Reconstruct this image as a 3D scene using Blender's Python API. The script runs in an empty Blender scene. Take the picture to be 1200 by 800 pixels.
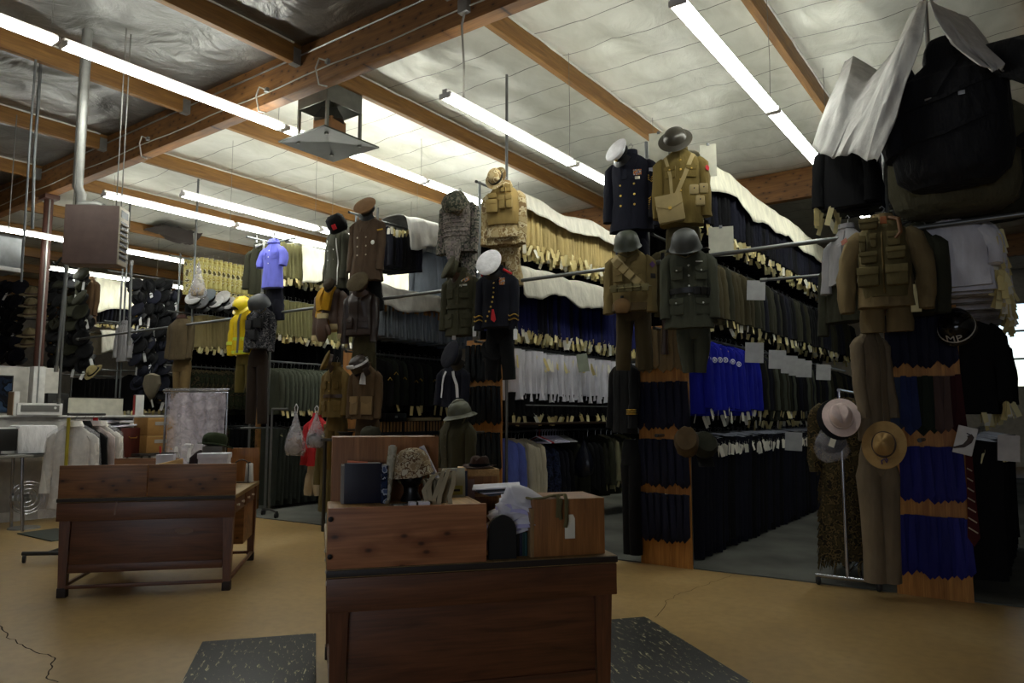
import bpy, bmesh, math, random
from mathutils import Vector, Matrix, Euler, noise
random.seed(7)
SC = bpy.context.scene
COL = SC.collection
PI = math.pi
def R(d): return math.radians(d)
# ---------------------------------------------------------------- camera geometry (1200 x 800 frame)
CAMH, FPX, YAW, PITCH = 1.55, 850.0, R(35.9), R(5.8)
FW = Vector((-math.sin(YAW)*math.cos(PITCH), math.cos(YAW)*math.cos(PITCH), math.sin(PITCH)))
RT = Vector((math.cos(YAW), math.sin(YAW), 0)); UP = RT.cross(FW)
CAM = Vector((0, 0, CAMH))
def ray(x, y): return FW + RT*((x-600)/FPX) - UP*((y-400)/FPX)
def PZ(x, y, z): d = ray(x, y); return CAM + d*((z-CAMH)/d.z)
def PY(x, y, Y): d = ray(x, y); return CAM + d*(Y/d.y)
def PX(x, y, X): d = ray(x, y); return CAM + d*(X/d.x)
def PD(x, y, t): return CAM + ray(x, y)*t
def nz(*p): return noise.noise(Vector(p))
# ---------------------------------------------------------------- materials
def lin(c): return tuple(((v/255)/12.92 if v/255 <= .04045 else ((v/255+.055)/1.055)**2.4) for v in c)
MATS = {}
def newmat(name):
    m = bpy.data.materials.new(name); m.use_nodes = True
    nt = m.node_tree; return m, nt, nt.nodes['Principled BSDF']
def node(nt, t, **kw):
    n = nt.nodes.new(t)
    for k, v in kw.items():
        if k in n.inputs: n.inputs[k].default_value = v
        else: setattr(n, k, v)
    return n
def ramp(nt, stops, interp='LINEAR'):
    r = nt.nodes.new('ShaderNodeValToRGB'); cr = r.color_ramp; cr.interpolation = interp
    while len(cr.elements) < len(stops): cr.elements.new(.5)
    for e, (p, c) in zip(cr.elements, stops): e.position = p; e.color = (*c, 1)
    return r
def plain(name, rgb, rough=.6, metal=0., spec=.5, alpha=1., trans=0.):
    if name in MATS: return MATS[name]
    m, nt, b = newmat(name); c = lin(rgb)
    co = node(nt, 'ShaderNodeTexCoord'); n = node(nt, 'ShaderNodeTexNoise', Scale=9., Detail=3.)
    nt.links.new(co.outputs['Object'], n.inputs['Vector'])
    rp = ramp(nt, [(.3, tuple(v*.86 for v in c)), (.7, tuple(min(1, v*1.1) for v in c))])
    nt.links.new(n.outputs['Fac'], rp.inputs['Fac']); nt.links.new(rp.outputs['Color'], b.inputs['Base Color'])
    b.inputs['Roughness'].default_value = rough; b.inputs['Metallic'].default_value = metal
    b.inputs['Specular IOR Level'].default_value = spec
    if alpha < 1: b.inputs['Alpha'].default_value = alpha
    if trans: b.inputs['Transmission Weight'].default_value = trans
    MATS[name] = m; return m
def fab(name, rgb, var=.18, rough=.92, wr=.35, sheen=.02):
    """woven cloth: fold-scale bump, weave-scale mottling, small tone differences from garment to garment"""
    if name in MATS: return MATS[name]
    m, nt, b = newmat(name); c = lin(rgb); L = nt.links
    co = node(nt, 'ShaderNodeTexCoord'); oi = node(nt, 'ShaderNodeObjectInfo')
    n1 = node(nt, 'ShaderNodeTexNoise', Scale=7., Detail=4.); mp = node(nt, 'ShaderNodeMapping')
    mp.inputs['Scale'].default_value = (1.6, 1.6, .55)
    off = node(nt, 'ShaderNodeVectorMath', operation='ADD'); sc = node(nt, 'ShaderNodeMath', operation='MULTIPLY'); sc.inputs[1].default_value = 37.
    L.new(oi.outputs['Random'], sc.inputs[0]); L.new(co.outputs['Object'], off.inputs[0]); L.new(sc.outputs[0], off.inputs[1])
    L.new(off.outputs[0], mp.inputs['Vector']); L.new(mp.outputs[0], n1.inputs['Vector'])
    rp = ramp(nt, [(.3, tuple(v*.84 for v in c)), (.7, tuple(min(1, v*1.12) for v in c))])
    L.new(n1.outputs['Fac'], rp.inputs['Fac'])
    hs = node(nt, 'ShaderNodeHueSaturation'); mr = node(nt, 'ShaderNodeMapRange')
    mr.inputs['To Min'].default_value = 1-var; mr.inputs['To Max'].default_value = 1+var
    L.new(oi.outputs['Random'], mr.inputs['Value']); L.new(mr.outputs[0], hs.inputs['Value']); L.new(rp.outputs['Color'], hs.inputs['Color'])
    L.new(hs.outputs['Color'], b.inputs['Base Color'])
    bp = node(nt, 'ShaderNodeBump', Strength=wr, Distance=.05); L.new(n1.outputs['Fac'], bp.inputs['Height']); L.new(bp.outputs[0], b.inputs['Normal'])
    b.inputs['Roughness'].default_value = rough; b.inputs['Specular IOR Level'].default_value = .2; b.inputs['Sheen Weight'].default_value = sheen
    MATS[name] = m; return m
def camo(name, cols, scale=14., digital=False, rough=.92):
    if name in MATS: return MATS[name]
    m, nt, b = newmat(name); L = nt.links
    co = node(nt, 'ShaderNodeTexCoord'); src = co.outputs['Object']
    if digital:
        sn = node(nt, 'ShaderNodeVectorMath', operation='SNAP'); sn.inputs[1].default_value = (.018, .018, .018)
        L.new(src, sn.inputs[0]); src = sn.outputs[0]
    n1 = node(nt, 'ShaderNodeTexNoise', Scale=scale, Detail=2.); L.new(src, n1.inputs['Vector'])
    k = len(cols); st = [(0 if i == 0 else .36+.3*i/k, lin(c)) for i, c in enumerate(cols)]
    rp = ramp(nt, st, 'CONSTANT'); L.new(n1.outputs['Fac'], rp.inputs['Fac']); L.new(rp.outputs['Color'], b.inputs['Base Color'])
    n2 = node(nt, 'ShaderNodeTexNoise', Scale=9.); L.new(co.outputs['Object'], n2.inputs['Vector'])
    bp = node(nt, 'ShaderNodeBump', Strength=.35, Distance=.05); L.new(n2.outputs['Fac'], bp.inputs['Height']); L.new(bp.outputs[0], b.inputs['Normal'])
    b.inputs['Roughness'].default_value = rough; b.inputs['Specular IOR Level'].default_value = .2
    MATS[name] = m; return m
def wood(name, c1, c2, axis='X', scale=5., rough=.55, knots=True, coat=0.):
    if name in MATS: return MATS[name]
    m, nt, b = newmat(name); L = nt.links
    co = node(nt, 'ShaderNodeTexCoord'); mp = node(nt, 'ShaderNodeMapping')
    s = {'X': (.35, 3., 3.), 'Y': (3., .35, 3.), 'Z': (3., 3., .35)}[axis]
    mp.inputs['Scale'].default_value = s; L.new(co.outputs['Object'], mp.inputs['Vector'])
    n1 = node(nt, 'ShaderNodeTexNoise', Scale=scale, Detail=6., Distortion=1.2); L.new(mp.outputs[0], n1.inputs['Vector'])
    a, c = lin(c1), lin(c2)
    rp = ramp(nt, [(.28, a), (.5, tuple((p+q)/2 for p, q in zip(a, c))), (.72, c)]); L.new(n1.outputs['Fac'], rp.inputs['Fac'])
    out = rp.outputs['Color']
    n3 = node(nt, 'ShaderNodeTexNoise', Scale=scale*9, Detail=3.); mp3 = node(nt, 'ShaderNodeMapping'); mp3.inputs['Scale'].default_value = tuple(.12 if v < 1 else v for v in s)
    L.new(co.outputs['Object'], mp3.inputs['Vector']); L.new(mp3.outputs[0], n3.inputs['Vector'])
    r3 = ramp(nt, [(.32, (.62, .6, .58)), (.62, (1.06, 1.06, 1.06))]); L.new(n3.outputs['Fac'], r3.inputs['Fac'])
    mx3 = node(nt, 'ShaderNodeMix', data_type='RGBA', blend_type='MULTIPLY'); mx3.inputs[0].default_value = .6
    L.new(out, mx3.inputs[6]); L.new(r3.outputs['Color'], mx3.inputs[7]); out = mx3.outputs[2]
    if knots:
        sp = node(nt, 'ShaderNodeSeparateXYZ'); L.new(co.outputs['Object'], sp.inputs[0]); cx = node(nt, 'ShaderNodeCombineXYZ')
        for q, (k, f) in enumerate((('X', 1.), ('Z', 1.7))):
            m_ = node(nt, 'ShaderNodeMath', operation='MULTIPLY'); m_.inputs[1].default_value = f; L.new(sp.outputs[k], m_.inputs[0]); L.new(m_.outputs[0], cx.inputs[q])
        vo = node(nt, 'ShaderNodeTexVoronoi', Scale=4.6); vo.voronoi_dimensions = '2D'; L.new(cx.outputs[0], vo.inputs['Vector'])
        r2 = ramp(nt, [(.0, (.05, .03, .02)), (.05, (.22, .16, .13)), (.1, (.72, .66, .62)), (.3, (1, 1, 1))]); L.new(vo.outputs['Distance'], r2.inputs['Fac'])
        mx = node(nt, 'ShaderNodeMix', data_type='RGBA', blend_type='MULTIPLY'); mx.inputs[0].default_value = .9
        L.new(out, mx.inputs[6]); L.new(r2.outputs['Color'], mx.inputs[7]); out = mx.outputs[2]
    L.new(out, b.inputs['Base Color'])
    bp = node(nt, 'ShaderNodeBump', Strength=.08, Distance=.02); L.new(n1.outputs['Fac'], bp.inputs['Height']); L.new(bp.outputs[0], b.inputs['Normal'])
    b.inputs['Roughness'].default_value = rough; b.inputs['Coat Weight'].default_value = coat; b.inputs['Coat Roughness'].default_value = .25
    MATS[name] = m; return m
def emit(name, rgb, s):
    if name in MATS: return MATS[name]
    m = bpy.data.materials.new(name); m.use_nodes = True; nt = m.node_tree; nt.nodes.clear()
    e = node(nt, 'ShaderNodeEmission', Strength=s); e.inputs['Color'].default_value = (*rgb, 1)
    o = node(nt, 'ShaderNodeOutputMaterial'); nt.links.new(e.outputs[0], o.inputs[0]); MATS[name] = m; return m
def clearfilm(name, rgb=(235, 232, 240), amount=.35):
    """thin clear plastic: mostly see-through, with milky haze and crinkled gloss"""
    if name in MATS: return MATS[name]
    m = bpy.data.materials.new(name); m.use_nodes = True; nt = m.node_tree; nt.nodes.clear(); L = nt.links
    t = node(nt, 'ShaderNodeBsdfTransparent'); d = node(nt, 'ShaderNodeBsdfPrincipled'); d.inputs['Base Color'].default_value = (*lin(rgb), 1); d.inputs['Roughness'].default_value = .22
    co = node(nt, 'ShaderNodeTexCoord'); n = node(nt, 'ShaderNodeTexNoise', Scale=11., Detail=4., Distortion=.8); L.new(co.outputs['Object'], n.inputs['Vector'])
    bp = node(nt, 'ShaderNodeBump', Strength=.6, Distance=.03); L.new(n.outputs['Fac'], bp.inputs['Height']); L.new(bp.outputs[0], d.inputs['Normal'])
    mr = node(nt, 'ShaderNodeMapRange'); mr.inputs['From Min'].default_value = .3; mr.inputs['From Max'].default_value = .75
    mr.inputs['To Min'].default_value = amount*.6; mr.inputs['To Max'].default_value = min(1, amount*1.6); L.new(n.outputs['Fac'], mr.inputs['Value'])
    x = node(nt, 'ShaderNodeMixShader'); L.new(mr.outputs[0], x.inputs[0]); L.new(t.outputs[0], x.inputs[1]); L.new(d.outputs[0], x.inputs[2])
    o = node(nt, 'ShaderNodeOutputMaterial'); L.new(x.outputs[0], o.inputs[0]); MATS[name] = m; return m
# ---------------------------------------------------------------- mesh building
class MB:
    def __init__(s): s.v = []; s.f = []; s.M = None
    def add(s, vs, fs):
        b = len(s.v)
        s.v += [s.M @ Vector(p) for p in vs] if s.M is not None else [Vector(p) for p in vs]
        s.f += [tuple(b+i for i in f) for f in fs]; return s
    def box(s, c, d, rot=None, bev=0.):
        x, y, z = [q/2 for q in d]; Mx = Euler(rot).to_matrix() if rot else Matrix.Identity(3)
        if bev <= 0:
            P = [(-x, -y, -z), (x, -y, -z), (x, y, -z), (-x, y, -z), (-x, -y, z), (x, -y, z), (x, y, z), (-x, y, z)]
            F = [(3, 2, 1, 0), (4, 5, 6, 7), (0, 1, 5, 4), (1, 2, 6, 5), (2, 3, 7, 6), (3, 0, 4, 7)]
        else:
            bm = bmesh.new(); bmesh.ops.create_cube(bm, size=1.)
            for q in bm.verts: q.co = Vector((q.co.x*d[0], q.co.y*d[1], q.co.z*d[2]))
            bmesh.ops.bevel(bm, geom=bm.edges[:], offset=min(bev, min(d)*.45), segments=2, affect='EDGES', profile=.6)
            bm.verts.index_update(); P = [tuple(q.co) for q in bm.verts]; F = [tuple(q.index for q in f.verts) for f in bm.faces]; bm.free()
        return s.add([Vector(c)+Mx @ Vector(p) for p in P], F)
    def loft(s, rings, cap0=True, cap1=True, close=True):
        n = len(rings[0]); vs = [p for r in rings for p in r]; fs = []
        for i in range(len(rings)-1):
            for k in range(n if close else n-1):
                k2 = (k+1) % n; fs.append((i*n+k, i*n+k2, (i+1)*n+k2, (i+1)*n+k))
        if cap0 and close: fs.append(tuple(range(n-1, -1, -1)))
        if cap1 and close: fs.append(tuple((len(rings)-1)*n+k for k in range(n)))
        return s.add(vs, fs)
    def tube(s, pts, r, n=8, cap=True, ys=1., wob=0., seed=0.):
        pts = [Vector(p) for p in pts]; rings = []; prev = None
        for i, p in enumerate(pts):
            t = (pts[min(i+1, len(pts)-1)]-pts[max(i-1, 0)]).normalized()
            a = prev if prev is not None else (Vector((1, 0, 0)) if abs(t.x) < .9 else Vector((0, 1, 0)))
            a = (a-t*a.dot(t)).normalized(); prev = a; b = t.cross(a)
            rr = r[i] if isinstance(r, (list, tuple)) else r
            ring = []
            for k in range(n):
                an = 2*PI*k/n; q = rr*(1+(wob*nz(math.cos(an)*1.7+seed, math.sin(an)*1.7, p.z*9+seed) if wob else 0))
                ring.append(p+a*(q*math.cos(an))+b*(q*math.sin(an)*ys))
            rings.append(ring)
        return s.loft(rings, cap, cap)
    def lathe(s, prof, n=20, sx=1., sy=1., f=None):
        rings = []
        for r, z in prof:
            ring = []
            for k in range(n):
                a = 2*PI*k/n; p = Vector((max(r, .0004)*math.cos(a)*sx, max(r, .0004)*math.sin(a)*sy, z))
                ring.append(f(p, a) if f else p)
            rings.append(ring)
        return s.loft(rings, True, True)
    def grid(s, nu, nv, fn):
        vs = [fn(i/nu, j/nv) for i in range(nu+1) for j in range(nv+1)]; fs = []
        for i in range(nu):
            for j in range(nv): a = i*(nv+1)+j; fs.append((a, a+nv+1, a+nv+2, a+1))
        return s.add(vs, fs)
    def prism(s, outline, y0, y1):
        """an outline in x,z extruded along y"""
        n = len(outline); vs = [(x, y0, z) for x, z in outline]+[(x, y1, z) for x, z in outline]
        fs = [tuple(range(n)), tuple(range(2*n-1, n-1, -1))]+[(k, k+n, (k+1) % n+n, (k+1) % n) for k in range(n)]
        return s.add(vs, fs)
    def mesh(s, name, smooth=True, solid=0.):
        me = bpy.data.meshes.new(name); me.from_pydata([tuple(p) for p in s.v], [], s.f)
        bm = bmesh.new(); bm.from_mesh(me); bmesh.ops.recalc_face_normals(bm, faces=bm.faces); bm.to_mesh(me); bm.free()
        if smooth:
            me.polygons.foreach_set('use_smooth', [True]*len(me.polygons))
            try: me.set_sharp_from_angle(angle=R(46))
            except Exception: pass
        me.update(); return me
def put(name, me, mat, parent=None, loc=(0, 0, 0), rot=(0, 0, 0), sc=None):
    if isinstance(me, MB): me = me.mesh(name)
    if mat is not None and not me.materials: me.materials.append(mat)
    o = bpy.data.objects.new(name, me); COL.objects.link(o); o.location = loc; o.rotation_euler = rot
    if sc: o.scale = sc if isinstance(sc, (tuple, list)) else (sc, sc, sc)
    if parent is not None: o.parent = parent
    return o
def tag(o, label, cat, group=None, kind=None):
    o['label'] = label; o['category'] = cat
    if group: o['group'] = group
    if kind: o['kind'] = kind
    return o
def struct(name, me, mat, label=None):
    o = put(name, me, mat); o['kind'] = 'structure'; o['label'] = label or name.replace('_', ' '); o['category'] = 'building'; return o
def thing(name, label, cat, loc=(0, 0, 0), rz=0., group=None, rot=None, sc=None):
    o = bpy.data.objects.new(name, None); COL.objects.link(o); o.location = loc; o.rotation_euler = rot or (0, 0, rz); o.empty_display_size = .1
    if sc: o.scale = (sc, sc, sc)
    return tag(o, label, cat, group)
def solid(o, t):
    md = o.modifiers.new('thickness', 'SOLIDIFY'); md.thickness = t; md.offset = 0; return o
def se(a, p): return math.copysign(abs(a)**p, a)
TUBE, SKY, EXPO, DAY = 26., .25, .3, 95.
# ================================================================ building shell
XL, XR, YF, YB, ZC = -34., 7., -7., 27., 6.08
def m_floor():
    m, nt, b = newmat('tan_concrete'); L = nt.links
    co = node(nt, 'ShaderNodeTexCoord'); n1 = node(nt, 'ShaderNodeTexNoise', Scale=1.1, Detail=6.); n2 = node(nt, 'ShaderNodeTexNoise', Scale=14., Detail=5.)
    L.new(co.outputs['Object'], n1.inputs['Vector']); L.new(co.outputs['Object'], n2.inputs['Vector'])
    rp = ramp(nt, [(.3, lin((148, 121, 78))), (.55, lin((166, 137, 88))), (.75, lin((178, 152, 106)))]); L.new(n1.outputs['Fac'], rp.inputs['Fac'])
    r2 = ramp(nt, [(.3, (.82, .82, .82)), (.6, (1, 1, 1))]); L.new(n2.outputs['Fac'], r2.inputs['Fac'])
    mx = node(nt, 'ShaderNodeMix', data_type='RGBA', blend_type='MULTIPLY'); mx.inputs[0].default_value = .8
    L.new(rp.outputs['Color'], mx.inputs[6]); L.new(r2.outputs['Color'], mx.inputs[7]); L.new(mx.outputs[2], b.inputs['Base Color'])
    rr = node(nt, 'ShaderNodeMapRange'); rr.inputs['To Min'].default_value = .3; rr.inputs['To Max'].default_value = .5; L.new(n1.outputs['Fac'], rr.inputs['Value']); L.new(rr.outputs[0], b.inputs['Roughness'])
    bp = node(nt, 'ShaderNodeBump', Strength=.05, Distance=.01); L.new(n2.outputs['Fac'], bp.inputs['Height']); L.new(bp.outputs[0], b.inputs['Normal'])
    return m
def m_foil():
    m, nt, b = newmat('white_foil_insulation'); L = nt.links
    co = node(nt, 'ShaderNodeTexCoord'); sx = node(nt, 'ShaderNodeSeparateXYZ'); L.new(co.outputs['Object'], sx.inputs[0])
    n1 = node(nt, 'ShaderNodeTexNoise', Scale=1.6, Detail=5., Distortion=.6); n1.inputs['Roughness'].default_value = .6
    mp = node(nt, 'ShaderNodeMapping'); mp.inputs['Scale'].default_value = (1.6, .8, 1.); L.new(co.outputs['Object'], mp.inputs['Vector']); L.new(mp.outputs[0], n1.inputs['Vector'])
    # lap seams every 0.635 m along Y
    wob = node(nt, 'ShaderNodeTexNoise', Scale=1.2); L.new(co.outputs['Object'], wob.inputs['Vector'])
    a = node(nt, 'ShaderNodeMath', operation='MULTIPLY_ADD'); a.inputs[1].default_value = .02; L.new(wob.outputs['Fac'], a.inputs[0]); L.new(sx.outputs['Y'], a.inputs[2])
    mo = node(nt, 'ShaderNodeMath', operation='MODULO'); mo.inputs[1].default_value = .635
    ad = node(nt, 'ShaderNodeMath', operation='ADD'); ad.inputs[1].default_value = 63.5+.2; L.new(a.outputs[0], ad.inputs[0]); L.new(ad.outputs[0], mo.inputs[0])
    lt = node(nt, 'ShaderNodeMath', operation='LESS_THAN'); lt.inputs[1].default_value = .013; L.new(mo.outputs[0], lt.inputs[0])
    rp = ramp(nt, [(.25, lin((188, 187, 174))), (.7, lin((218, 217, 207)))]); L.new(n1.outputs['Fac'], rp.inputs['Fac'])
    mx = node(nt, 'ShaderNodeMix', data_type='RGBA'); L.new(lt.outputs[0], mx.inputs[0]); L.new(rp.outputs['Color'], mx.inputs[6]); mx.inputs[7].default_value = (*lin((96, 94, 88)), 1)
    L.new(mx.outputs[2], b.inputs['Base Color'])
    bp = node(nt, 'ShaderNodeBump', Strength=.3, Distance=.08); L.new(n1.outputs['Fac'], bp.inputs['Height']); L.new(bp.outputs[0], b.inputs['Normal'])
    b.inputs['Metallic'].default_value = .3; b.inputs['Roughness'].default_value = .42
    return m
W_BEAM = wood('amber_fir', (118, 80, 36), (152, 110, 54), 'Y', 3.2, .6)
W_GIRD = wood('amber_fir_glulam', (104, 68, 32), (142, 98, 50), 'X', 3.2, .6)
M_WALL = plain('painted_block_wall', (188, 182, 170), .85)
PUR = [-2.2-2.45*k for k in range(-3, 13)]
GIRD = [5.44, 13.58, 21.7, -2.7]
fl = MB().box(((XL+XR)/2, (YF+YB)/2, -.1), (XR-XL, YB-YF, .2)); struct('floor', fl.mesh('floor', False), m_floor(), 'tan sealed concrete floor')
# ceiling foil: sheets stapled between the purlins, sagging and puckered along their edges
cb = MB(); cbf = MB(); xs = sorted(PUR); ys = sorted([YF]+GIRD+[YB])
for i in range(len(xs)-1):
    x0, x1 = xs[i]+.045, xs[i+1]-.045
    for j in range(len(ys)-1):
        y0, y1 = ys[j]+.085, ys[j+1]-.085
        if x1 < -31: continue
        nu, nv = (20, 64) if x1 > -16 and y1 < 23 else (8, 20)
        def fn(u, v, x0=x0, x1=x1, y0=y0, y1=y1):
            x, y = x0+(x1-x0)*u, y0+(y1-y0)*v
            e = math.sin(PI*u)**.55; ev = min(1, math.sin(PI*v)*6)
            z = 6.05-.035*e*ev
            z += (.05*nz(x*1.3, y*1.1, 3.)+.055*nz(x*2.2, y*5., 1.)*(1.25-e)+.022*nz(x*4, y*2.5, 7.)+.008*nz(x*9, y*6, 2.))*e*ev
            s = ((y+.2) % .635)/.635; z -= .012*math.sin(PI*s)*e
            return (x, y, z)
        (cb if y0 > 5 else cbf).grid(nu, nv, fn)
ceil_o = struct('ceiling', cb.mesh('ceiling'), m_foil(), 'white foil insulation stapled between roof purlins'); solid(ceil_o, .01)
def m_silver():
    m, nt, b = newmat('silver_foil_insulation'); L = nt.links
    co = node(nt, 'ShaderNodeTexCoord'); n1 = node(nt, 'ShaderNodeTexNoise', Scale=1.5, Detail=6., Distortion=1.); L.new(co.outputs['Object'], n1.inputs['Vector'])
    rp = ramp(nt, [(.3, (.19, .185, .175)), (.7, (.29, .285, .27))]); L.new(n1.outputs['Fac'], rp.inputs['Fac']); L.new(rp.outputs['Color'], b.inputs['Base Color'])
    bp = node(nt, 'ShaderNodeBump', Strength=.6, Distance=.14); L.new(n1.outputs['Fac'], bp.inputs['Height']); L.new(bp.outputs[0], b.inputs['Normal'])
    b.inputs['Metallic'].default_value = .75; b.inputs['Roughness'].default_value = .34; return m
solid(struct('ceiling.002', cbf.mesh('ceiling_front'), m_silver(), 'crumpled silver foil insulation over the front bay'), .01)
deck = MB().box(((XL+XR)/2, (YF+YB)/2, 6.45), (XR-XL, YB-YF, .2)); struct('ceiling.001', deck.mesh('roof_deck', False), plain('roof_deck_wood', (110, 90, 66), .8), 'roof deck over the insulation')
for x in PUR:
    for j in range(len(ys)-1):
        y0, y1 = ys[j]+.086, ys[j+1]-.086
        o = struct('purlin_beam', MB().box((0, 0, 0), (.085, y1-y0, .262), bev=.004), W_BEAM, 'amber fir purlin under the foil ceiling'); o.location = (x, (y0+y1)/2, 5.931)
        if x > -15 and y0 < 14:   # galvanised joist hanger at each end, folded foil lip along the top
            for ye in (y0+.06, y1-.06): put('joist_hanger', MB().box((0, 0, 0), (.097, .11, .2)).mesh('joist_hanger', False), plain('galvanised', (150, 150, 146), .45, .7), o, (0, ye-(y0+y1)/2, -.04))
            for sx in (-1, 1):
                lip = MB().tube([(sx*(.052+.008*nz(q*.9, x, 5)), (y0-y1)/2+.12+(y1-y0-.24)*q/30, .112+.014*nz(q*.7, x, sx)) for q in range(31)], .016, 6)
                put('foil_lip', lip, plain('foil_edge', (208, 205, 196), .5, .3), o)
for k, y in enumerate(GIRD):
    o = struct('girder_beam', MB().box((0, 0, 0), (XR-XL, .17, .86 if False else .6), bev=.006), W_GIRD, 'deep amber glulam girder across the hall'); o.location = ((XL+XR)/2, y, 5.79)
    if k == 0:
        put('conduit', MB().tube([(x, -.098, .13) for x in (-14, -2, 6, 15)], .011, 6), plain('emt_conduit', (168, 168, 164), .4, .8), o)
        put('conduit', MB().tube([(x, -.1, -.16+.012*math.sin(x*3)) for x in [q*.5-14 for q in range(58)]], .008, 6), plain('grey_cable', (176, 172, 160), .6), o)
W = .25
for nm, c, d in (('wall_back', ((XL+XR)/2, YB+W/2, 3.2), (XR-XL, W, 6.6)), ('wall_front', ((XL+XR)/2, YF-W/2, 3.2), (XR-XL, W, 6.6)), ('wall_left', (XL-W/2, (YF+YB)/2, 3.2), (W, YB-YF, 6.6)), ('wall_right', (XR+W/2, (YF+YB)/2, 3.2), (W, YB-YF, 6.6))):
    if nm == 'wall_back':
        wb = MB(); wx0, wx1, wz0, wz1 = -.9, 1.4, 2.4, 5.0
        wb.box(((XL+wx0)/2, YB+W/2, 3.2), (wx0-XL, W, 6.6)); wb.box(((XR+wx1)/2, YB+W/2, 3.2), (XR-wx1, W, 6.6))
        wb.box(((wx0+wx1)/2, YB+W/2, wz0/2-.05), (wx1-wx0, W, wz0+.1)); wb.box(((wx0+wx1)/2, YB+W/2, (wz1+6.5)/2), (wx1-wx0, W, 6.5-wz1))
        struct(nm, wb.mesh(nm, False), M_WALL)
    else: struct(nm, MB().box(c, d).mesh(nm, False), M_WALL)
wf = MB()
for z in (2.4, 3.27, 4.13, 5.0): wf.box((.25, YB+.1, z), (2.3, .06, .06))
for x in (-.9, .25, 1.4): wf.box((x, YB+.1, 3.7), (.06, .06, 2.6))
win = struct('window_1', wf.mesh('window_1', False), plain('window_steel', (196, 194, 190), .5), 'daylit steel window in the far wall')
gl = MB().box((.25, YB+.12, 3.7), (2.24, .008, 2.54)); gm, gnt, gb = newmat('window_glass'); gb.inputs['Transmission Weight'].default_value = 1; gb.inputs['Roughness'].default_value = .05; gb.inputs['IOR'].default_value = 1.05
put('pane', gl.mesh('pane', False), gm, win)
# big daylit window behind the camera
wf2 = MB()
for z in (.9, 2.0, 3.1): wf2.box((1.5, YF+.03, z), (5.06, .06, .06))
for x in (-1., .25, 1.5, 2.75, 4.): wf2.box((x, YF+.03, 2.), (.06, .06, 2.26))
struct('window_2', wf2.mesh('window_2', False), plain('window_steel', (196, 194, 190), .5), 'wide daylit window in the wall behind the camera')
al = bpy.data.lights.new('window_daylight', 'AREA'); al.shape = 'RECTANGLE'; al.size = 4.9; al.size_y = 2.1; al.energy = DAY; al.color = (.78, .87, 1.)
alo = bpy.data.objects.new('window_daylight', al); COL.objects.link(alo); alo.location = (1.5, YF+.08, 2.); alo.rotation_euler = (R(90), 0, 0)
# carpet under the racks: the concrete stays bare in front of Y = 7.13 .. 7.33
cp = MB(); xs2 = [-13.2+.55*k for k in range(36)]
top = [(x, 7.14+(x+3.8)*.054+.012*nz(x*2, 4, 1), .012) for x in xs2]
for i in range(len(xs2)-1):
    a, b2 = top[i], top[i+1]
    cp.add([a, b2, (b2[0], 22, .012), (a[0], 22, .012), (a[0], a[1], 0), (b2[0], b2[1], 0)], [(0, 1, 2, 3), (4, 5, 1, 0)])
def m_carpet():
    m, nt, b = newmat('grey_carpet'); L = nt.links
    co = node(nt, 'ShaderNodeTexCoord'); n1 = node(nt, 'ShaderNodeTexNoise', Scale=120., Detail=2.); n2 = node(nt, 'ShaderNodeTexNoise', Scale=1.5, Detail=4.)
    L.new(co.outputs['Object'], n1.inputs['Vector']); L.new(co.outputs['Object'], n2.inputs['Vector'])
    rp = ramp(nt, [(.3, lin((76, 77, 73))), (.7, lin((104, 104, 99)))]); L.new(n2.outputs['Fac'], rp.inputs['Fac']); L.new(rp.outputs['Color'], b.inputs['Base Color'])
    bp = node(nt, 'ShaderNodeBump', Strength=.4, Distance=.005); L.new(n1.outputs['Fac'], bp.inputs['Height']); L.new(bp.outputs[0], b.inputs['Normal']); b.inputs['Roughness'].default_value = .98; b.inputs['Specular IOR Level'].default_value = .05
    return m
tag(put('carpet', cp.mesh('carpet', False), m_carpet()), 'grey low-pile carpet under the clothing racks and aisles', 'carpet')
# cracks in the concrete
def crack(pts, w, seed, label):
    P = [PZ(x, y, .0015) for x, y in pts]; mb = MB(); path = []
    for a, b2 in zip(P, P[1:]):
        for k in range(8):
            q = a.lerp(b2, k/8); q = q+Vector((nz(q.x*9, q.y*9, seed), nz(q.x*9, q.y*9, seed+9), 0))*.03; q.z = .0015; path.append(q)
    vs = []; fs = []
    for i, q in enumerate(path):
        t = (path[min(i+1, len(path)-1)]-path[max(0, i-1)]); n = Vector((-t.y, t.x, 0)).normalized()*w*(.6+.8*abs(nz(i*.7, seed, 0)))
        vs += [q+n, q-n]
        if i: fs.append((2*i-2, 2*i-1, 2*i+1, 2*i))
    o = put('floor_crack', mb.add(vs, fs).mesh('floor_crack', False), plain('crack_dirt', (52, 40, 26), .95)); o['kind'] = 'structure'; o['label'] = label; o['category'] = 'building'
crack([(0, 733), (12, 748), (40, 762), (64, 770), (60, 780), (55, 792), (70, 800)], .006, 1., 'jagged crack in the tan floor')
crack([(766, 723), (779, 711), (782, 703), (800, 694), (830, 684), (866, 670)], .003, 4., 'hairline crack in the tan floor')
# steel column under the girder
o = struct('steel_column', MB().tube([(0, 0, 0), (0, 0, 5.49)], .075, 14), plain('oxide_brown_paint', (74, 44, 34), .5), 'brown steel column under the girder'); o.location = (-14.25, 5.44, 0)
put('column_cap', MB().box((0, 0, 5.45), (.3, .24, .08), bev=.005), plain('oxide_brown_paint', (74, 44, 34)), o)
put('cable_run', MB().tube([(.095, -.02, z) for z in (0, 2, 4, 5.4)], .014, 6), plain('emt_conduit', (168, 168, 164)), o)
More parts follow.
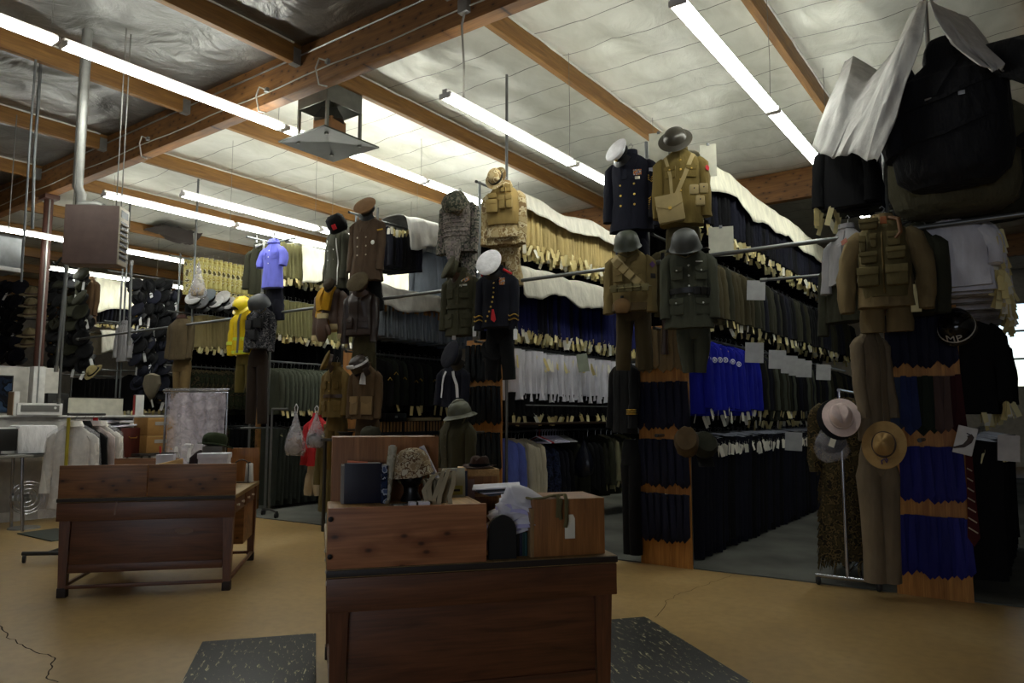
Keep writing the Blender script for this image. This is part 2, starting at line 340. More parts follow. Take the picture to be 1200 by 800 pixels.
# ---------------------------------------------------------------- fluorescent fixtures
M_TUBE = emit('lit_fluorescent_tube', (.97, 1., .92), TUBE)
M_HOUS = plain('white_enamel', (214, 210, 206), .4)
M_WIRE = plain('hanger_wire', (120, 118, 112), .5, .6)
def fixture(x, y0, ln, label, z=4.6, k_=1.):
    t = thing('fluorescent_light', label, 'ceiling light', (x, y0+ln/2, z), 0, 'strip lights over the aisles')
    h = ln/2-.01
    put('housing', MB().box((0, 0, .045), (.062*k_, 2*h, .05), bev=.008), M_HOUS, t)
    for s in (-1, 1):
        put('tube', MB().tube([(s*.046*k_, -h+.03, .004), (s*.046*k_, h-.03, .004)], .0195*k_, 10), M_TUBE, t)
    for e in (-1, 1): put('lamp_holder', MB().box((0, e*(h-.012), .006), (.14*k_, .022, .05), bev=.005), M_HOUS, t)
    for e in (1,):
        yy = e*(h-.06); put('hanging_wire', MB().tube([(0, yy, .07), (.01*e, yy, .5), (0, yy, 6.0-z)], .003, 5), M_WIRE, t)
    return t
SIDE = ['left of the pale grey sheet', 'left of the navy double-breasted coat', 'passing the vent hood']
ORD = ['nearest', 'second', 'third', 'fourth', 'fifth']
for k in range(3): fixture(-2.0, 4.84+2.43*k, 2.4, ORD[k]+' strip light of the row '+SIDE[0])
for k in range(3): fixture(-4.45, 5.03+2.41*k, 2.38, ORD[k]+' strip light of the row '+SIDE[1])
for k in range(4): fixture(-7.84, .3+2.71*k, 2.68, ORD[k]+' strip light of the long row '+SIDE[2], 5.3, 1.23)
for k in range(3): fixture(-9.49, 5.26+2.42*k, 2.38, ORD[k]+' strip light of the row left of the brown greatcoat')
for k in range(3): fixture(-10.38, 4.62+2.08*k, 2.04, ORD[k]+' strip light of the row right of the brown heater')
for k in range(3): fixture(-13.72, 4.0+2.42*k, 2.38, ORD[k]+' strip light of the row behind the brown heater')
for k in range(2): fixture(-16.6, 6.4+2.42*k, 2.38, ORD[k]+' strip light of the added illumination row beyond the column')  # extra row of tubes, added for illumination
# ================================================================ garment generators (local frame: x = across, -y = front, z down from the collar)
def prof(w, d, L, slope, flare, waist):
    return [(0, .062, .05), (-.012, .075, .056), (-slope*.45, w*.62, d*.55), (-slope, w*.94, d*.72), (-slope-.05, w, d*.88), (-L*.3, w*.97, d), (-L*.45, w*.94, d*.98), (-L*.6, w*waist, d*.93), (-L*.72, w*(waist+flare)/2, d*.97), (-L*.86, w*(waist+2*flare)/3, d*1.0), (-L, w*flare, d*1.06)]
def halfat(P, z):
    for (z0, w0, d0), (z1, w1, d1) in zip(P, P[1:]):
        if z0 >= z >= z1:
            t = (z0-z)/(z0-z1) if z0 != z1 else 0; return w0+(w1-w0)*t, d0+(d1-d0)*t
    return P[-1][1:]
def torso_mb(P, n=28, fold=.1, seed=0., sub=2, kx=2.4):
    lv = []
    for a, b in zip(P, P[1:]):
        for q in range(sub): t = q/sub; lv.append(tuple(a[i]+(b[i]-a[i])*t for i in range(3)))
    lv.append(P[-1]); L = -P[-1][0]; rings = []
    for z, w, d in lv:
        g = min(1, max(0, (-z-.1)/L))
        ring = []
        for k in range(n):
            a = 2*PI*k/n; c, s = math.cos(a), math.sin(a)
            q = 1+fold*(.35+g)*nz(c*kx+seed, s*kx*1.3+seed*.7, z*1.2+seed)+fold*.65*nz(c*5+seed, s*5, z*7+seed)
            ring.append(Vector((w*se(c, .85)*(1+(q-1)*.35), d*se(s, .9)*q, z+(.012*nz(c*2+seed, s*2, seed) if z == P[-1][0] else 0))))
        rings.append(ring)
    return MB().loft(rings)
def sleeve_mb(s, w, slope, ln=.58, r=.075, n=12, ys=1., seed=0., out=.045, fwd=.05, r1=.052):
    x0 = s*(w-.045); z0 = -slope-.025
    pts = [(x0, 0, z0+.02), (s*(w+.01), 0, z0-.04), (s*(w+out*.7), -.004, z0-ln*.3), (s*(w+out), -fwd*.3, z0-ln*.55), (s*(w+out*1.05), -fwd*.8, z0-ln*.8), (s*(w+out), -fwd, z0-ln)]
    rr = [r*.7, r, r*.97, r*.9, r*.84, r1*1.05]
    P2, R2 = [], []
    for i in range(len(pts)-1):
        for q in (0, .5): t = q; P2.append(tuple(pts[i][k]+(pts[i+1][k]-pts[i][k])*t for k in range(3))); R2.append(rr[i]+(rr[i+1]-rr[i])*t)
    P2.append(pts[-1]); R2.append(rr[-1])
    mb = MB().tube(P2, R2, n, True, 1., .26, seed)
    if ys != 1.:
        for v in mb.v: v.y *= ys
    return mb
# -------- garments as they hang packed on a rail
PROTO = {}
def rack_jacket(key, w=.225, d=.026, L=.74, sl=.58, ys=.36, flare=1.02, waist=.96, n=14, seed=0., slope=.075):
    if key not in PROTO:
        P = prof(w, d, L, slope, flare, waist); P[0] = (0, .05, d*.8); P[1] = (-.012, .06, d*.85)
        b = torso_mb(P, n, .28, seed, 1).mesh(key+'_body'); s1 = sleeve_mb(1, w, slope, sl, .058, 9, ys, seed+1).mesh(key+'_sleeve'); s2 = sleeve_mb(-1, w, slope, sl, .058, 9, ys, seed+2).mesh(key+'_sleeve')
        hk = MB().tube([(0, 0, -.02), (0, 0, .05), (.012, 0, .075), (0, 0, .092), (-.014, 0, .082)], .003, 5).mesh('hook')
        PROTO[key] = (b, [('sleeve', s1), ('sleeve', s2)], hk, [(w+.06, -slope-.03-sl), (w*.8, -L)])
    return PROTO[key]
def rack_trousers(key, w=.2, d=.024, L=.62, n=18, seed=0., pleat=.35, taper=1.0):
    """trousers folded over a hanger bar"""
    if key not in PROTO:
        rings = []
        for i in range(9):
            t = i/8; z = -L*t; ww = w*(1+(taper-1)*t)*(1-.04*math.sin(PI*t)); dd = d*(.45+.55*min(1, t*6))
            rings.append([Vector((ww*se(math.cos(2*PI*k/n), .6)*(1+.05*nz(math.cos(2*PI*k/n)*2+seed, z*3, seed)), dd*se(math.sin(2*PI*k/n), .8)*(1+pleat*t*nz(math.cos(2*PI*k/n)*3.4+seed, math.sin(2*PI*k/n), z*1.5+seed)), z+(.02*nz(math.cos(2*PI*k/n)*2, seed, 1) if i == 8 else 0))) for k in range(n)])
        b = MB().loft(rings).mesh(key+'_legs')
        hk = MB().tube([(w*.9, 0, -.004), (0, 0, .035), (-w*.9, 0, -.004)], .004, 5).tube([(0, 0, .03), (0, 0, .075), (.012, 0, .092), (0, 0, .107), (-.014, 0, .097)], .003, 5).mesh('hanger')
        PROTO[key] = (b, [], hk, [(w*.9, -L), (w*.3, -L)])
    return PROTO[key]
TAGM = {}
def tag_mesh(seed, h=.085, w=.046):
    k = (round(seed*10), h)
    if k not in TAGM:
        mb = MB().prism([(-w/2, -.045), (-w/2, -.03), (-w/4, -.02), (w/4, -.02), (w/2, -.03), (w/2, -.045-h), (-w/2, -.045-h)][::-1], -.0012, .0012).tube([(0, 0, .01), (.003, 0, -.01), (0, -.002, -.03)], .0012, 4)
        TAGM[k] = mb.mesh('paper_tag', False)
    return TAGM[k]
M_TAGS = [plain('paper_tag_%s' % n, c, .8) for n, c in (('cream', (226, 214, 160)), ('buff', (214, 196, 134)), ('white', (232, 228, 212)))]
CNT = {}
def row(kind, key, fabm, X, Z, Y0, Y1, step, name, label, cat, group, rz=0., tags=1, tagside=1, hook=True, jit=.16, tagtop=False, tagm=None, rzj=1.6, extra=None, zj=.02, proto=None, xj=.02, tagh=.085, tagy=-.02, tagspread=0., tilt=0., tagrate=.85, xs=1.):
    """one run of garments on a rail along Y: every garment an object with its own sleeves, hanger hook and paper tags"""
    rnd = random.Random(sum(map(ord, key))+int(Y0*10)+int(Z*100)); y = Y0; i = 0; out = []
    protos = proto if isinstance(proto, list) else [proto]
    while y < Y1:
        body, kids, hk, tp = protos[i % len(protos)]
        fm = fabm[rnd.randrange(len(fabm))] if isinstance(fabm, list) else fabm
        bm_ = body
        if not bm_.materials: bm_.materials.append(None)
        o = bpy.data.objects.new(name, bm_); COL.objects.link(o)
        o.material_slots[0].link = 'OBJECT'; o.material_slots[0].material = fm
        o.location = (X+rnd.uniform(-xj, xj), y, Z+rnd.uniform(-zj, zj*.3)); o.rotation_euler = (0, R(rnd.uniform(-tilt, tilt)), R(rz+rnd.uniform(-rzj, rzj)))
        if xs != 1.: o.scale = (xs, 1, 1)
        tag(o, label, cat, group)
        for nm, me in kids:
            if not me.materials: me.materials.append(None)
            c = bpy.data.objects.new(nm, me); COL.objects.link(c); c.parent = o; c.material_slots[0].link = 'OBJECT'; c.material_slots[0].material = fm
        if hook: put('hanger_hook', hk, plain('hanger_steel', (150, 150, 150), .35, .8), o)
        for q in range(tags):
            if rnd.random() > tagrate: continue
            tx, tz = tp[min(q, len(tp)-1)]
            if tagtop: tx, tz = tp[0][0]*(rnd.uniform(.98, 1.04) if tagy > -.05 else rnd.uniform(.6, .95)), -.09
            if tagspread: tx, tz = tp[0][0]*1.02, -.12-tagspread*rnd.random()
            c = bpy.data.objects.new('paper_tag', tag_mesh(rnd.choice((0., .1, .2)), tagh*rnd.choice((.8, 1., 1.15)))); COL.objects.link(c); c.parent = o
            if not c.data.materials: c.data.materials.append(None)
            c.material_slots[0].link = 'OBJECT'; c.material_slots[0].material = tagm or M_TAGS[rnd.choice((0, 0, 1, 1, 2))]
            c.location = (tagside*tx*(1 if q == 0 or tagspread else rnd.uniform(.5, 1)), (tagy if tagtop else -.012)+rnd.uniform(-.008, .008), tz+rnd.uniform(.01, .05)); c.rotation_euler = (R(rnd.uniform(-14, 14)), R(rnd.uniform(-22, 22)), R(rnd.uniform(0, 75)))
        if extra: extra(o, rnd, i)
        out.append(o); y += step*(1+rnd.uniform(-jit, jit)*.5); i += 1
    return out
def rail(X, Z, Y0, Y1, label, r=.016, name='hanging_rail'):
    t = thing(name, label, 'rail', (X, (Y0+Y1)/2, Z))
    h = (Y1-Y0)/2; put('tube', MB().tube([(0, -h, 0), (0, h, 0)], r, 10), plain('pipe_steel', (122, 124, 124), .42, .75), t)
    for s in (-1, 1): put('end_cap', MB().tube([(0, s*h, 0), (0, s*(h+.018), 0)], r*1.18, 10), plain('pipe_dark', (60, 60, 60), .5, .5), t)
    return t
def pipe(pts, label, r=.021, name='pipe_rail', fit=True, cat='pipe'):
    base = Vector(pts[0]); t = thing(name, label, cat, base)
    put('pipe', MB().tube([Vector(p)-base for p in pts], r, 12), plain('pipe_steel', (122, 124, 124), .42, .75), t)
    if fit:
        a, b = Vector(pts[0]), Vector(pts[-1]); d = (b-a).normalized()
        for e in (a, b): put('coupling', MB().tube([e-base-d*.04, e-base+d*.04], r*1.35, 12), plain('pipe_fitting', (142, 142, 138), .45, .7), t)
    return t
# -------- dust covers
def cover(X, hw, Y0, Y1, zt, dr, dl, seed, fabm, label, name='dust_cover', hump=.03, flare=.05, nu=34, nv=40, sagx=0.):
    t = MB()
    def fn(u, v):
        y = Y0+(Y1-Y0)*v; yy = y*1.0
        s = u*(2*hw+dr+dl); bump = .06*nz(yy*1.1, seed, 2)+.03*nz(yy*3, seed, u*2)
        if s < dl: q = (dl-s)/dl; x = -hw-flare*q; z = -dl*q*(1+.3*nz(yy*1.3, seed, 9)); n = q
        elif s > dl+2*hw: q = (s-dl-2*hw)/dr; x = hw+flare*q; z = -dr*q*(1+.42*nz(yy*1.25, seed, 5)+.1*nz(yy*4, seed, 15)); n = q
        else: q = (s-dl)/hw-1; x = q*hw; z = hump*(1-q*q)-.05*abs(q)**5; n = 0
        f = .06*nz(yy*2.4+n*.9, seed, 1)+.035*nz(yy*5.5-n*.7, seed, 4)
        if abs(x) >= hw: x += math.copysign(f*(.4+n), x); z += -.05
        return Vector((X+x+.02*nz(yy*2, seed, 8), y+.02*nz(u*7, yy, seed), zt+z+bump+sagx*math.sin(PI*v)))
    t.grid(nu, nv, fn); me = t.mesh(name)
    o = put(name, me, fabm); solid(o, .006); tag(o, label, 'dust cover'); return o
# -------- a full display jacket
def pocket(t, P, x, z, w, h, mat, flap=True, th=.022, name='pocket', btn=None):
    hw, hd = halfat(P, z); y = -hd*max(.05, (1-min(.98, abs(x)/hw)**2))**.45
    o = put(name, MB().box((0, 0, -h/2), (w, th, h), bev=.009), mat, t, (x, y-.004, z), (R(-3), 0, math.asin(max(-1, min(1, x/hw)))*.55))
    if flap: put('flap', MB().prism([(-w/2-.003, 0), (w/2+.003, 0), (w/2, -h*.3), (0, -h*.42), (-w/2, -h*.3)][::-1], -th/2-.007, -th/2+.001), mat, o)
    if btn: put('button', MB().lathe([(0, 0), (.008, .001), (.009, .004), (.005, .007), (0, .008)], 10), btn, o, (0, -th/2-.006, -h*.3), (R(90), 0, 0))
    return o
def button(t, P, x, z, mat, r=.012, lift=.004):
    hw, hd = halfat(P, z); y = -hd*(1-min(.98, abs(x)/hw)**2)**.45
    return put('button', MB().lathe([(0, 0), (r*.9, .001), (r, .004), (r*.6, .007), (0, .008)], 12), mat, t, (x, y-lift, z), (R(90), 0, 0))
def patch(t, P, x, z, w, h, mat, name='ribbon_bar', lift=.008, th=.006, tilt=0.):
    hw, hd = halfat(P, z); y = -hd*(1-min(.98, abs(x)/hw)**2)**.45
    return put(name, MB().box((0, 0, 0), (w, th, h), bev=.002), mat, t, (x, y-lift, z), (0, tilt, math.asin(max(-1, min(1, x/hw)))*.5))
def strap(t, P, pts, w, mat, name='strap', lift=.014, th=.006):
    """a flat strap lying over the front of the garment through the given (x, z) points"""
    mb = MB(); q = []
    for (x0, z0), (x1, z1) in zip(pts, pts[1:]):
        for k in range(5): q.append((x0+(x1-x0)*k/5, z0+(z1-z0)*k/5))
    q.append(pts[-1]); rings = []
    for i, (x, z) in enumerate(q):
        a, b = q[max(i-1, 0)], q[min(i+1, len(q)-1)]; tx, tz = b[0]-a[0], b[1]-a[1]; l = math.hypot(tx, tz) or 1; nx, nzz = -tz/l, tx/l
        ring = []
        for s, dy in ((-1, 0), (1, 0), (1, -th), (-1, -th)):
            X_, Z_ = x+s*w/2*nx, z+s*w/2*nzz; hw, hd = halfat(P, min(0, Z_)); y = -hd*max(.02, (1-min(.99, abs(X_)/hw)**2))**.45-lift
            ring.append(Vector((X_, y+dy, Z_)))
        rings.append(ring)
    return put(name, MB().loft(rings), mat, t)
def jacket(label, loc, rz, fm, L=.76, w=.215, d=.105, flare=1.06, waist=.93, sl=.57, seed=0., name='uniform_jacket', cat='jacket', lapel=None, collar='stand', buttons=(), bm=None, fold=.15, r=.064, slope=.105, cuff=None, hem=None, sc=1., rx=0., sleeve=True, group=None, out=.028, ry=0., collarm=None, hanger=True):
    t = thing(name, label, cat, loc, 0, group, rot=(rx, ry, rz), sc=sc); w *= .92; P = prof(w, d, L, slope, flare, waist)
    put('torso', torso_mb(P, 38, fold, seed, 3), fm, t)
    if sleeve:
        for s in (-1, 1):
            so = put('sleeve', sleeve_mb(s, w, slope, sl, r, 14, .9, seed+s, out), fm, t)
            if cuff: 
                zc = -slope-.03-sl; put('cuff', MB().tube([(s*(w+out), -.045, zc-.008), (s*(w+out*1.03), -.044, zc+.06)], [.062, .064], 14), cuff, so)
    cm = collarm or fm
    if collar == 'stand': put('collar', MB().lathe([(.066, -.005), (.074, -.004), (.069, .04), (.062, .042), (.06, .0)], 18, 1.05, .9), cm, t)
    elif collar == 'fold':
        put('collar', MB().lathe([(.06, .02), (.066, .045), (.075, .046), (.1, -.015), (.094, -.022), (.07, .01)], 18, 1.05, .85), cm, t)
    if lapel:
        for s in (-1, 1):
            mb = MB(); pts = [(.03, .0), (.085, -.035), (.12, -.1), (.085, -.125), (.1, -.14), (lapel[1], lapel[0])]; vs = []
            for x, z in [(.018, -.01)]+pts+[(.012, lapel[0])]:
                hw, hd = halfat(P, min(-.001, z)); vs.append((s*x, -hd*(1-min(.97, x/hw)**2)**.45-.012, z))
            n = len(vs); vs += [(x, y+.01, z) for x, y, z in vs]
            mb.add(vs, [tuple(range(n)), tuple(range(2*n-1, n-1, -1))]+[(k, k+n, (k+1) % n+n, (k+1) % n) for k in range(n)])
            put('lapel', mb.mesh('lapel', False), cm, t)
    # front opening edge
    fz = lapel[0] if lapel else -.03
    pts = [(.012, fz+(-L+.015-fz)*k/6) for k in range(7)]; strap(t, P, pts, .03, fm, 'placket', .004, .006)
    for x, z in buttons: button(t, P, x, z, bm)
    if hem: put('waistband', torso_mb([(-L+.07, *[q*1.03 for q in halfat(P, -L+.07)]), (-L+.03, *[q*1.04 for q in halfat(P, -L+.03)]), (-L-.01, *[q*1.01 for q in halfat(P, -L)])], 30, fold*.6, seed), hem, t)
    if hanger: put('hanger_hook', MB().tube([(0, .02, -.01), (0, .02, .07), (.02, .02, .1), (0, .02, .125), (-.02, .02, .11)], .004, 6), plain('hanger_steel', (150, 150, 150), .35, .8), t)
    return t, P
def trousers(label, loc, rz, fm, L=.95, w=.17, d=.09, seed=0., spread=.03, cat='trousers', r=.09, r1=.075, taper=True, name='uniform_trousers', group=None, sc=1.):
    t = thing(name, label, cat, loc, rz, group, sc=sc); hip = MB()
    rings = []
    for z, ww, dd in ((0, w*.82, d*.7), (-.03, w*.86, d*.78), (-.1, w*.97, d), (-.2, w*1.03, d*1.08), (-.27, w*1.02, d)):
        rings.append([Vector((ww*se(math.cos(2*PI*k/22), .8), dd*se(math.sin(2*PI*k/22), .9)*(1+.1*nz(k*.6, z*6, seed)), z)) for k in range(22)])
    put('seat', hip.loft(rings), fm, t)
    for s in (-1, 1):
        x0 = s*w*.5; pts = [(x0, 0, -.18), (x0*1.02, 0, -.27), (x0+s*spread*.4, -.005, -.27-(L-.27)*.35), (x0+s*spread*.8, 0, -.27-(L-.27)*.7), (x0+s*spread, .005, -L)]
        put('leg', MB().tube(pts, [r*.8, r, r*.93, (r+r1)/2, r1], 14, True, 1., .16, seed+s), fm, t)
    put('waistband', MB().lathe([(w*.8, -.035), (w*.84, -.034), (w*.83, .004), (w*.78, .005)], 22, 1., d/w*.9), fm, t)
    return t
# -------- headgear: built upright at the origin, then turned as it hangs
TOP = None
def hat_root(name, label, cat, loc, rot, group=None, sc=1.): return thing(name, label, cat, loc, 0, group, rot=rot, sc=sc)
def peaked_cap(label, loc, rot, crown, band, visor, badge=None, sc=1., name='peaked_cap', group=None, cat='cap'):
    t = hat_root(name, label, cat, loc, rot, group, sc)
    put('crown', MB().lathe([(.09, .035), (.1, .045), (.128, .072), (.134, .082), (.128, .09), (.09, .098), (.04, .1), (0, .1)], 26, 1., 1.06, lambda p, a: Vector((p.x, p.y, p.z+(.02*(-p.y/.13) if p.z > .06 else 0)))), crown, t)
    put('cap_band', MB().lathe([(.088, 0), (.094, 0), (.095, .042), (.09, .044)], 26, 1., 1.06), band, t)
    mb = MB(); rings = []
    for r, z in ((.09, .006), (.115, -.006), (.138, -.024), (.136, -.029), (.112, -.012), (.09, 0)):
        rings.append([Vector((r*.98*math.sin(a), -r*1.06*math.cos(a)*(.98 if r < .1 else 1.), z-.01*abs(math.sin(a))*(r-.09)*18)) for a in [R(-66+132*k/14) for k in range(15)]])
    put('visor', mb.loft(rings, close=False).mesh('visor'), visor, t)
    if badge: put('badge', MB().box((0, -.104, .052), (.036, .01, .04), (R(-30), 0, 0), .004), badge, t)
    return t
def steel_helmet(label, loc, rot, m, kind='round', sc=1., net=None, group=None, name='steel_helmet', strapm=None):
    t = hat_root(name, label, 'helmet', loc, rot, group, sc)
    if kind == 'round': pr = [(.143, -.012), (.15, -.01), (.137, .012), (.134, .04), (.125, .085), (.105, .125), (.07, .152), (.03, .163), (0, .165)]; f = lambda p, a: Vector((p.x, p.y*1.13, p.z-(.012*math.cos(a)**2 if p.z < .02 else 0)-(.01 if p.y < -.1 and p.z < .02 else 0)))
    elif kind == 'flared': pr = [(.158, -.045), (.162, -.042), (.145, -.005), (.136, .03), (.126, .08), (.105, .12), (.07, .148), (.03, .159), (0, .161)]; f = lambda p, a: Vector((p.x, p.y*1.12, p.z+(.035*max(0, -math.sin(a)) if p.z < -.02 else 0)))
    elif kind == 'wide': pr = [(.142, -.008), (.168, -.016), (.17, -.012), (.14, .003), (.115, .012), (.108, .045), (.092, .08), (.062, .1), (.03, .108), (0, .11)]; f = lambda p, a: Vector((p.x, p.y*1.05, p.z))
    elif kind == 'crest': pr = [(.135, -.01), (.168, -.024), (.17, -.02), (.138, .004), (.118, .012), (.115, .05), (.1, .1), (.07, .132), (.03, .147), (0, .149)]; f = lambda p, a: Vector((p.x, p.y*1.12, p.z))
    else: pr = [(.14, -.05), (.15, -.05), (.15, 0), (.146, .05), (.125, .105), (.08, .14), (.03, .155), (0, .157)]; f = lambda p, a: Vector((p.x, p.y*1.1, p.z+(.045*max(0, -math.sin(a)) if p.z < -.02 else 0)))
    put('shell', MB().lathe(pr, 30, 1, 1, f), m, t)
    put('chin_strap', MB().tube([(-.125, 0, 0), (-.1, -.03, -.07), (0, -.05, -.11), (.1, -.03, -.07), (.125, 0, 0)], .007, 6), strapm or plain('webbing_olive', (96, 88, 56), .9), t)
    if kind == 'crest': put('crest', MB().tube([(0, -.1*1.12, .1), (0, -.05, .142), (0, 0, .155), (0, .06, .143), (0, .1*1.12, .1)], [.008, .016, .018, .016, .008], 8), m, t)
    if net: put('cover_band', MB().lathe([(.14, .02), (.144, .021), (.141, .045), (.137, .044)], 30, 1, 1.13), net, t)
    return t
def brim_hat(label, loc, rot, m, bandm, kind='fedora', sc=1., brim=.155, crownh=.115, group=None, name='brimmed_hat', cord=None):
    t = hat_root(name, label, 'hat', loc, rot, group, sc)
    def f(p, a):
        q = Vector((p.x*.92, p.y*1.1, p.z))
        if p.z > .02:
            k = (p.z-.02)/crownh
            if kind == 'fedora': q.z -= .04*k*max(0, 1-abs(p.x)/.035)*(1 if p.z > crownh*.7 else .0); q.x *= 1-.22*k*max(0, -math.sin(a))
            elif kind == 'campaign':
                w_ = 1-.42*min(1, k*1.2)*(1+math.cos(4*a))/2; q.x *= w_; q.y *= w_
        elif kind != 'campaign': q.z += .022*abs(p.x/brim)**2
        return q
    pr = [(.098, -.004), (brim, -.003), (brim, .003), (.1, .008), (.094, .02), (.09, crownh*.55), (.083, crownh*.85), (.066, crownh), (.03, crownh*1.04), (0, crownh*1.04)]
    if kind == 'campaign': pr = [(.098, -.003), (brim, -.003), (brim, .003), (.1, .006), (.098, .02), (.088, .07), (.066, crownh*.9), (.04, crownh*1.1), (.012, crownh*1.16), (0, crownh*1.16)]
    put('crown_and_brim', MB().lathe(pr, 36, 1, 1, f), m, t)
    put('hat_band', MB().lathe([(.095, .012), (.1, .012), (.099, .036), (.092, .036)], 32, .94, 1.1), bandm, t)
    if cord:
        put('cord', MB().tube([(.02, -.112, .02), (.035, -.13, .012), (.03, -.15, .008), (.01, -.12, .018), (-.012, -.14, .008), (-.004, -.165, .008)], .0045, 6), cord, t)
    return t
# ================================================================ racks
F_NAVY = fab('navy_wool', (24, 25, 36)); F_BLACK = fab('black_wool', (17, 17, 19)); F_OLIVE = fab('olive_wool', (66, 60, 40), .25); F_DOLIVE = fab('dark_olive_wool', (46, 46, 34), .25)
F_BLUE = fab('royal_blue_cotton', (22, 30, 150), .12); F_KHAKI = fab('khaki_drill', (186, 166, 112), .14); F_TAN = fab('tan_drill', (140, 126, 86), .16); F_WHITE = fab('white_cotton', (214, 212, 220), .05)
F_SLATE = fab('slate_blue_cotton', (124, 132, 142), .15); F_GREYG = fab('field_grey_wool', (74, 78, 66), .14); F_DGREYG = fab('dark_field_grey', (54, 58, 52), .15); F_DRAB = fab('drab_green_cotton', (112, 108, 72), .14)
F_MIDB = fab('mid_navy_cotton', (32, 36, 84), .16); F_COVER = fab('unbleached_dust_sheet', (196, 192, 178), .05, .9, .5); F_COVW = fab('white_dust_sheet', (222, 218, 196), .04, .9, .3); F_GREYSH = fab('grey_dust_sheet', (188, 186, 182), .05, .9, .5)
F_YCAMO = camo('yellow_splinter_camo', [(214, 206, 138), (190, 172, 90), (232, 226, 190), (96, 88, 56)], 12.)
F_DCAMO = camo('dark_woodland_camo', [(40, 44, 28), (28, 30, 20), (66, 58, 38), (22, 22, 18)], 10.)
F_ACU = camo('grey_digital_camo', [(84, 84, 76), (126, 120, 110), (56, 60, 54), (108, 98, 96)], 20., True)
F_DES = camo('desert_camo', [(170, 152, 112), (146, 124, 84), (190, 176, 140), (120, 98, 66)], 12.)
F_PLAID = camo('blue_plaid', [(30, 36, 56), (44, 52, 80), (24, 28, 44)], 16.)
PLYF = wood('plywood_face', (150, 92, 38), (206, 146, 72), 'Z', 4., .6, False)
RX = {1: -.83, 2: -3.22, 3: -5.62, 4: -8.0, 5: -10.5, 6: -12.9, 7: -15.3, 8: -17.7}
RN = {1: 'right-hand rack', 2: 'rack with the tall tie board', 3: 'rack behind the camouflage outfits', 4: 'rack behind the brown greatcoat', 5: 'rack behind the light blue shirt', 6: 'rack with the yellow camouflage trousers', 7: 'rack hung with dark caps', 8: 'rack beside the steel column'}
YE = {1: 12., 2: 16., 3: 11.8, 4: 9.7, 5: 9.4, 6: 9.4, 7: 9.4, 8: 9.6}
for k, x in RX.items():
    for z in (4.5, 3.46, 2.46, 1.34):
        rail(x, z, 7.0, YE[k]+.2, 'steel rail at %s height along the %s' % ({4.5: 'top', 3.46: 'third-tier', 2.46: 'second-tier', 1.34: 'lowest'}[z], RN[k]))
    for s in (-1, 1):
        top_ = 6.04 if s == 1 and k in (1, 3, 6, 7, 8) else 4.62
        xx = x+s*(.02 if k == 7 else .2)
        pipe([(xx, 7.34+.03*s, .0), (xx, 7.34+.03*s, top_)], 'steel front upright, %s one of two, of the %s' % (['left', 'right'][s > 0], RN[k]), .019, 'upright_pipe', False)
# the long tie pipe across every rack front, and the second one lower on the left
pipe([(-16.2, 6.9, 3.13), (1.8, 6.9, 3.13)], 'long steel pipe running across the fronts of all the racks', .022)
p0, p1 = PY(0, 372, 7.0), PY(150, 380, 7.6); pipe([p0, p1], 'steel pipe clamped across the hat racks beside the column', .02)
p0, p1 = PD(163, 394, 12.6), PD(305, 373, 12.4); 
pipe([PD(69, 470, 10.2), PD(78, 318, 10.2)], 'thin upright pipe left of the brown column', .018, 'upright_pipe')
pipe([PD(64, 440, 9.6), PD(77, 311, 9.6)], 'leaning steel pipe right of the brown column', .02, 'upright_pipe') if False else None
pipe([PD(66, 432, 9.4), PD(78, 312, 9.4)], 'leaning steel pipe just right of the brown column', .02, 'upright_pipe')
pipe([PD(151, 402, 11.2), PD(154, 308, 11.2)], 'upright steel pipe beside the stacked dark caps', .022, 'upright_pipe')
pipe([PD(890, 288, 8.4)+Vector((0, 0, .0)), PD(1003, 262, 8.9)], 'short steel pipe bridging the aisle behind the tie-board rack', .02) if False else None
pipe([PY(895, 328, 8.6), PY(1003, 319, 8.6)], 'lower steel pipe bridging the aisle to the right-hand rack', .018)
# ---- rack 2 (tie board): aisle side
J = rack_jacket; T = rack_trousers
navy = [J('navy_a', L=.74, sl=.6, seed=1.), J('navy_b', L=.72, sl=.61, seed=3., w=.235)]
row('j', 'r2t1', [F_NAVY, F_NAVY, F_BLACK], RX[2]+.02, 4.42, 7.5, 15.5, .082, 'wool_jacket', 'navy wool jacket with paper tags, packed under the dust sheet of the tie-board rack', 'jacket', 'navy jackets on the top rail of the tie-board rack', 14, 2, proto=navy)
olv = [J('olive_a', L=.78, sl=.62, seed=5., w=.25, flare=1.15, d=.036, ys=.45), J('olive_b', L=.76, sl=.62, seed=7., w=.245, d=.036, ys=.45, flare=1.12)]
row('j', 'r2t2', [F_DOLIVE, F_OLIVE], RX[2]+.05, 3.4, 7.48, 9.7, .19, 'wool_jacket', 'olive wool tunic hanging on the third-tier rail of the tie-board rack', 'jacket', 'olive tunics on the tie-board rack', 42, 2, proto=olv, )
row('j', 'r2t2b', [F_NAVY, F_DOLIVE, F_BLACK], RX[2]+.03, 3.4, 9.8, 15.6, .13, 'wool_jacket', 'dark tunic with cream tags farther down the third-tier rail of the tie-board rack', 'jacket', 'dark tunics far down the tie-board rack', 32, 2, proto=olv)
M_WPATCH = plain('white_embroidery', (206, 208, 226), .8); M_GOLD = plain('gold_braid', (196, 158, 58), .45, .5)
ringm = MB()
for k in range(16):
    a, b = 2*PI*k/16, 2*PI*(k+1)/16; ringm.add([(.03*math.cos(a), 0, .03*math.sin(a)), (.03*math.cos(b), 0, .03*math.sin(b)), (.018*math.cos(b), -.003, .018*math.sin(b)), (.018*math.cos(a), -.003, .018*math.sin(a))], [(0, 1, 2, 3)])
ringm.box((0, -.001, 0), (.018, .003, .022)); RINGM = ringm.mesh('round_patch', False)
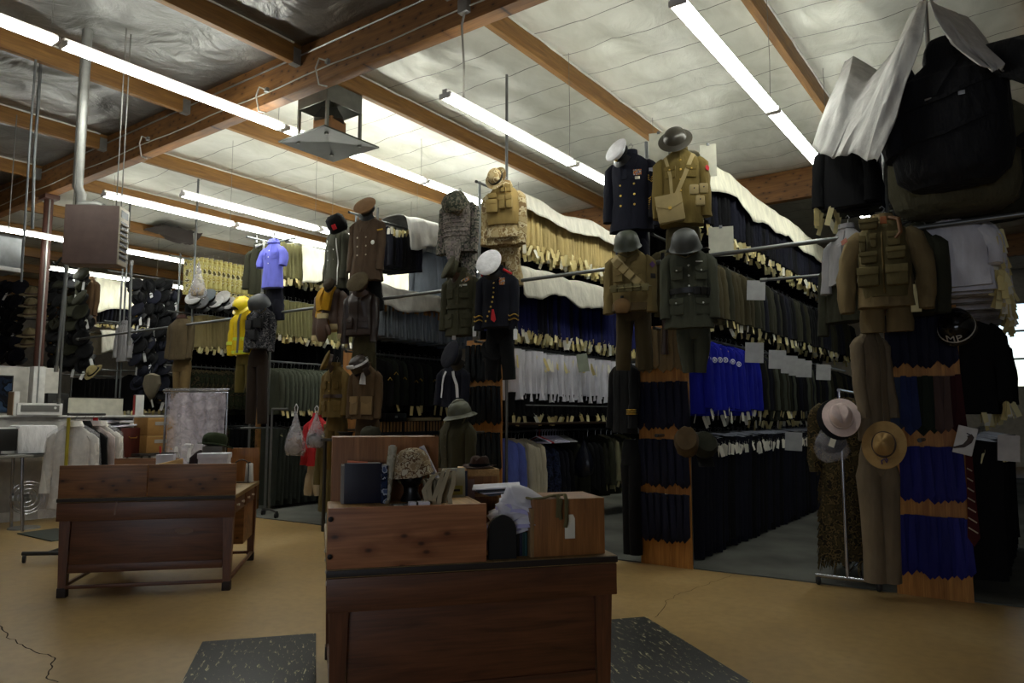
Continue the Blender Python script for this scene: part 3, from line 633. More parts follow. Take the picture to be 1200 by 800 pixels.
def bluex(o, rnd, i):
    if i > 7: return
    put('round_patch', RINGM, M_WPATCH, o, (.262, -.052, -.24), (R(-6), 0, R(12)), 1.1)
    put('round_patch', RINGM, M_WPATCH, o, (-.262, -.052, -.24), (R(-6), 0, R(-12)), 1.1)
    put('gold_star', MB().lathe([(0, 0), (.012, .001), (.008, .006), (0, .007)], 6) if 'goldstar' not in PROTO else PROTO['goldstar'], M_GOLD, o, (.2, -.06, -.12), (R(90), 0, 0))
blu = [J('blue_a', L=.86, sl=.7, seed=9., w=.245, waist=.9, d=.026, ys=.38), J('blue_b', d=.026, ys=.38, L=.84, sl=.71, seed=11., w=.24, waist=.9)]
row('j', 'r2t3', F_BLUE, RX[2]+.07, 2.42, 7.48, 9.35, .15, 'police_shirt', 'royal blue long-sleeved shirt with round white shoulder patches and tags', 'shirt', 'royal blue shirts on the tie-board rack', 40, 2, proto=blu, extra=bluex, tagm=M_TAGS[2], tagh=.1)
row('j', 'r2t3b', [F_NAVY, F_DOLIVE, F_BLACK, F_GREYG], RX[2]+.03, 2.4, 9.5, 15.6, .13, 'wool_jacket', 'dark jacket on the second-tier rail beyond the royal blue shirts', 'jacket', 'dark jackets beyond the blue shirts', 34, 2, proto=[J('dk_c', L=.92, sl=.68, seed=14., d=.027, ys=.38)], tagtop=False)
ltr = [T('ltr_a', w=.24, L=1.26, seed=1., taper=.82, pleat=.5), T('ltr_b', w=.235, L=1.18, seed=4., taper=.85, pleat=.5)]
row('t', 'r2t4', [F_NAVY, F_BLACK, F_NAVY], RX[2]+.06, 1.3, 7.55, 15.6, .085, 'uniform_trousers', 'dark navy trousers hanging full length on the lowest rail of the tie-board rack', 'trousers', 'long navy trousers on the tie-board rack', 16, 2, proto=ltr, tagtop=True, tagm=M_TAGS[2], tagh=.1)
cover(RX[2]+.03, .3, 7.55, 15.8, 4.5, .34, .4, 2., F_COVW, 'pale dust sheet draped along the top of the tie-board rack')
# ---- rack 3
kt = [T('kt_a', w=.25, L=.5, seed=2., pleat=.5), T('kt_b', w=.245, L=.54, seed=5., pleat=.5), T('kt_c', w=.26, L=.47, seed=8., pleat=.5)]
row('t', 'r3t1', F_KHAKI, RX[3], 4.32, 7.5, 11.6, .062, 'folded_trousers', 'khaki trousers folded over a hanger with long cream tags, under the white dust sheet', 'trousers', 'khaki trousers on the top rail behind the camouflage outfits', 10, 2, proto=kt, tagh=.12, tagrate=1.)
cover(RX[3], .31, 7.5, 11.7, 4.46, .22, .4, 5., F_COVER, 'off-white dust sheet over the khaki trousers on the top rail', flare=.04)
nt_ = [T('nt_a', w=.25, L=.7, seed=3., pleat=.5), T('nt_b', w=.24, L=.74, seed=6., pleat=.5)]
row('t', 'r3t2', [F_MIDB, F_MIDB, F_NAVY], RX[3], 3.36, 7.5, 11.6, .07, 'folded_trousers', 'navy blue trousers folded over a hanger with cream tags below the lower dust sheet', 'trousers', 'navy trousers below the lower dust sheet', 10, 2, proto=nt_, tagh=.11, tagrate=1.)
cover(RX[3]+.02, .31, 7.45, 9.9, 3.5, .34, .4, 8., F_COVER, 'grey-white dust sheet over the navy trousers on the third-tier rail', flare=.05)
ws = [T('ws_a', w=.25, L=.66, seed=4., pleat=.9, d=.055, taper=1.1), T('ws_b', w=.245, L=.63, seed=7., pleat=.9, d=.055, taper=1.06)]
row('t', 'r3t3', F_WHITE, RX[3]+.02, 2.4, 7.5, 11.6, .13, 'white_uniform', 'white cotton uniform on a hanger with buff tags pinned at the top', 'uniform', 'white uniforms in the middle of the rack', 34, 2, proto=ws, tagtop=True, tagh=.14, tagrate=1., tagy=-.085)
row('t', 'r3t4', F_BLACK, RX[3], 1.84, 7.5, 11.6, .11, 'folded_trousers', 'black folded garment with a tag just above the plank shelf', 'clothing', 'black folded garments above the plank shelf', 8, 1, proto=[T('bk_a', w=.25, L=.3, seed=5.)], tagrate=.8)
rail(RX[3]+.27, 1.68, 7.7, 10.8, 'bright steel rod below the white uniforms', .008)
for k, (x, yn, ye, nm) in enumerate(((RX[3], 7.5, 11.7, 'below the white uniforms'), (RX[4], 7.5, 9.7, 'carrying the slatted boxes below the black dress jackets'))):
    s = thing('plank_shelf', 'dark plank shelf '+nm, 'shelf', (x, (yn+ye)/2, 1.44 if k == 0 else 1.1)); put('plank', MB().box((0, 0, 0), (.62, ye-yn, .03), bev=.004), wood('dark_shelf_wood', (44, 30, 20), (70, 48, 30), 'Y'), s)
    for yy in (-.4, .4): put('bracket', MB().prism([(-.3, -.014), (.3, -.014), (.3, -.05), (-.3, -.05)], yy*(ye-yn)-.02, yy*(ye-yn)+.02).mesh('bracket', False), plain('pipe_dark', (60, 60, 60)), s)
# mixed hanging clothes on the lowest rail of rack 3
mixed = [('light_blue_shirt', 'light blue long shirt at the front of the mixed rail', F_LB if False else fab('light_blue_cotton', (96, 112, 196)), 1), ]
sh = [J('mx_a', L=.84, sl=.62, seed=15., d=.04, ys=.55), J('mx_b', L=.92, sl=.66, seed=17., d=.042, w=.22, ys=.55)]
row('j', 'r3m1', fab('light_blue_cotton', (104, 120, 206)), RX[3]+.05, 1.26, 7.45, 7.5, .1, 'cotton_shirt', 'light blue shirt hanging first on the lowest rail, right of the fedora', 'shirt', None, 40, 0, proto=[J('mx_c', L=.95, sl=.7, seed=19., d=.035)])
row('j', 'r3m2', fab('cream_cotton', (196, 188, 166), .08), RX[3]+.05, 1.25, 7.66, 8.05, .1, 'cotton_shirt', 'cream cotton shirt on the lowest rail between the light blue shirt and the hangers', 'shirt', 'cream shirts on the lowest rail', 42, 0, proto=sh)
row('j', 'r3m3', [F_PLAID, F_NAVY, F_BLACK], RX[3]+.03, 1.16, 8.16, 8.85, .14, 'cotton_shirt', 'dark blue or plaid shirt below the bare hangers', 'shirt', 'dark shirts below the bare hangers', 40, 0, proto=sh)
row('j', 'r3m4', [F_BLACK, F_BLACK, F_DOLIVE], RX[3]+.03, 1.22, 8.98, 9.6, .14, 'wool_jacket', 'black coat midway along the lowest rail of mixed clothes', 'coat', 'black coats on the lowest rail', 25, 0, proto=sh)
row('j', 'r3m5', [fab('grey_olive_cotton', (132, 128, 98), .12), F_DRAB, F_DOLIVE], RX[3]+.03, 1.25, 9.7, 11.6, .19, 'cotton_shirt', 'grey olive fatigue shirt at the far end of the lowest rail', 'shirt', 'grey olive shirts on the lowest rail', 42, 1, proto=sh)
HGM = MB().tube([(.2, 0, -.09), (0, 0, 0), (-.2, 0, -.09), (.2, 0, -.09)], .009, 6).tube([(0, 0, 0), (0, 0, .05), (.014, 0, .075), (0, 0, .09), (-.014, 0, .08)], .003, 5).mesh('hanger')
for i in range(11):
    m_ = plain('red_plastic', (190, 30, 44), .4) if i == 1 else plain('white_plastic', (206, 204, 226), .4) if i < 8 else plain('wire_steel', (150, 150, 150), .35, .8)
    o = put('clothes_hanger', HGM, None, None, (RX[3]+.14, 8.13+.068*i, 1.27), (0, 0, R(32)))
    if not o.data.materials: o.data.materials.append(None)
    o.material_slots[0].link = 'OBJECT'; o.material_slots[0].material = m_
    if i == 1: tag(o, 'red plastic clothes hanger on the lowest rail', 'hanger')
    else: tag(o, 'bare white plastic hanger on the lowest rail beside the red one' if i < 8 else 'bare wire hanger on the lowest rail after the white hangers', 'hanger', 'white plastic hangers' if i < 8 else 'wire hangers')
bagm = MB().lathe([(.02, .0), (.03, -.03), (.05, -.09), (.12, -.2), (.16, -.34), (.14, -.46), (.07, -.52), (0, -.53)], 18, 1., .55, lambda p, a: p*(1+.12*nz(p.x*14, p.y*14, p.z*12)))
b_ = thing('hanging_bag', 'dark crinkled plastic garment bag hanging among the mixed clothes', 'bag', (RX[3]+.42, 8.9, 1.2)); put('bag', bagm, plain('black_film', (24, 26, 36), .25), b_); put('tie', MB().tube([(0, 0, -.02), (0, 0, .06)], .006, 5), plain('black_film', (24, 26, 36)), b_)
# ---- rack 4
row('j', 'r4t1', [F_BLACK, F_NAVY], RX[4]+.02, 4.44, 7.5, 8.15, .072, 'wool_jacket', 'black uniform jacket with a cluster of cream tags at the collar, beside the greatcoat', 'jacket', 'black jackets on the top rail behind the greatcoat', 12, 2, proto=[J('bl_a', L=.66, sl=.56, seed=21.)], tagtop=True, tagrate=1.)
row('j', 'r4t1b', F_SLATE, RX[4]+.02, 4.2, 8.62, 9.6, .075, 'cotton_shirt', 'slate blue shirt hanging below the top dust sheet', 'shirt', 'slate blue shirts below the top dust sheet', 14, 1, proto=[J('sl_a', L=.76, sl=.66, seed=23.)])
cover(RX[4]+.03, .3, 7.85, 9.8, 4.62, .5, .4, 11., F_GREYSH, 'grey-white dust sheet over the top rail right of the greatcoat', flare=.1)
row('t', 'r4t2', F_SLATE, RX[4], 3.3, 7.5, 9.6, .06, 'folded_shirt', 'slate blue garment folded on a hanger with a rust-coloured tag', 'clothing', 'slate blue folded garments with rust tags', 8, 2, proto=[T('sb_a', w=.25, L=.56, seed=9., pleat=.7), T('sb_b', w=.245, L=.6, seed=12., pleat=.7)], tagtop=True, tagm=plain('paper_tag_rust', (168, 118, 66), .8), tagrate=1.)
cover(RX[4]+.03, .31, 7.3, 9.8, 3.5, .3, .4, 14., F_GREYSH, 'grey dust sheet sweeping over the slate blue folded garments', flare=.07, sagx=-.05)
def chev(o, rnd, i):
    if rnd.random() < .45:
        put('chevron', MB().tube([(-.03, 0, -.02), (0, 0, .02), (.03, 0, -.02)], .007, 4), M_GOLD, o, (.27, -.03, -.3+rnd.uniform(-.05, .05)), (0, 0, R(30)))
row('j', 'r4t3', [fab('dark_dress_green', (34, 38, 32)), F_BLACK], RX[4]+.03, 2.42, 7.5, 9.6, .11, 'dress_jacket', 'very dark green dress jacket in the even row above the slatted boxes', 'jacket', 'dark green dress jackets', 26, 1, proto=[J('dg_a', L=.8, sl=.62, seed=25.)], extra=chev, tagh=.11)
row('t', 'r4t4', F_BLACK, RX[4], 1.0, 7.6, 9.6, .09, 'uniform_trousers', 'black trousers below the plank shelf of the rack behind the greatcoat', 'trousers', 'black trousers under the shelf', 12, 0, proto=ltr)
# ---- rack 5
ot = [T('ot_a', w=.24, L=.6, seed=13., taper=1.15, pleat=.6), T('ot_b', w=.235, L=.62, seed=16., taper=1.12, pleat=.6)]
row('t', 'r5t1', F_DRAB, RX[5], 4.5, 7.5, 9.3, .07, 'folded_trousers', 'drab green trousers on the top rail beside the light blue shirt', 'trousers', 'drab green trousers on the top rail', 14, 2, proto=ot, tagrate=1.)
cover(RX[5]+.04, .3, 7.85, 11.6, 4.5, .62, .4, 17., F_COVW, 'bright white dust sheet hanging like a curtain left of the greatcoat', flare=.02, hump=.02)
row('t', 'r5t2', F_DRAB, RX[5], 3.5, 7.5, 9.3, .07, 'folded_trousers', 'drab green trousers on the third-tier rail below the curtain-like dust sheet', 'trousers', 'drab green trousers on the third-tier rail', 14, 2, proto=ot, tagrate=1.)
def eagle(o, rnd, i):
    if i in (1, 3): put('breast_eagle', MB().box((0, 0, 0), (.07, .004, .012)), plain('grey_embroidery', (190, 192, 188), .8), o, (.1, -.045, -.22))
row('j', 'r5t3', F_GREYG, RX[5]+.02, 2.36, 7.5, 9.3, .085, 'wool_tunic', 'field grey wool tunic in the even row left of the hanging bags', 'jacket', 'field grey tunics', 22, 1, proto=[J('fg_a', L=.78, sl=.62, seed=27.)], extra=eagle)
row('t', 'r5t4', F_DGREYG, RX[5]+.02, 1.34, 7.5, 9.3, .08, 'uniform_trousers', 'dark field grey trousers hanging full length below the tunics', 'trousers', 'field grey trousers', 16, 1, proto=ltr, tagtop=True, tagrate=.3)
# ---- rack 6
row('t', 'r6t1', F_YCAMO, RX[6]+.02, 4.54, 7.45, 9.3, .1, 'folded_trousers', 'yellow-toned splinter camouflage trousers on the top rail', 'trousers', 'yellow camouflage trousers', 18, 0, proto=[T('yc_a', w=.23, L=.7, seed=19., pleat=.7, d=.035), T('yc_b', w=.235, L=.74, seed=22., pleat=.7, d=.035)])
row('t', 'r6t2', F_TAN, RX[6], 3.44, 7.5, 9.3, .068, 'folded_trousers', 'tan drill trousers on the third-tier rail below the white caps', 'trousers', 'tan drill trousers', 14, 2, proto=ot, tagrate=1.)
row('j', 'r6t3', F_DCAMO, RX[6]+.02, 2.42, 7.5, 9.3, .1, 'camouflage_jacket', 'dark woodland camouflage jacket behind the plastic-covered rack', 'jacket', 'dark camouflage jackets', 20, 0, proto=[J('dc_a', L=.85, sl=.66, seed=29.)])
row('t', 'r6t4', [F_BLACK, F_DCAMO], RX[6], 1.3, 7.6, 9.3, .1, 'uniform_trousers', 'dark trousers on the lowest rail behind the plastic-covered rack', 'trousers', 'dark trousers behind the plastic cover', 14, 0, proto=ltr)
# ---- racks 7 and 8 (mostly hidden by hats)
row('j', 'r7t3', F_BLACK, RX[7]-.06, 2.4, 7.6, 9.3, .11, 'wool_jacket', 'black jacket in the shadow behind the stacked dark caps', 'jacket', 'black jackets behind the caps', 20, 1, proto=[J('dk_a', L=.74, sl=.62, seed=13.)])
row('t', 'r7t4', [F_BLACK, F_NAVY], RX[7]-.06, 1.3, 7.6, 9.3, .1, 'uniform_trousers', 'black trousers on the lowest rail of the cap rack', 'trousers', 'black trousers of the cap rack', 14, 0, proto=ltr)
cover(RX[8]+.04, .3, 7.7, 9.5, 4.72, .7, .4, 21., F_COVW, 'white dust sheet hanging flat between the column and the stacked dark caps', flare=.0, hump=.02)
row('j', 'r8t1', [F_BLACK, F_NAVY], RX[8], 4.4, 7.6, 9.4, .09, 'wool_jacket', 'dark jacket with a row of cream tags under the flat white dust sheet', 'jacket', 'tagged dark jackets beside the column', 14, 2, proto=[J('r8_a', L=.7, sl=.62, seed=31.)], tagrate=1.)
cover(RX[8]+.02, .3, 7.9, 9.5, 3.5, .45, .4, 24., F_COVER, 'lower folded dust sheet between the column and the stacked dark caps', flare=.03)
row('t', 'r8t3', F_BLACK, RX[8], 2.4, 7.6, 9.4, .1, 'folded_trousers', 'black trousers under the lower dust sheet beside the column', 'trousers', 'black trousers beside the column', 14, 1, proto=nt_)
row('t', 'r8t4', F_BLACK, RX[8], 1.3, 7.6, 9.4, .1, 'uniform_trousers', 'black trousers on the lowest rail beside the column', 'trousers', 'low black trousers beside the column', 14, 0, proto=ltr)
# ---- rack 1: right side
row('j', 'r1t1', [F_BLACK, F_DOLIVE], RX[1]+.0, 4.5, 7.7, 11.5, .1, 'heavy_coat', 'heavy dark coat with cream tags on the top rail of the right-hand rack', 'coat', 'dark coats on the top rail of the right-hand rack', -14, 2, proto=[J('hc_a', L=.86, sl=.66, seed=33., w=.27)], tagh=.1)
wsh = [J('wsh_a', L=.56, sl=.3, seed=35., w=.26, d=.032, flare=1.08, ys=.5), J('wsh_b', L=.6, sl=.3, seed=37., w=.27, d=.032, flare=1.08, ys=.5)]
row('j', 'r1t2', F_WHITE, -.53, 3.22, 6.98, 10.3, .075, 'white_undershirt', 'white undershirt with yellow tags in the packed row above the black helmet', 'shirt', 'white undershirts on the right-hand rack', 2, 5, proto=wsh, tagspread=.5, tagh=.12, tagrate=1., zj=.06)
row('j', 'r1t3', F_BLACK, RX[1]+.28, 2.42, 7.6, 10.5, .085, 'dress_jacket', 'black suit jacket with large cream tags right of the tie board', 'jacket', 'black suit jackets on the right-hand rack', 8, 2, proto=[J('bs_a', L=.84, sl=.64, seed=39., w=.26)], tagh=.12)
row('t', 'r1t4', F_BLACK, RX[1]+.3, 1.32, 7.6, 10.5, .08, 'uniform_trousers', 'black trousers hanging to the carpet right of the royal blue ties', 'trousers', 'black trousers on the right-hand rack', 8, 2, proto=[T('r1_a', w=.27, L=1.18, seed=3., taper=.9, pleat=.5)], tagtop=True)

# ---- black sheets added behind the packed garments, standing in for shade in the gaps
for k in (2, 3, 4, 5, 6):
    x_, y0, y1 = RX[k]-.37, 7.55, YE[k]
    mb = MB().grid(40, 10, lambda u, v: Vector((.025*math.sin(u*60)+.02*nz(u*14, v*2, k), (u-.5)*(y1-y0), (-1.1 if k == 4 else 0)-(3.1 if k == 4 else 4.2)*v)))
    o = put('gap_shade_sheet', mb, F_BLACK, None, (x_, (y0+y1)/2, 4.42)); solid(o, .004); tag(o, 'added black shade sheet behind the garments of the '+RN[k], 'cloth')
t = thing('wire_shelving', 'pale wire shelving unit glimpsed beyond the far right tags', 'shelving', (.9, 15.2, 0))
for z in (.15, .6, 1.0, 1.4, 1.75, 2.1, 2.45):
    mb = MB()
    for i in range(9): mb.tube([(-.9, -.25+.0625*i, z), (.9, -.25+.0625*i, z)], .006, 5)
    mb.tube([(-.9, -.26, z-.03), (.9, -.26, z-.03)], .008, 5); put('wire_shelf', mb, plain('white_wire', (206, 204, 200), .4), t)
for x in (-.9, .9):
    for y in (-.26, .26): put('post', MB().tube([(x, y, 0), (x, y, 2.6)], .014, 8), plain('white_wire', (206, 204, 200)), t)

for i, (px, py, Y_) in enumerate(((884, 413, 9.0), (911, 421, 9.9), (925, 427, 10.5), (934, 430, 10.9), (942, 432, 11.3), (965, 436, 12.4), (930, 517, 10.3), (886, 340, 9.1))):
    o = put('divider_card', MB().box((0, 0, 0), (.22, .004, .25)).mesh('divider_card', False), plain('grey_white_card', (164, 164, 164), .8), None, PY(px, py, Y_), (0, R(3), R(24))); tag(o, ['first and largest grey-white size card, just above the blue shirts', 'second grey-white size card after the blue shirts', 'third grey-white size card after the blue shirts', 'fourth grey-white size card after the blue shirts', 'fifth grey-white size card after the blue shirts', 'last grey-white size card far down the tie-board rack', 'grey-white size card above the long navy trousers', 'grey-white size card high among the olive tunics'][i], 'card')
o = put('divider_card', MB().box((0, 0, 0), (.16, .004, .26)).mesh('divider_card', False), plain('pale_green_card', (150, 158, 140), .8), None, PY(683, 425, 9.0), (0, R(-8), R(24))); tag(o, 'pale green size card among the white uniforms', 'card')
# ================================================================ tie boards
def tie_mesh(seed, L=.52, w=.082):
    out = [(-.022, 0), (-.024, -.08), (-w/2*.75, -L*.55), (-w/2, -L+.05), (0, -L), (w/2, -L+.05), (w/2*.75, -L*.55), (.024, -.08), (.022, 0)]
    mb = MB(); n = len(out)
    f = [(x+.004*nz(z*9, seed, 1), -.010-.004*nz(x*20, z*6, seed), z) for x, z in out]; b = [(x*.96, .004, z) for x, z in out]
    mid = [(0, -.019, z) for x, z in out]
    vs = f+b+[(0, -.018, -.02), (0, -.02, -L*.6), (0, -.013, -L+.006)]
    c0, c1, c2 = 2*n, 2*n+1, 2*n+2
    fs = [(0, 1, c0), (1, 2, c1, c0), (2, 3, c2, c1), (3, 4, c2), (4, 5, c2), (5, 6, c1, c2), (6, 7, c0, c1), (7, 8, c0), (8, 0, c0)]
    fs += [tuple(range(2*n-1, n-1, -1))]+[(k, k+n, (k+1) % n+n, (k+1) % n) for k in range(n)]
    mb.add(vs, fs)
    mb.box((0, -.001, -.008), (.046, .024, .03), bev=.006)
    return mb.mesh('necktie')
TIES = [tie_mesh(1.), tie_mesh(2., .5, .078), tie_mesh(3., .535, .086)]
def tie_board(k, x0, x1, y, ztop, rows, label, zb=0., yaw=0.):
    b = thing('tie_board', label, 'panel', ((x0+x1)/2, y, zb), yaw)
    put('plywood_sheet', MB().box((0, 0, (ztop-zb)/2), (x1-x0, .018, ztop-zb), bev=.002), PLYF, b)
    for n, (z, cols, lab, grp, L, xa, xb) in enumerate(rows):
        rd = put('tie_rod', MB().tube([(xa-(x0+x1)/2, -.032, z-zb+.002), (xb-(x0+x1)/2, -.032, z-zb+.002)], .005, 6), plain('wire_steel', (150, 150, 150), .35, .8), b)
        cnt = max(4, round((xb-xa)/.041)); rnd = random.Random(k*10+n)
        for i in range(cnt):
            x = xa+(xb-xa)*(i+.5)/cnt; me = TIES[rnd.randrange(3)]
            o = bpy.data.objects.new('necktie', me); COL.objects.link(o)
            if not me.materials: me.materials.append(None)
            m_ = cols[min(len(cols)-1, int(i*len(cols)/cnt))] if isinstance(cols, list) else cols
            o.material_slots[0].link = 'OBJECT'; o.material_slots[0].material = m_
            lx = x-(x0+x1)/2; ly = -.034-.028*(i % 2); c_, s_ = math.cos(yaw), math.sin(yaw)
            o.location = ((x0+x1)/2+lx*c_-ly*s_, y+lx*s_+ly*c_, z+.004+rnd.uniform(-.006, .006)); o.rotation_euler = (R(rnd.uniform(0, 2)), R(rnd.uniform(-2, 2)), yaw+R(rnd.uniform(-6, 6))); o.scale = (1, 1, (L-.045)/.52*rnd.uniform(.97, 1.03))
            tag(o, lab[min(len(lab)-1, int(i*len(lab)/cnt))] if isinstance(lab, list) else lab, 'necktie', grp if not isinstance(lab, list) else lab[min(len(lab)-1, int(i*len(lab)/cnt))][:40])
    return b
TIE_TAN = fab('tan_tie_wool', (136, 116, 84), .2); TIE_NAVY = fab('navy_tie_silk', (20, 22, 42), .2, .7); TIE_BLK = fab('black_tie_silk', (20, 24, 28), .15, .7); TIE_BLUE = fab('royal_tie_silk', (32, 34, 104), .12, .7)
TIE_SL = fab('slate_tie_wool', (58, 66, 84), .12); TIE_SB = fab('steel_blue_tie', (42, 52, 92), .12); TIE_GR = fab('bottle_green_tie', (34, 42, 34), .1); TIE_BR = fab('brown_tie', (78, 62, 58), .12); TIE_WI = fab('wine_tie', (56, 24, 28), .12)
tie_board(2, -3.50, -2.93, 7.17, 2.5, [
    (2.46, TIE_TAN, 'tan wool necktie in the top row of the tall tie board', 'tan ties', .5, -3.49, -2.94),
    (1.89, TIE_NAVY, 'navy necktie in the second row of the tall tie board', 'navy ties, second row', .53, -3.5, -2.92),
    (1.29, TIE_NAVY, 'navy necktie in the third row of the tall tie board', 'navy ties, third row', .53, -3.49, -2.93),
    (.73, TIE_NAVY, 'navy necktie in the bottom row of the tall tie board', 'navy ties, bottom row', .53, -3.49, -2.93)], 'tall plywood tie board at the front of the middle rack')
tie_board(1, -1.1, -.53, 7.27, 2.5, [
    (2.44, TIE_NAVY, 'dark navy necktie in the top row of the right-hand tie board', 'dark navy ties', .52, -1.09, -.55),
    (1.88, [TIE_SL, TIE_SB, TIE_GR, TIE_BR, TIE_WI], ['slate grey necktie in the mixed-colour row', 'steel blue necktie in the mixed-colour row', 'bottle green necktie in the mixed-colour row', 'brown necktie in the mixed-colour row', 'wine red necktie in the mixed-colour row'], '', .53, -1.1, -.52),
    (1.27, TIE_BLUE, 'royal blue necktie in the third row, below the campaign hat', 'royal blue ties, third row', .52, -1.02, -.54),
    (.68, TIE_BLUE, 'royal blue necktie in the bottom row of the right-hand tie board', 'royal blue ties, bottom row', .54, -1.09, -.52)], 'plywood tie board at the front of the right-hand rack')
tie_board(3, -5.9, -5.34, 7.17, 2.5, [
    (2.42, TIE_BLK, 'black necktie in the top row behind the black caps', 'black ties, top row', .5, -5.89, -5.35),
    (1.9, TIE_BLK, 'black necktie in the middle row above the crested helmet', 'black ties, middle row', .52, -5.89, -5.35),
    (1.33, TIE_BLK, 'black necktie in the bottom row beside the crested helmet', 'black ties, bottom row', .52, -5.89, -5.35)], 'plywood tie board below the camouflage outfits')
b = thing('plywood_panel', 'bare orange plywood panel at the front of the rack behind the khaki tunics', 'panel', (-8.0, 7.2, 0)); put('sheet', MB().box((0, 0, 1.25), (.57, .018, 2.5), bev=.002), PLYF, b)
b = thing('wooden_post', 'slim timber post at the front corner of the field grey tunics', 'post', (-10.62, 7.42, 0)); put('post', MB().box((0, 0, 1.3), (.09, .05, 2.6), bev=.004), W_BEAM, b)
for nm, kx in (('rack with the yellow camouflage trousers', 6),):
    b = thing('wooden_post', 'timber post beside the red-brown panel of the '+nm, 'post', (RX[kx]-.2, 7.3, 0)); put('post', MB().box((0, 0, 1.0), (.09, .05, 2.0), bev=.004), W_BEAM, b)
# striped red tie hanging at the board edge
o = put('necktie', TIES[0], None, None, (-.5, 7.2, 1.25)); o.material_slots[0].link = 'OBJECT'; o.material_slots[0].material = fab('oxblood_tie', (66, 26, 26), .1); tag(o, 'dark red necktie with pale stripes hanging alone at the right edge of the tie board', 'necktie'); o.scale = (1.1, 1, 1.5)
for i in range(7): put('stripe', MB().box((0, -.022, -.1-.055*i), (.035+.005*i, .003, .007), (0, R(25), 0)), plain('cream_stripe', (170, 150, 130), .8), o)
# ================================================================ displayed uniforms
def face(x, y): return math.atan2(-x*0+0, 1)
M_BRASS = plain('brass_button', (206, 170, 84), .3, .85); M_SILV = plain('silver_button', (196, 196, 190), .3, .85); M_RED = plain('scarlet_cloth', (186, 26, 36), .8); M_BLKL = plain('black_leather', (20, 19, 19), .4); M_BRL = plain('brown_leather', (58, 38, 26), .45)
M_WEB = plain('khaki_webbing', (158, 140, 96), .9); M_WEB2 = plain('olive_webbing', (104, 96, 62), .9); M_WHC = fab('white_cap_cloth', (222, 220, 222), .02); M_RIB = camo('medal_ribbons', [(176, 60, 50), (206, 180, 90), (60, 70, 120), (200, 196, 190)], 55.)
M_STEEL = plain('brown_helmet_paint', (66, 62, 54), .34, .25); M_STEELG = plain('green_helmet_paint', (60, 64, 54), .5, .1); M_STEELO = plain('olive_helmet_paint', (72, 72, 56), .5, .1)
RZ = R(16)
def disp(px, ycol, Y=6.76): return PY(px, ycol, Y)
def on(o, root): return o
# 1 navy double-breasted coat with gold buttons, white cap
t, P = jacket('navy double-breasted dress coat with gold buttons and yellow sleeve stripes, above the bandolier jacket', disp(739, 181, 6.8), R(10), F_NAVY, .84, .235, .115, seed=41., lapel=(-.3, .07), buttons=[(s*.075-.01, z) for s in (-1, 1) for z in (-.36, -.47, -.58)], bm=M_BRASS, sl=.6, flare=1.12)
patch(t, P, .1, -.24, .085, .06, M_RIB); patch(t, P, .1, -.3, .05, .03, plain('silver_badge', (210, 206, 190), .3, .7), 'badge')
for i in range(8): put('service_stripe', MB().box((0, 0, 0), (.1, .004, .008), (0, R(-32), 0)), M_GOLD, t, (.245, -.064, -.5-.022*i))
for i in range(3): put('chevron', MB().tube([(-.035, 0, .02), (0, 0, -.012), (.035, 0, .02)], .006, 5), M_GOLD, t, (.236, -.06, -.29-.022*i))
put('rating_eagle', MB().box((0, 0, 0), (.05, .004, .045), bev=.002), plain('white_embroidery', (206, 208, 226)), t, (.236, -.06, -.22))
peaked_cap('white-topped peaked cap hanging left of the navy double-breasted coat', disp(728, 180, 6.62), (R(72), 0, R(-18)), M_WHC, F_BLACK, M_BLKL, M_GOLD)
trousers('black dress trousers below the navy double-breasted coat', disp(741, 262, 6.86), RZ, F_NAVY, .55, .17, .06, 1.)
# 2 olive tunic with brodie helmet and haversack
t, P = jacket('olive wool tunic worn with a canvas haversack, upper right of the tie-board rack', disp(797, 176, 6.74), R(22), fab('olive_drab_wool', (108, 92, 48), .04), .78, .22, .115, seed=43., buttons=[(0, z) for z in (-.14, -.24, -.34, -.45)], bm=M_BRASS, sl=.58, collar='stand')
for s in (-1, 1): pocket(t, P, s*.1, -.2, .11, .12, fab('olive_drab_wool', (108, 92, 48)), btn=M_BRASS)
strap(t, P, [(.13, -.06), (.04, -.3), (-.05, -.5)], .04, M_WEB, 'haversack_strap'); strap(t, P, [(-.15, -.08), (-.1, -.3), (-.09, -.5)], .03, M_WEB, 'haversack_strap')
pk = put('shoulder_patch', MB().lathe([(0, 0), (.028, 0), (.027, .004), (0, .004)], 14), M_RED, t, (.258, -.05, -.22), (R(90), 0, R(50)))
h = thing('canvas_haversack', 'khaki canvas haversack slung across the olive tunic', 'bag', (0, 0, 0)); h.location = disp(785, 243, 6.56); h.rotation_euler = (0, R(-8), R(22))
put('pouch', MB().box((0, 0, -.02), (.26, .075, .27), bev=.035), M_WEB, h); put('flap', MB().prism([(-.13, .12), (.13, .12), (.13, .02), (0, -.03), (-.13, .02)][::-1], -.046, -.036), M_WEB, h); put('buckle', MB().box((0, -.05, -.02), (.03, .008, .03)), M_BRASS, h)
h = thing('ammunition_pouch', 'pair of buttoned khaki cartridge pouches beside the haversack', 'pouch', disp(819, 228, 6.58), R(30))
for i, (x, z) in enumerate(((-.045, .05), (.045, .06), (.01, -.06))):
    p_ = put('pocket', MB().box((x, 0, z), (.085, .05, .1), bev=.014), M_WEB, h); put('snap', MB().lathe([(0, 0), (.008, .001), (.006, .006), (0, .007)], 8), M_BRL, p_, (x, -.026, z+.01), (R(90), 0, 0))
steel_helmet('shiny dark brown wide-brimmed steel helmet above the olive tunic', disp(791, 163, 6.62), (R(58), R(8), R(10)), M_STEEL, 'wide', 1.0)
trousers('brown wool breeches below the olive tunic', disp(800, 258, 6.84), R(20), F_OLIVE, .42, .17, .07, 2.)
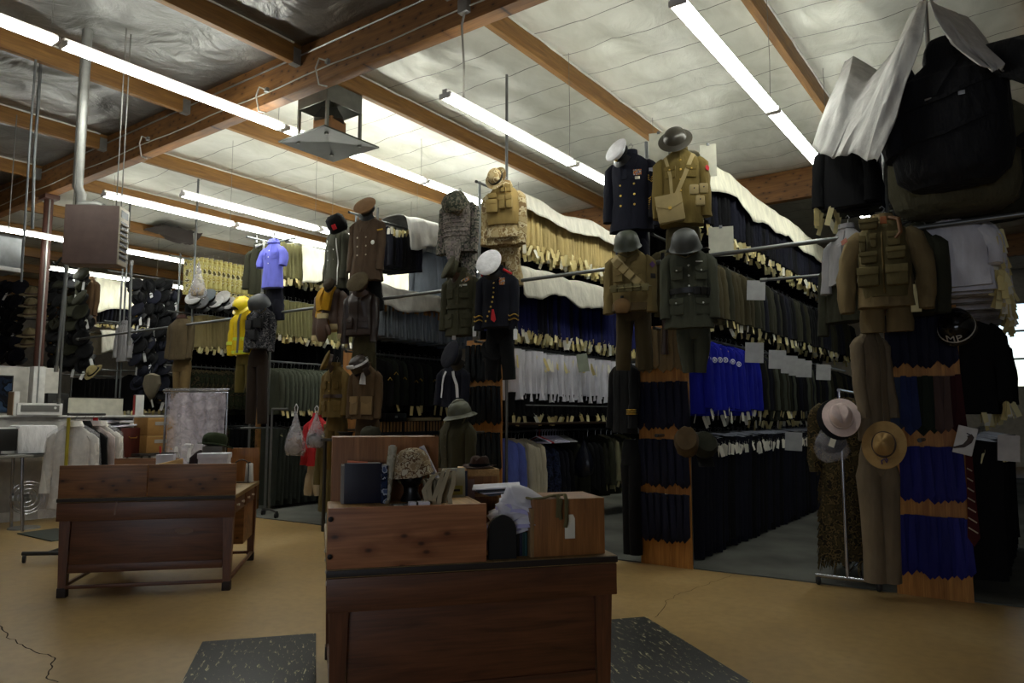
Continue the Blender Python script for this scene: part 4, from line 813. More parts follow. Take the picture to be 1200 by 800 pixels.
for px, py, w, h_, lab in ((772, 178, .2, .42, 'cream card behind the left shoulder of the olive tunic'), (830, 188, .16, .34, 'cream card with faint writing behind the right shoulder of the olive tunic'), (845, 283, .24, .3, 'blank white card behind the field grey tunic')):
    c_ = thing('backing_card', lab, 'card', disp(px, py, 6.98), R(20)); put('card', MB().box((0, 0, 0), (w, .004, h_)), plain('cream_card', (206, 204, 186), .8), c_); put('clip', MB().box((0, -.004, h_/2), (.03, .012, .03), bev=.003), plain('pipe_steel', (122, 124, 124)), c_)
# 3 khaki tunic with bandolier
K2 = fab('khaki_serge', (120, 104, 66), .04)
t, P = jacket('khaki wool jacket with a cloth bandolier across the chest, left of the field grey tunic', disp(738, 291, 6.78), R(14), K2, .66, .215, .115, seed=45., lapel=(-.16, .045), sl=.56, hem=plain('khaki_webbing_belt', (92, 76, 46), .9), buttons=[(0, -.3), (0, -.42)], bm=M_BRL)
for s in (-1, 1): pocket(t, P, s*.1, -.25, .11, .12, K2)
strap(t, P, [(-.16, -.1), (-.02, -.26), (.14, -.42)], .085, M_WEB, 'bandolier', .02, .02)
for i in range(4): q = i/3; put('bandolier_pocket', MB().box((0, 0, 0), (.075, .03, .08), (0, R(44), 0), .008), M_WEB, t, (-.1+.2*q, -.145-.015*math.sin(PI*q), -.185-.19*q))
put('shoulder_patch', MB().box((0, 0, 0), (.05, .006, .05), (0, R(45), 0), .003), plain('violet_patch', (96, 60, 120), .8), t, (.245, -.056, -.2), (0, 0, R(45))); put('stripes', MB().box((0, 0, 0), (.06, .006, .05), bev=.003), plain('black_cloth_patch', (40, 36, 30)), t, (.25, -.058, -.32), (0, 0, R(45)))
cb_ = thing('cartridge_belt', 'brown webbing cartridge belt hanging at the waist of the bandolier jacket', 'belt', disp(737, 337, 6.6), R(14))
for i in range(5): put('belt_pocket', MB().box((-.16+.08*i, .012*abs(i-2), 0), (.072, .04, .075), bev=.01), M_BRL if False else M_WEB2, cb_)
put('belt', MB().tube([(-.21, .07, .02), (-.1, .0, .005), (0, -.01, 0), (.1, 0, .005), (.21, .07, .02)], .022, 6, ys=.3), M_WEB2, cb_)
c_ = thing('canteen', 'brown covered canteen hanging below the cartridge belt', 'canteen', disp(729, 358, 6.62), R(14)); put('body', MB().lathe([(0, -.08), (.06, -.075), (.085, -.03), (.085, .03), (.05, .07), (.02, .08), (0, .08)], 18, 1., .5), plain('canteen_canvas', (112, 84, 48), .9), c_); put('cap', MB().lathe([(0, .07), (.018, .075), (.018, .1), (0, .102)], 12), M_BLKL, c_)
steel_helmet('matt green round steel helmet above the bandolier jacket', disp(735, 288, 6.64), (R(28), 0, R(12)), M_STEELG, 'round', .98)
trousers('khaki brown wool trousers below the bandolier jacket', disp(742, 347, 6.88), R(14), fab('brown_serge', (66, 56, 36), .05), .78, .18, .08, 3.)
# 4 field grey tunic
F_FG = fab('field_grey_serge', (66, 68, 56), .03)
t, P = jacket('field grey tunic with silver buttons and four pockets, right above the tie board', disp(806, 288, 6.72), R(24), F_FG, .82, .215, .115, seed=47., collar='fold', sl=.6, flare=1.2, waist=.88, buttons=[(0, z) for z in (-.12, -.22, -.32, -.42, -.5)], bm=M_SILV, collarm=fab('dark_green_collar', (40, 48, 40)))
for s in (-1, 1):
    pocket(t, P, s*.11, -.23, .12, .13, F_FG, btn=M_SILV); pocket(t, P, s*.12, -.54, .14, .16, F_FG, btn=M_SILV)
    put('shoulder_board', MB().box((0, 0, 0), (.05, .1, .012), (0, s*R(22), s*R(50)), .004), plain('black_piping', (36, 38, 36)), t, (s*.16, -.01, -.045)); put('collar_tab', MB().box((0, 0, 0), (.03, .005, .06), (0, s*R(14), 0)), M_SILV, t, (s*.06, -.105, -.035))
patch(t, P, .1, -.18, .07, .012, plain('grey_embroidery', (190, 192, 188)), 'breast_eagle')
strap(t, P, [(-.2, -.47), (0, -.46), (.2, -.47)], .05, M_BLKL, 'belt', .016, .008)
for x in (.07, .13, .18): patch(t, P, x, -.47, .055, .075, M_BLKL, 'belt_pouch', .03, .035)
steel_helmet('dark grey flared steel helmet above the field grey tunic', disp(803, 287, 6.58), (R(38), 0, R(16)), plain('slate_helmet_paint', (58, 60, 58), .55, .1), 'flared', 1.0)
trousers('field grey trousers hanging below the field grey tunic', disp(812, 366, 6.84), R(22), F_FG, .6, .16, .07, 4., spread=-.03, r1=.06)
g_ = thing('slung_rifle', 'dark rifle barrel hanging upright between the two lower uniforms', 'rifle', disp(777, 330, 6.88)); put('barrel', MB().tube([(0, 0, -.1), (0, 0, .3)], .02, 10), plain('gunmetal', (40, 42, 46), .35, .7), g_); put('stock', MB().tube([(0, 0, -.75), (.01, 0, -.5), (0, 0, -.1)], [.04, .03, .024], 10), M_BRL, g_)
# 5/6 camouflage outfits, upper right rack 3
t, P = jacket('grey digital camouflage jacket with a padded armour vest', disp(538, 231, 6.8), R(12), F_ACU, .72, .22, .13, seed=49., sl=.6, collar='stand')
F_ACV = camo('mauve_digital_camo', [(112, 106, 100), (138, 130, 122), (94, 90, 84), (124, 114, 112)], 20., True)
vest = put('armour_vest', torso_mb([(-.1, .15, .135), (-.14, .19, .155), (-.3, .2, .165), (-.52, .19, .16), (-.6, .185, .15)], 26, .06, 3.), F_ACV, t)
for i in range(6): put('webbing_row', MB().tube([(-.17, -.1, -.25-.055*i), (-.08, -.158, -.25-.055*i), (.08, -.158, -.25-.055*i), (.17, -.1, -.25-.055*i)], .012, 6), F_ACV, vest)
for x in (-.08, .06): put('vest_pouch', MB().box((x, -.18, -.18), (.1, .05, .1), bev=.016), F_ACV, vest)
put('groin_flap', MB().prism([(-.11, -.58), (.09, -.58), (.11, -.72), (.05, -.92), (-.03, -.94), (-.09, -.74)][::-1], -.165, -.135), F_ACV, vest)
steel_helmet('helmet in a grey digital camouflage cover, top left of the camouflage outfits', disp(534, 240, 6.56), (R(44), R(6), R(-12)), camo('dark_digital_camo', [(60, 62, 52), (96, 92, 78), (44, 48, 40), (78, 72, 62)], 24., True), 'deep', 1.05)
trousers('grey digital camouflage trousers below the armour vest', disp(541, 284, 6.88), R(12), F_ACU, .5, .18, .08, 5.)
F_COY = fab('coyote_nylon', (142, 120, 72), .05)
t, P = jacket('tan desert jacket with a load vest full of pouches', disp(591, 217, 6.74), R(20), F_DES, .74, .215, .12, seed=51., sl=.6, collar='fold')
vest = put('load_vest', torso_mb([(-.05, .13, .12), (-.12, .185, .145), (-.3, .205, .16), (-.46, .2, .16), (-.5, .195, .15)], 26, .06, 7.), F_COY, t)
for i, (x, z, w, h_) in enumerate(((-.09, -.3, .14, .16), (.03, -.26, .075, .16), (.115, -.26, .075, .16), (.03, -.1, .06, .09), (.11, -.1, .06, .09), (-.09, -.18, .1, .06))): 
    p_ = put('vest_pouch', MB().box((x, -.185, z), (w, .055, h_), bev=.018), F_COY, vest)
    put('pouch_flap', MB().box((x, -.212, z+h_*.3), (w*.98, .012, h_*.35), bev=.004), F_COY, p_)
strap(t, P, [(-.2, -.6), (0, -.62), (.2, -.6)], .1, F_DES, 'waist_band', .03, .02)
brim_hat('sand-coloured bush hat with a dark brim edge, above the tan load vest', disp(582, 209, 6.56), (R(66), R(-18), R(10)), F_DES, M_BLKL, 'bush', 1.0, .15, .1)
trousers('tan desert trousers below the load vest', disp(592, 282, 6.86), R(18), F_DES, .56, .185, .08, 6., spread=.06)
# 7 green service coat, 8 dress blues
F_SG = fab('service_green', (56, 54, 38), .03)
t, P = jacket('dark green service coat with ribbons, left of the white-capped blue coat', disp(541, 318, 6.78), R(10), F_SG, .8, .215, .115, seed=53., sl=.6, lapel=(-.22, .05), buttons=[(0, z) for z in (-.32, -.42, -.52)], bm=plain('bronze_button', (70, 58, 36), .4, .6), flare=1.08)
for s in (-1, 1): pocket(t, P, s*.1, -.24, .11, .11, F_SG); pocket(t, P, s*.12, -.54, .14, .17, F_SG)
strap(t, P, [(-.2, -.45), (0, -.45), (.2, -.45)], .045, F_SG, 'belt', .012, .01); patch(t, P, .1, -.13, .1, .045, M_RIB, tilt=R(-25)); patch(t, P, .1, -.19, .06, .02, plain('silver_badge', (210, 206, 190)), 'badge'); patch(t, P, .05, -.2, .03, .03, plain('silver_badge', (210, 206, 190)), 'badge')
peaked_cap('green peaked cap hanging at the left shoulder of the dark green service coat', disp(533, 316, 6.62), (R(74), 0, R(-30)), F_SG, F_SG, M_BRL, plain('bronze_button', (70, 58, 36)), 1.12)
t, P = jacket('black-blue dress coat with a curving line of gold buttons, red flash and gold cuff', disp(583, 315, 6.74), R(16), fab('dress_blue', (20, 21, 30), .03), .7, .205, .115, seed=55., sl=.6, buttons=[(.0-.085*max(0, (-z-.3)/.4)**1.4*1.6, z) for z in [-.08-.055*i for i in range(11)]], bm=M_BRASS, collarm=fab('dress_blue', (20, 21, 30)))
patch(t, P, .095, -.17, .065, .085, M_RIB, 'medals', .01, .01); put('red_flash', MB().prism([(-.008, -.5), (.012, -.5), (.04, -.62), (.022, -.65), (-.02, -.62)][::-1], -.136, -.122), M_RED, t, (-.01, 0, 0))
for s in (-1, 1):
    put('shoulder_cord', MB().tube([(s*.09, -.05, -.02), (s*.19, -.03, -.075)], .014, 6), M_RED, t)
    for dz in (0, .05): put('gold_cuff', MB().tube([(s*.217+.058*math.cos(a), -.045+.058*math.sin(a), -.62+dz-.01*math.cos(3*a)) for a in [2*PI*k/16 for k in range(17)]], .006, 5), M_GOLD, t)
peaked_cap('white peaked cap hanging in front of the black-blue dress coat', disp(577, 311, 6.54), (R(78), R(10), R(8)), M_WHC, F_BLACK, M_BLKL, M_GOLD, 1.18)
trousers('black dress trousers below the dress coat with red flash', disp(586, 376, 6.86), R(16), F_BLACK, .7, .17, .07, 7.)
for i, (px, py) in enumerate(((532, 392), (556, 388), (604, 391))):
    o = put('paper_tag', tag_mesh(0., .1), M_TAGS[0], None, disp(px, py-8, 6.7), (0, 0, R(20))); tag(o, ['cream paper tag at the hem of the green service coat, left side', 'cream paper tag hanging between the service coat and the dress coat', 'cream paper tag at the cuff of the dress coat'][i], 'tag')
# 9 sailor display
peaked_cap('dark navy peaked cap above the scarf of the sailor jumper', disp(535, 417, 6.55), (R(80), 0, R(-14)), F_NAVY, F_BLACK, M_BLKL, None, 1.2)
t, P = jacket('dark navy jumper with a white open scarf, left of the black ties', disp(531, 424, 6.8), R(10), F_NAVY, .55, .17, .1, seed=57., sl=.4, collar=None)
for s in (-1, 1): strap(t, P, [(s*.05, -.12), (s*.1, -.28), (s*.115, -.44)], .028, M_WHC, 'white_scarf', .012)
peaked_cap('black peaked cap with a pale cord, hanging at the right edge of the black ties', disp(579, 413, 6.9), (R(70), 0, R(35)), F_BLACK, F_BLACK, M_BLKL, M_BRASS, 1.15)
t, P = jacket('black coat with gold cuff stripes hanging at the left edge of the tall tie board', PY(731, 420, 7.08), R(-30), F_BLACK, .8, .2, .08, seed=121., sl=.62)
for k in range(3): put('gold_cuff_stripe', MB().tube([(.212+.056*math.cos(a), -.045+.056*math.sin(a), -.6+.022*k) for a in [2*PI*j/14 for j in range(15)]], .006, 5), M_GOLD, t)
trousers('black trousers hanging to the carpet at the left edge of the tall tie board', PY(739, 515, 7.12), R(-10), F_BLACK, 1.2, .1, .07, 20., r=.07, r1=.07, spread=-.01)
# crested helmet and olive coat on a stand
F_OC = fab('olive_greatcoat', (62, 58, 40), .03)
t, P = jacket('olive greatcoat under the crested helmet, hanging on a wheeled stand behind the near desk', PY(536, 487, 5.9), R(-14), F_OC, .8, .24, .15, seed=59., sl=.6, collar='fold', buttons=[(0, z) for z in (-.2, -.32, -.44)], bm=M_BRL)
strap(t, P, [(-.17, -.05), (-.17, -.3), (-.16, -.6)], .035, M_WEB2, 'shoulder_strap')
steel_helmet('dull olive crested helmet with a wide brim, standing on the olive greatcoat', PY(539, 486, 5.86), (R(12), 0, R(-20)), M_STEELO, 'crest', 1.0)
q = PY(536, 487, 5.9); s_ = thing('coat_stand', 'grey metal stand holding up the olive greatcoat behind the near desk', 'stand', (q.x, q.y+.02, 0))
put('pole', MB().tube([(0, 0, .03), (0, 0, q.z-.03)], .016, 10), plain('pipe_steel', (122, 124, 124)), s_)
for k in range(4): put('foot', MB().box((.16*math.cos(k*PI/2), .16*math.sin(k*PI/2), .02), (.3, .03, .03), (0, 0, k*PI/2), .006), plain('pipe_dark', (60, 60, 60)), s_)
# rack 4 displays
F_GC = fab('grey_overcoat', (72, 72, 60), .03); F_BG = fab('brown_greatcoat', (86, 70, 56), .03)
t, P = jacket('grey-green greatcoat with white piping beside the brown greatcoat', disp(396, 266, 6.86), R(-6), F_GC, .92, .2, .12, seed=61., sl=.66, lapel=(-.3, .07), flare=1.3, buttons=[(s*.07, z) for s in (-1, 1) for z in (-.36, -.5)], bm=M_SILV)
for s in (-1, 1): strap(t, P, [(s*.11, -.2), (s*.14, -.5), (s*.16, -.88)], .01, M_SILV, 'piping', .008)
o = hat_root('fur_hat', 'tall black fur hat with red patch above the grey-green greatcoat', 'hat', disp(397, 268, 6.62), (R(30), 0, R(-10))); put('fur_crown', MB().lathe([(.1, -.05), (.13, -.02), (.14, .06), (.125, .16), (.08, .2), (0, .205)], 20, 1, 1, lambda p, a: p*(1+.08*nz(p.x*30, p.y*30, p.z*30))), fab('black_fur', (14, 13, 14), .0), o); put('red_patch', MB().box((.08, -.11, .05), (.06, .02, .07), (0, 0, R(35)), .006), M_RED, o)
t, P = jacket('brown double-breasted greatcoat with pale buttons, topmost outfit of its rack', disp(431, 252, 6.74), R(14), F_BG, .92, .225, .125, seed=63., sl=.66, lapel=(-.26, .06), flare=1.22, buttons=[(s*.07-.01, z) for s in (-1, 1) for z in (-.34, -.46, -.58)], bm=plain('pewter_button', (170, 160, 140), .4, .6), collarm=F_BG)
put('round_badge', MB().lathe([(0, 0), (.03, .002), (.028, .008), (0, .01)], 14), M_SILV, t, (.16, -.11, -.42), (R(90), 0, 0)); put('sleeve_star', MB().box((0, 0, 0), (.08, .004, .02), (0, R(-14), 0)), M_GOLD, t, (.24, -.064, -.24), (0, 0, R(30)))
peaked_cap('tan peaked cap tilted on top of the brown greatcoat', disp(431, 246, 6.6), (R(62), R(16), R(8)), fab('tan_cap_wool', (128, 96, 66), .02), M_BLKL, M_BLKL, None, 1.15)
trousers('black trousers below the brown greatcoat', disp(433, 312, 6.84), R(14), F_BLACK, .62, .18, .08, 8., spread=.07)
trousers('black trousers below the grey-green greatcoat', disp(398, 316, 6.9), R(-4), F_BLACK, .6, .17, .08, 9., spread=.05)
F_SHE = plain('brown_sheepskin', (72, 48, 32), .55); M_FLE = plain('cream_fleece', (196, 178, 134), .95); F_MAE = fab('yellow_life_vest', (168, 124, 22), .02)
t, P = jacket('brown sheepskin flying jacket with fleece cuffs under a yellow life vest', disp(389, 336, 6.76), R(8), F_SHE, .62, .225, .14, seed=65., sl=.62, collar='fold', collarm=M_FLE, cuff=M_FLE, hem=M_FLE, r=.085)
for s in (-1, 1): strap(t, P, [(s*.07, -.02), (s*.08, -.2), (s*.05, -.36)], .11, F_MAE, 'life_vest_lobe', .03, .045)
strap(t, P, [(-.16, -.4), (-.05, -.42), (.06, -.5)], .09, F_MAE, 'life_vest_belt', .03, .035); strap(t, P, [(.06, -.46), (.1, -.56), (.12, -.66)], .03, F_MAE, 'life_vest_tape', .04, .012)
fl_ = thing('flying_mitten', 'brown fleece-lined flying mitten hanging below the yellow life vest', 'glove', disp(378, 372, 6.5), R(8)); put('hand', MB().lathe([(0, -.34), (.06, -.33), (.1, -.25), (.105, -.14), (.085, -.03), (.075, 0)], 16, 1., .6), F_SHE, fl_); put('cuff', MB().lathe([(.075, -.02), (.09, -.015), (.092, .05), (.07, .055), (.06, .02)], 16, 1., .7), M_FLE, fl_)
put('thumb', MB().tube([(.08, 0, -.12), (.13, -.01, -.2), (.135, -.01, -.25)], [.04, .035, .02], 10), F_SHE, fl_)
brim_hat('small brown flat cap above the yellow life vest', disp(388, 335, 6.6), (R(60), 0, R(6)), fab('brown_cap_tweed', (62, 54, 42), .02), F_BLACK, 'bush', .95, .11, .1, name='flat_cap')
F_LEA = plain('dark_brown_leather', (40, 27, 22), .38)
t, P = jacket('dark brown leather flying jacket beside the yellow life vest', disp(424, 338, 6.74), R(14), F_LEA, .64, .22, .13, seed=67., sl=.62, collar='fold', hem=plain('brown_knit', (46, 32, 26), .9), buttons=[(0, -.1)], bm=M_BRASS)
for s in (-1, 1): pocket(t, P, s*.11, -.42, .13, .14, F_LEA)
peaked_cap('brown peaked cap with soft crown above the leather flying jacket', disp(423, 334, 6.58), (R(70), R(14), R(10)), fab('olive_cap_gabardine', (74, 64, 46), .02), M_BRL, M_BRL, None, 1.15)
trousers('olive trousers below the leather flying jacket', disp(427, 392, 6.84), R(14), F_OLIVE, .5, .17, .08, 10.)
F_KT = fab('khaki_tunic_wool', (106, 86, 46), .03)
t, P = jacket('old khaki tunic with a brown belt, lower left outfit of the rack', disp(394, 428, 6.76), R(4), F_KT, .72, .2, .12, seed=69., sl=.56, buttons=[(0, z) for z in (-.12, -.24, -.36, -.5)], bm=M_BRASS, flare=1.12)
for s in (-1, 1): pocket(t, P, s*.1, -.22, .1, .11, F_KT); pocket(t, P, s*.12, -.5, .13, .14, F_KT)
strap(t, P, [(-.2, -.43), (0, -.43), (.2, -.43)], .045, M_BRL, 'belt', .014, .01)
peaked_cap('khaki peaked cap hanging left of the old khaki tunic', disp(388, 424, 6.6), (R(76), 0, R(-34)), F_KT, M_BRL, M_BRL, None, 1.05)
trousers('khaki breeches below the old khaki tunic', disp(395, 482, 6.86), R(4), F_KT, .8, .18, .09, 11., r1=.06)
F_BT = fab('brown_officer_tunic', (84, 66, 46), .03)
t, P = jacket('brown tunic with a white neck scarf and twin tan chest pouches', disp(429, 428, 6.74), R(12), F_BT, .72, .21, .12, seed=71., sl=.58, lapel=(-.2, .05))
for s in (-1, 1): pocket(t, P, s*.095, -.42, .15, .24, F_COY if False else fab('tan_canvas', (126, 104, 72)), th=.05)
put('white_scarf', MB().tube([(.05, -.1, .02), (.08, -.14, -.06), (.06, -.15, -.16), (.05, -.145, -.26)], [.03, .035, .04, .05], 10, ys=.5), M_WHC, t)
o = hat_root('leather_flying_helmet', 'brown leather flying helmet with white goggles strap above the brown tunic', 'helmet', disp(421, 428, 6.55), (R(30), 0, R(-8))); put('shell', MB().lathe([(.1, -.08), (.118, -.05), (.125, .02), (.11, .08), (.07, .12), (0, .135)], 20, 1, 1.1), F_LEA, o)
put('goggle_strap', MB().lathe([(.124, .015), (.131, .016), (.126, .045), (.12, .044)], 22, 1, 1.1), M_WHC, o); put('goggles', MB().box((0, -.135, .04), (.15, .03, .05), bev=.014), M_WHC, o)
for s in (-1, 1): put('ear_flap', MB().box((s*.115, -.01, -.09), (.02, .09, .11), bev=.009), F_LEA, o)
trousers('brown breeches below the tunic with the white scarf', disp(431, 484, 6.84), R(12), F_BT, .9, .18, .09, 12., r1=.06)
# rack 5 displays
F_LBS = fab('cornflower_shirt', (112, 116, 214), .02)
t, P = jacket('light blue short-sleeved shirt hanging from a white rail at the top', disp(321, 284, 6.8), R(10), F_LBS, .72, .2, .1, seed=73., sl=.26, collar='fold', buttons=[(0, z) for z in (-.15, -.25, -.35)], bm=plain('pearl_button', (220, 220, 230), .3), r=.074, flare=1.02, out=.05)
for s in (-1, 1): pocket(t, P, s*.095, -.18, .09, .1, F_LBS, th=.012)
pipe([PY(302, 288, 6.9), PY(344, 279, 7.4)], 'short white rail from which the light blue shirt hangs', .02); pipe([PY(309, 285, 6.95), PY(307, 345, 6.95)], 'white upright left of the light blue shirt', .018, 'upright_pipe')
t, P = jacket('dark green jacket hanging left of the light blue shirt', disp(303, 288, 7.06), R(30), F_DOLIVE, .8, .16, .06, seed=75., sl=.6)
trousers('navy trousers with a bright blue side stripe below the light blue shirt', disp(322, 338, 6.88), R(10), F_NAVY, .5, .17, .07, 13.)
F_YEL = fab('firefighter_yellow', (206, 176, 22), .02); M_LIME = plain('lime_reflective', (190, 206, 60), .4)
t, P = jacket('bright yellow firefighter coat with lime reflective bands', disp(287, 363, 6.8), R(14), F_YEL, .72, .2, .12, seed=77., sl=.6, collar='fold', r=.085, flare=1.1)
for z in (-.66, -.45): 
    hw, hd = halfat(P, z); put('reflective_band', torso_mb([(z, hw*1.03, hd*1.05), (z-.05, hw*1.035, hd*1.06)], 26, .1, 77.), M_LIME, t)
for s in (-1, 1): put('sleeve_band', MB().tube([(s*.212, -.03, -.52), (s*.212, -.036, -.57)], .08, 14), M_LIME, t)
strap(t, P, [(0, -.04), (0, -.3), (0, -.7)], .04, plain('grey_closure', (96, 92, 84), .8), 'closure', .012)
o = hat_root('fire_helmet', 'bright yellow fire helmet above the firefighter coat', 'helmet', disp(284, 358, 6.6), (R(46), 0, R(10))); put('shell', MB().lathe([(.13, -.02), (.17, -.03), (.172, -.025), (.135, .0), (.13, .05), (.11, .1), (.06, .135), (0, .145)], 24, 1, 1.15), plain('yellow_gloss', (216, 190, 24), .3), o); put('front_shield', MB().box((0, -.15, .06), (.09, .014, .1), (R(20), 0, 0), .004), M_BLKL, o); put('comb', MB().tube([(0, -.12, .09), (0, 0, .152), (0, .12, .09)], .012, 8), plain('yellow_gloss', (216, 190, 24)), o)
F_UR = camo('urban_dark_camo', [(54, 54, 58), (28, 28, 32), (92, 90, 92), (18, 18, 22)], 16.)
t, P = jacket('dark urban camouflage jacket with bulky gear right of the firefighter coat', disp(307, 359, 6.76), R(18), F_UR, .66, .21, .14, seed=79., sl=.58)
for x, z in ((-.09, -.3), (.07, -.28), (-.02, -.46)): patch(t, P, x, z, .13, .14, plain('black_nylon', (26, 26, 28), .6), 'gear_pouch', .04, .07)
steel_helmet('dark grey rounded helmet right of the yellow fire helmet', disp(304, 357, 6.56), (R(36), 0, R(10)), plain('charcoal_helmet', (44, 46, 48), .55), 'deep', 1.05)
trousers('yellow firefighter trousers below the yellow coat', disp(289, 408, 6.86), R(14), fab('olive_turnout', (96, 84, 40), .02), .7, .17, .09, 14.)
trousers('dark brown trousers below the urban camouflage jacket', disp(303, 410, 6.84), R(14), fab('brown_black_wool', (44, 34, 28), .02), 1.15, .17, .09, 15.)
# rack 6 display
F_OD = fab('faded_olive_brown', (86, 74, 54), .03)
t, P = jacket('faded olive brown jacket with fur collar, left of the tan drill trousers', disp(213, 372, 6.9), R(16), F_OD, .74, .23, .13, seed=81., sl=.6, collar='fold', collarm=plain('brown_fur', (60, 36, 30), .95), hem=F_OD)
trousers('tan trousers hanging below the faded olive brown jacket', disp(214, 418, 7.0), R(16), fab('tan_breeches', (112, 92, 60), .03), .95, .18, .1, 16., r1=.06, spread=-.02)
# ================================================================ right-hand rack display
F_FL = fab('flight_suit_sage', (112, 96, 66), .03); F_VST = fab('survival_vest_olive', (92, 82, 52), .03)
t, P = jacket('tan brown flight suit top under an olive survival vest', PY(1034, 258, 6.62), R(4), F_FL, .74, .225, .13, seed=83., sl=.64, collar='fold', r=.082, out=.085)
put('shoulder_flag', MB().box((0, 0, 0), (.06, .006, .04), bev=.002), plain('faded_red_patch', (176, 110, 92), .8), t, (-.29, -.075, -.16), (0, R(-20), R(-35)))
vest = put('survival_vest', torso_mb([(-.03, .11, .12), (-.1, .18, .15), (-.3, .2, .165), (-.5, .2, .165), (-.66, .19, .15)], 26, .08, 9.), F_VST, t)
for x, z, w, h_, d_ in ((-.11, -.5, .16, .16, .1), (.1, -.5, .16, .17, .1), (-.1, -.34, .13, .1, .07), (.1, -.32, .14, .1, .07), (-.14, -.22, .05, .14, .05), (-.06, -.2, .05, .12, .05), (.09, -.2, .1, .12, .05), (-.09, -.06, .14, .09, .06)):
    p_ = put('vest_pocket', MB().box((x, -.165, z), (w, d_, h_), bev=.026), F_VST, vest); put('pocket_flap', MB().box((x, -.165-d_/2, z+h_*.28), (w*1.02, .014, h_*.4), (R(-6), 0, 0), .005), F_VST, p_)
put('vest_zip', MB().tube([(0, -.14, -.1), (0, -.172, -.3), (0, -.17, -.5), (0, -.155, -.64)], .008, 5), plain('brass_zip', (120, 100, 60), .4, .6), vest)
put('breathing_hose', MB().tube([(.06, -.15, -.02), (.13, -.2, -.05), (.14, -.19, -.16), (.1, -.18, -.2)], .018, 8), plain('rubber_tan', (110, 74, 44), .6), vest); put('orange_tab', MB().box((.02, -.17, -.04), (.05, .02, .06), bev=.006), plain('orange_nylon', (150, 84, 40), .7), vest)
trousers('brown flight suit legs hanging below the survival vest', PY(1035, 312, 6.74), R(4), F_FL, .56, .2, .1, 17., r=.105, r1=.1, spread=.0)
o = put('paper_tag', tag_mesh(0., .2, .075), M_TAGS[0], None, PY(1072, 330, 6.6), (0, 0, R(10))); tag(o, 'large cream paper tag hanging from the right cuff of the flight suit', 'tag')
t, P = jacket('dark green padded jacket right of the flight suit, mostly in shadow', PY(1072, 268, 6.96), R(-8), F_DOLIVE, .74, .18, .1, seed=85., sl=.62)
t, P = jacket('pale grey cotton jacket spilling out left of the flight suit', PY(992, 268, 6.92), R(-30), fab('pale_grey_cotton', (150, 148, 150), .02), .5, .2, .1, seed=87., sl=.44)
t, P = jacket('dark green jacket half hidden behind the left sleeve of the flight suit', PY(990, 298, 7.02), R(-24), F_DOLIVE, .62, .21, .11, seed=89., sl=.6)
# tan coat and trousers hanging left of the tie board
F_TW = fab('taupe_wool', (118, 104, 84), .03)
t, P = jacket('long taupe coat hanging beside the right-hand tie board', PY(1019, 384, 6.98), R(66), F_TW, .98, .19, .08, seed=91., sl=.66, fold=.2)
trousers('long taupe trousers with creased legs hanging to the floor beside the tie board', PY(1027, 520, 6.98), R(30), F_TW, 1.16, .15, .08, 18., r=.1, r1=.095, spread=-.02)
# black cold-weather suits on top
F_BLN = fab('black_padded_nylon', (22, 22, 26), .02, .75, .8)
def padded(label, loc, rz, m, L, w, d, seed, sl=.55, arm=True):
    t = thing('padded_parka', label, 'coat', loc, rz); P = [(0, .13, .1), (-.05, .18, .12), (-.14, w*.78, d*.75), (-.18, w, d), (-L*.45, w*1.03, d*1.12), (-L*.75, w*1.04, d*1.16), (-L*.92, w*.95, d*1.02), (-L, w*.72, d*.7)]
    put('torso', torso_mb(P, 34, .1, seed, 3), m, t); put('hood', MB().lathe([(.15, -.06), (.16, .02), (.15, .09), (.12, .15), (.06, .18), (0, .185)], 22, 1., .75, lambda p, a: p*(1+.09*nz(p.x*8, p.y*8+seed, p.z*8))), m, t)
    return t, P
t, P = padded('huge black padded cold-weather parka with hood, crowning the right-hand rack', PY(1108, 70, 6.42), R(-4), F_BLN, 1.02, .4, .2, 93.)
put('sleeve', MB().tube([(.16, .02, -.14), (.3, -.02, -.14), (.46, -.1, -.18), (.6, -.16, -.3), (.72, -.2, -.42)], [.1, .145, .155, .15, .13], 18, True, 1., .2, 2.), F_BLN, t); put('sleeve', MB().tube([(-.2, 0, -.12), (-.33, 0, -.16), (-.4, -.02, -.3), (-.38, -.05, -.55), (-.34, -.08, -.75)], [.1, .13, .14, .13, .1], 16, True, 1., .2, 3.), F_BLN, t)
for z in (-.32, -.6): strap(t, P, [(-.36, z-.1), (0, z-.06), (.36, z+.06)], .03, F_BLN, 'quilt_seam', .006, .012)
for x in (-.1, .12): patch(t, P, x, -.38, .045, .03, plain('zip_pull_silver', (170, 170, 170), .3, .8), 'zip_pull', .012, .01)
strap(t, P, [(-.06, -.36), (.04, -.2), (.1, -.06)], .02, F_BLN, 'drawcord', .012, .012)
F_OLP = fab('olive_grey_quilt', (78, 74, 56), .02, .85, .7)
t, P = padded('olive grey padded suit bulging out below the black parka', PY(1112, 138, 6.86), R(-2), F_OLP, .82, .46, .25, 95.)
put('sleeve', MB().tube([(.25, 0, -.12), (.4, -.05, -.1), (.47, -.14, -.22), (.52, -.2, -.36)], [.1, .12, .13, .115], 18, True, 1., .16, 5.), F_OLP, t); put('sleeve_opening', MB().lathe([(0, -.012), (.08, -.01), (.085, 0), (0, .004)], 16), plain('sleeve_dark_lining', (16, 15, 14), .9), t, (.522, -.205, -.368), (R(-30), R(-14), 0))
t, P = padded('darker olive padded suit at the far right under the black parka', PY(1158, 150, 7.2), R(-16), F_DOLIVE, .8, .4, .2, 97.)
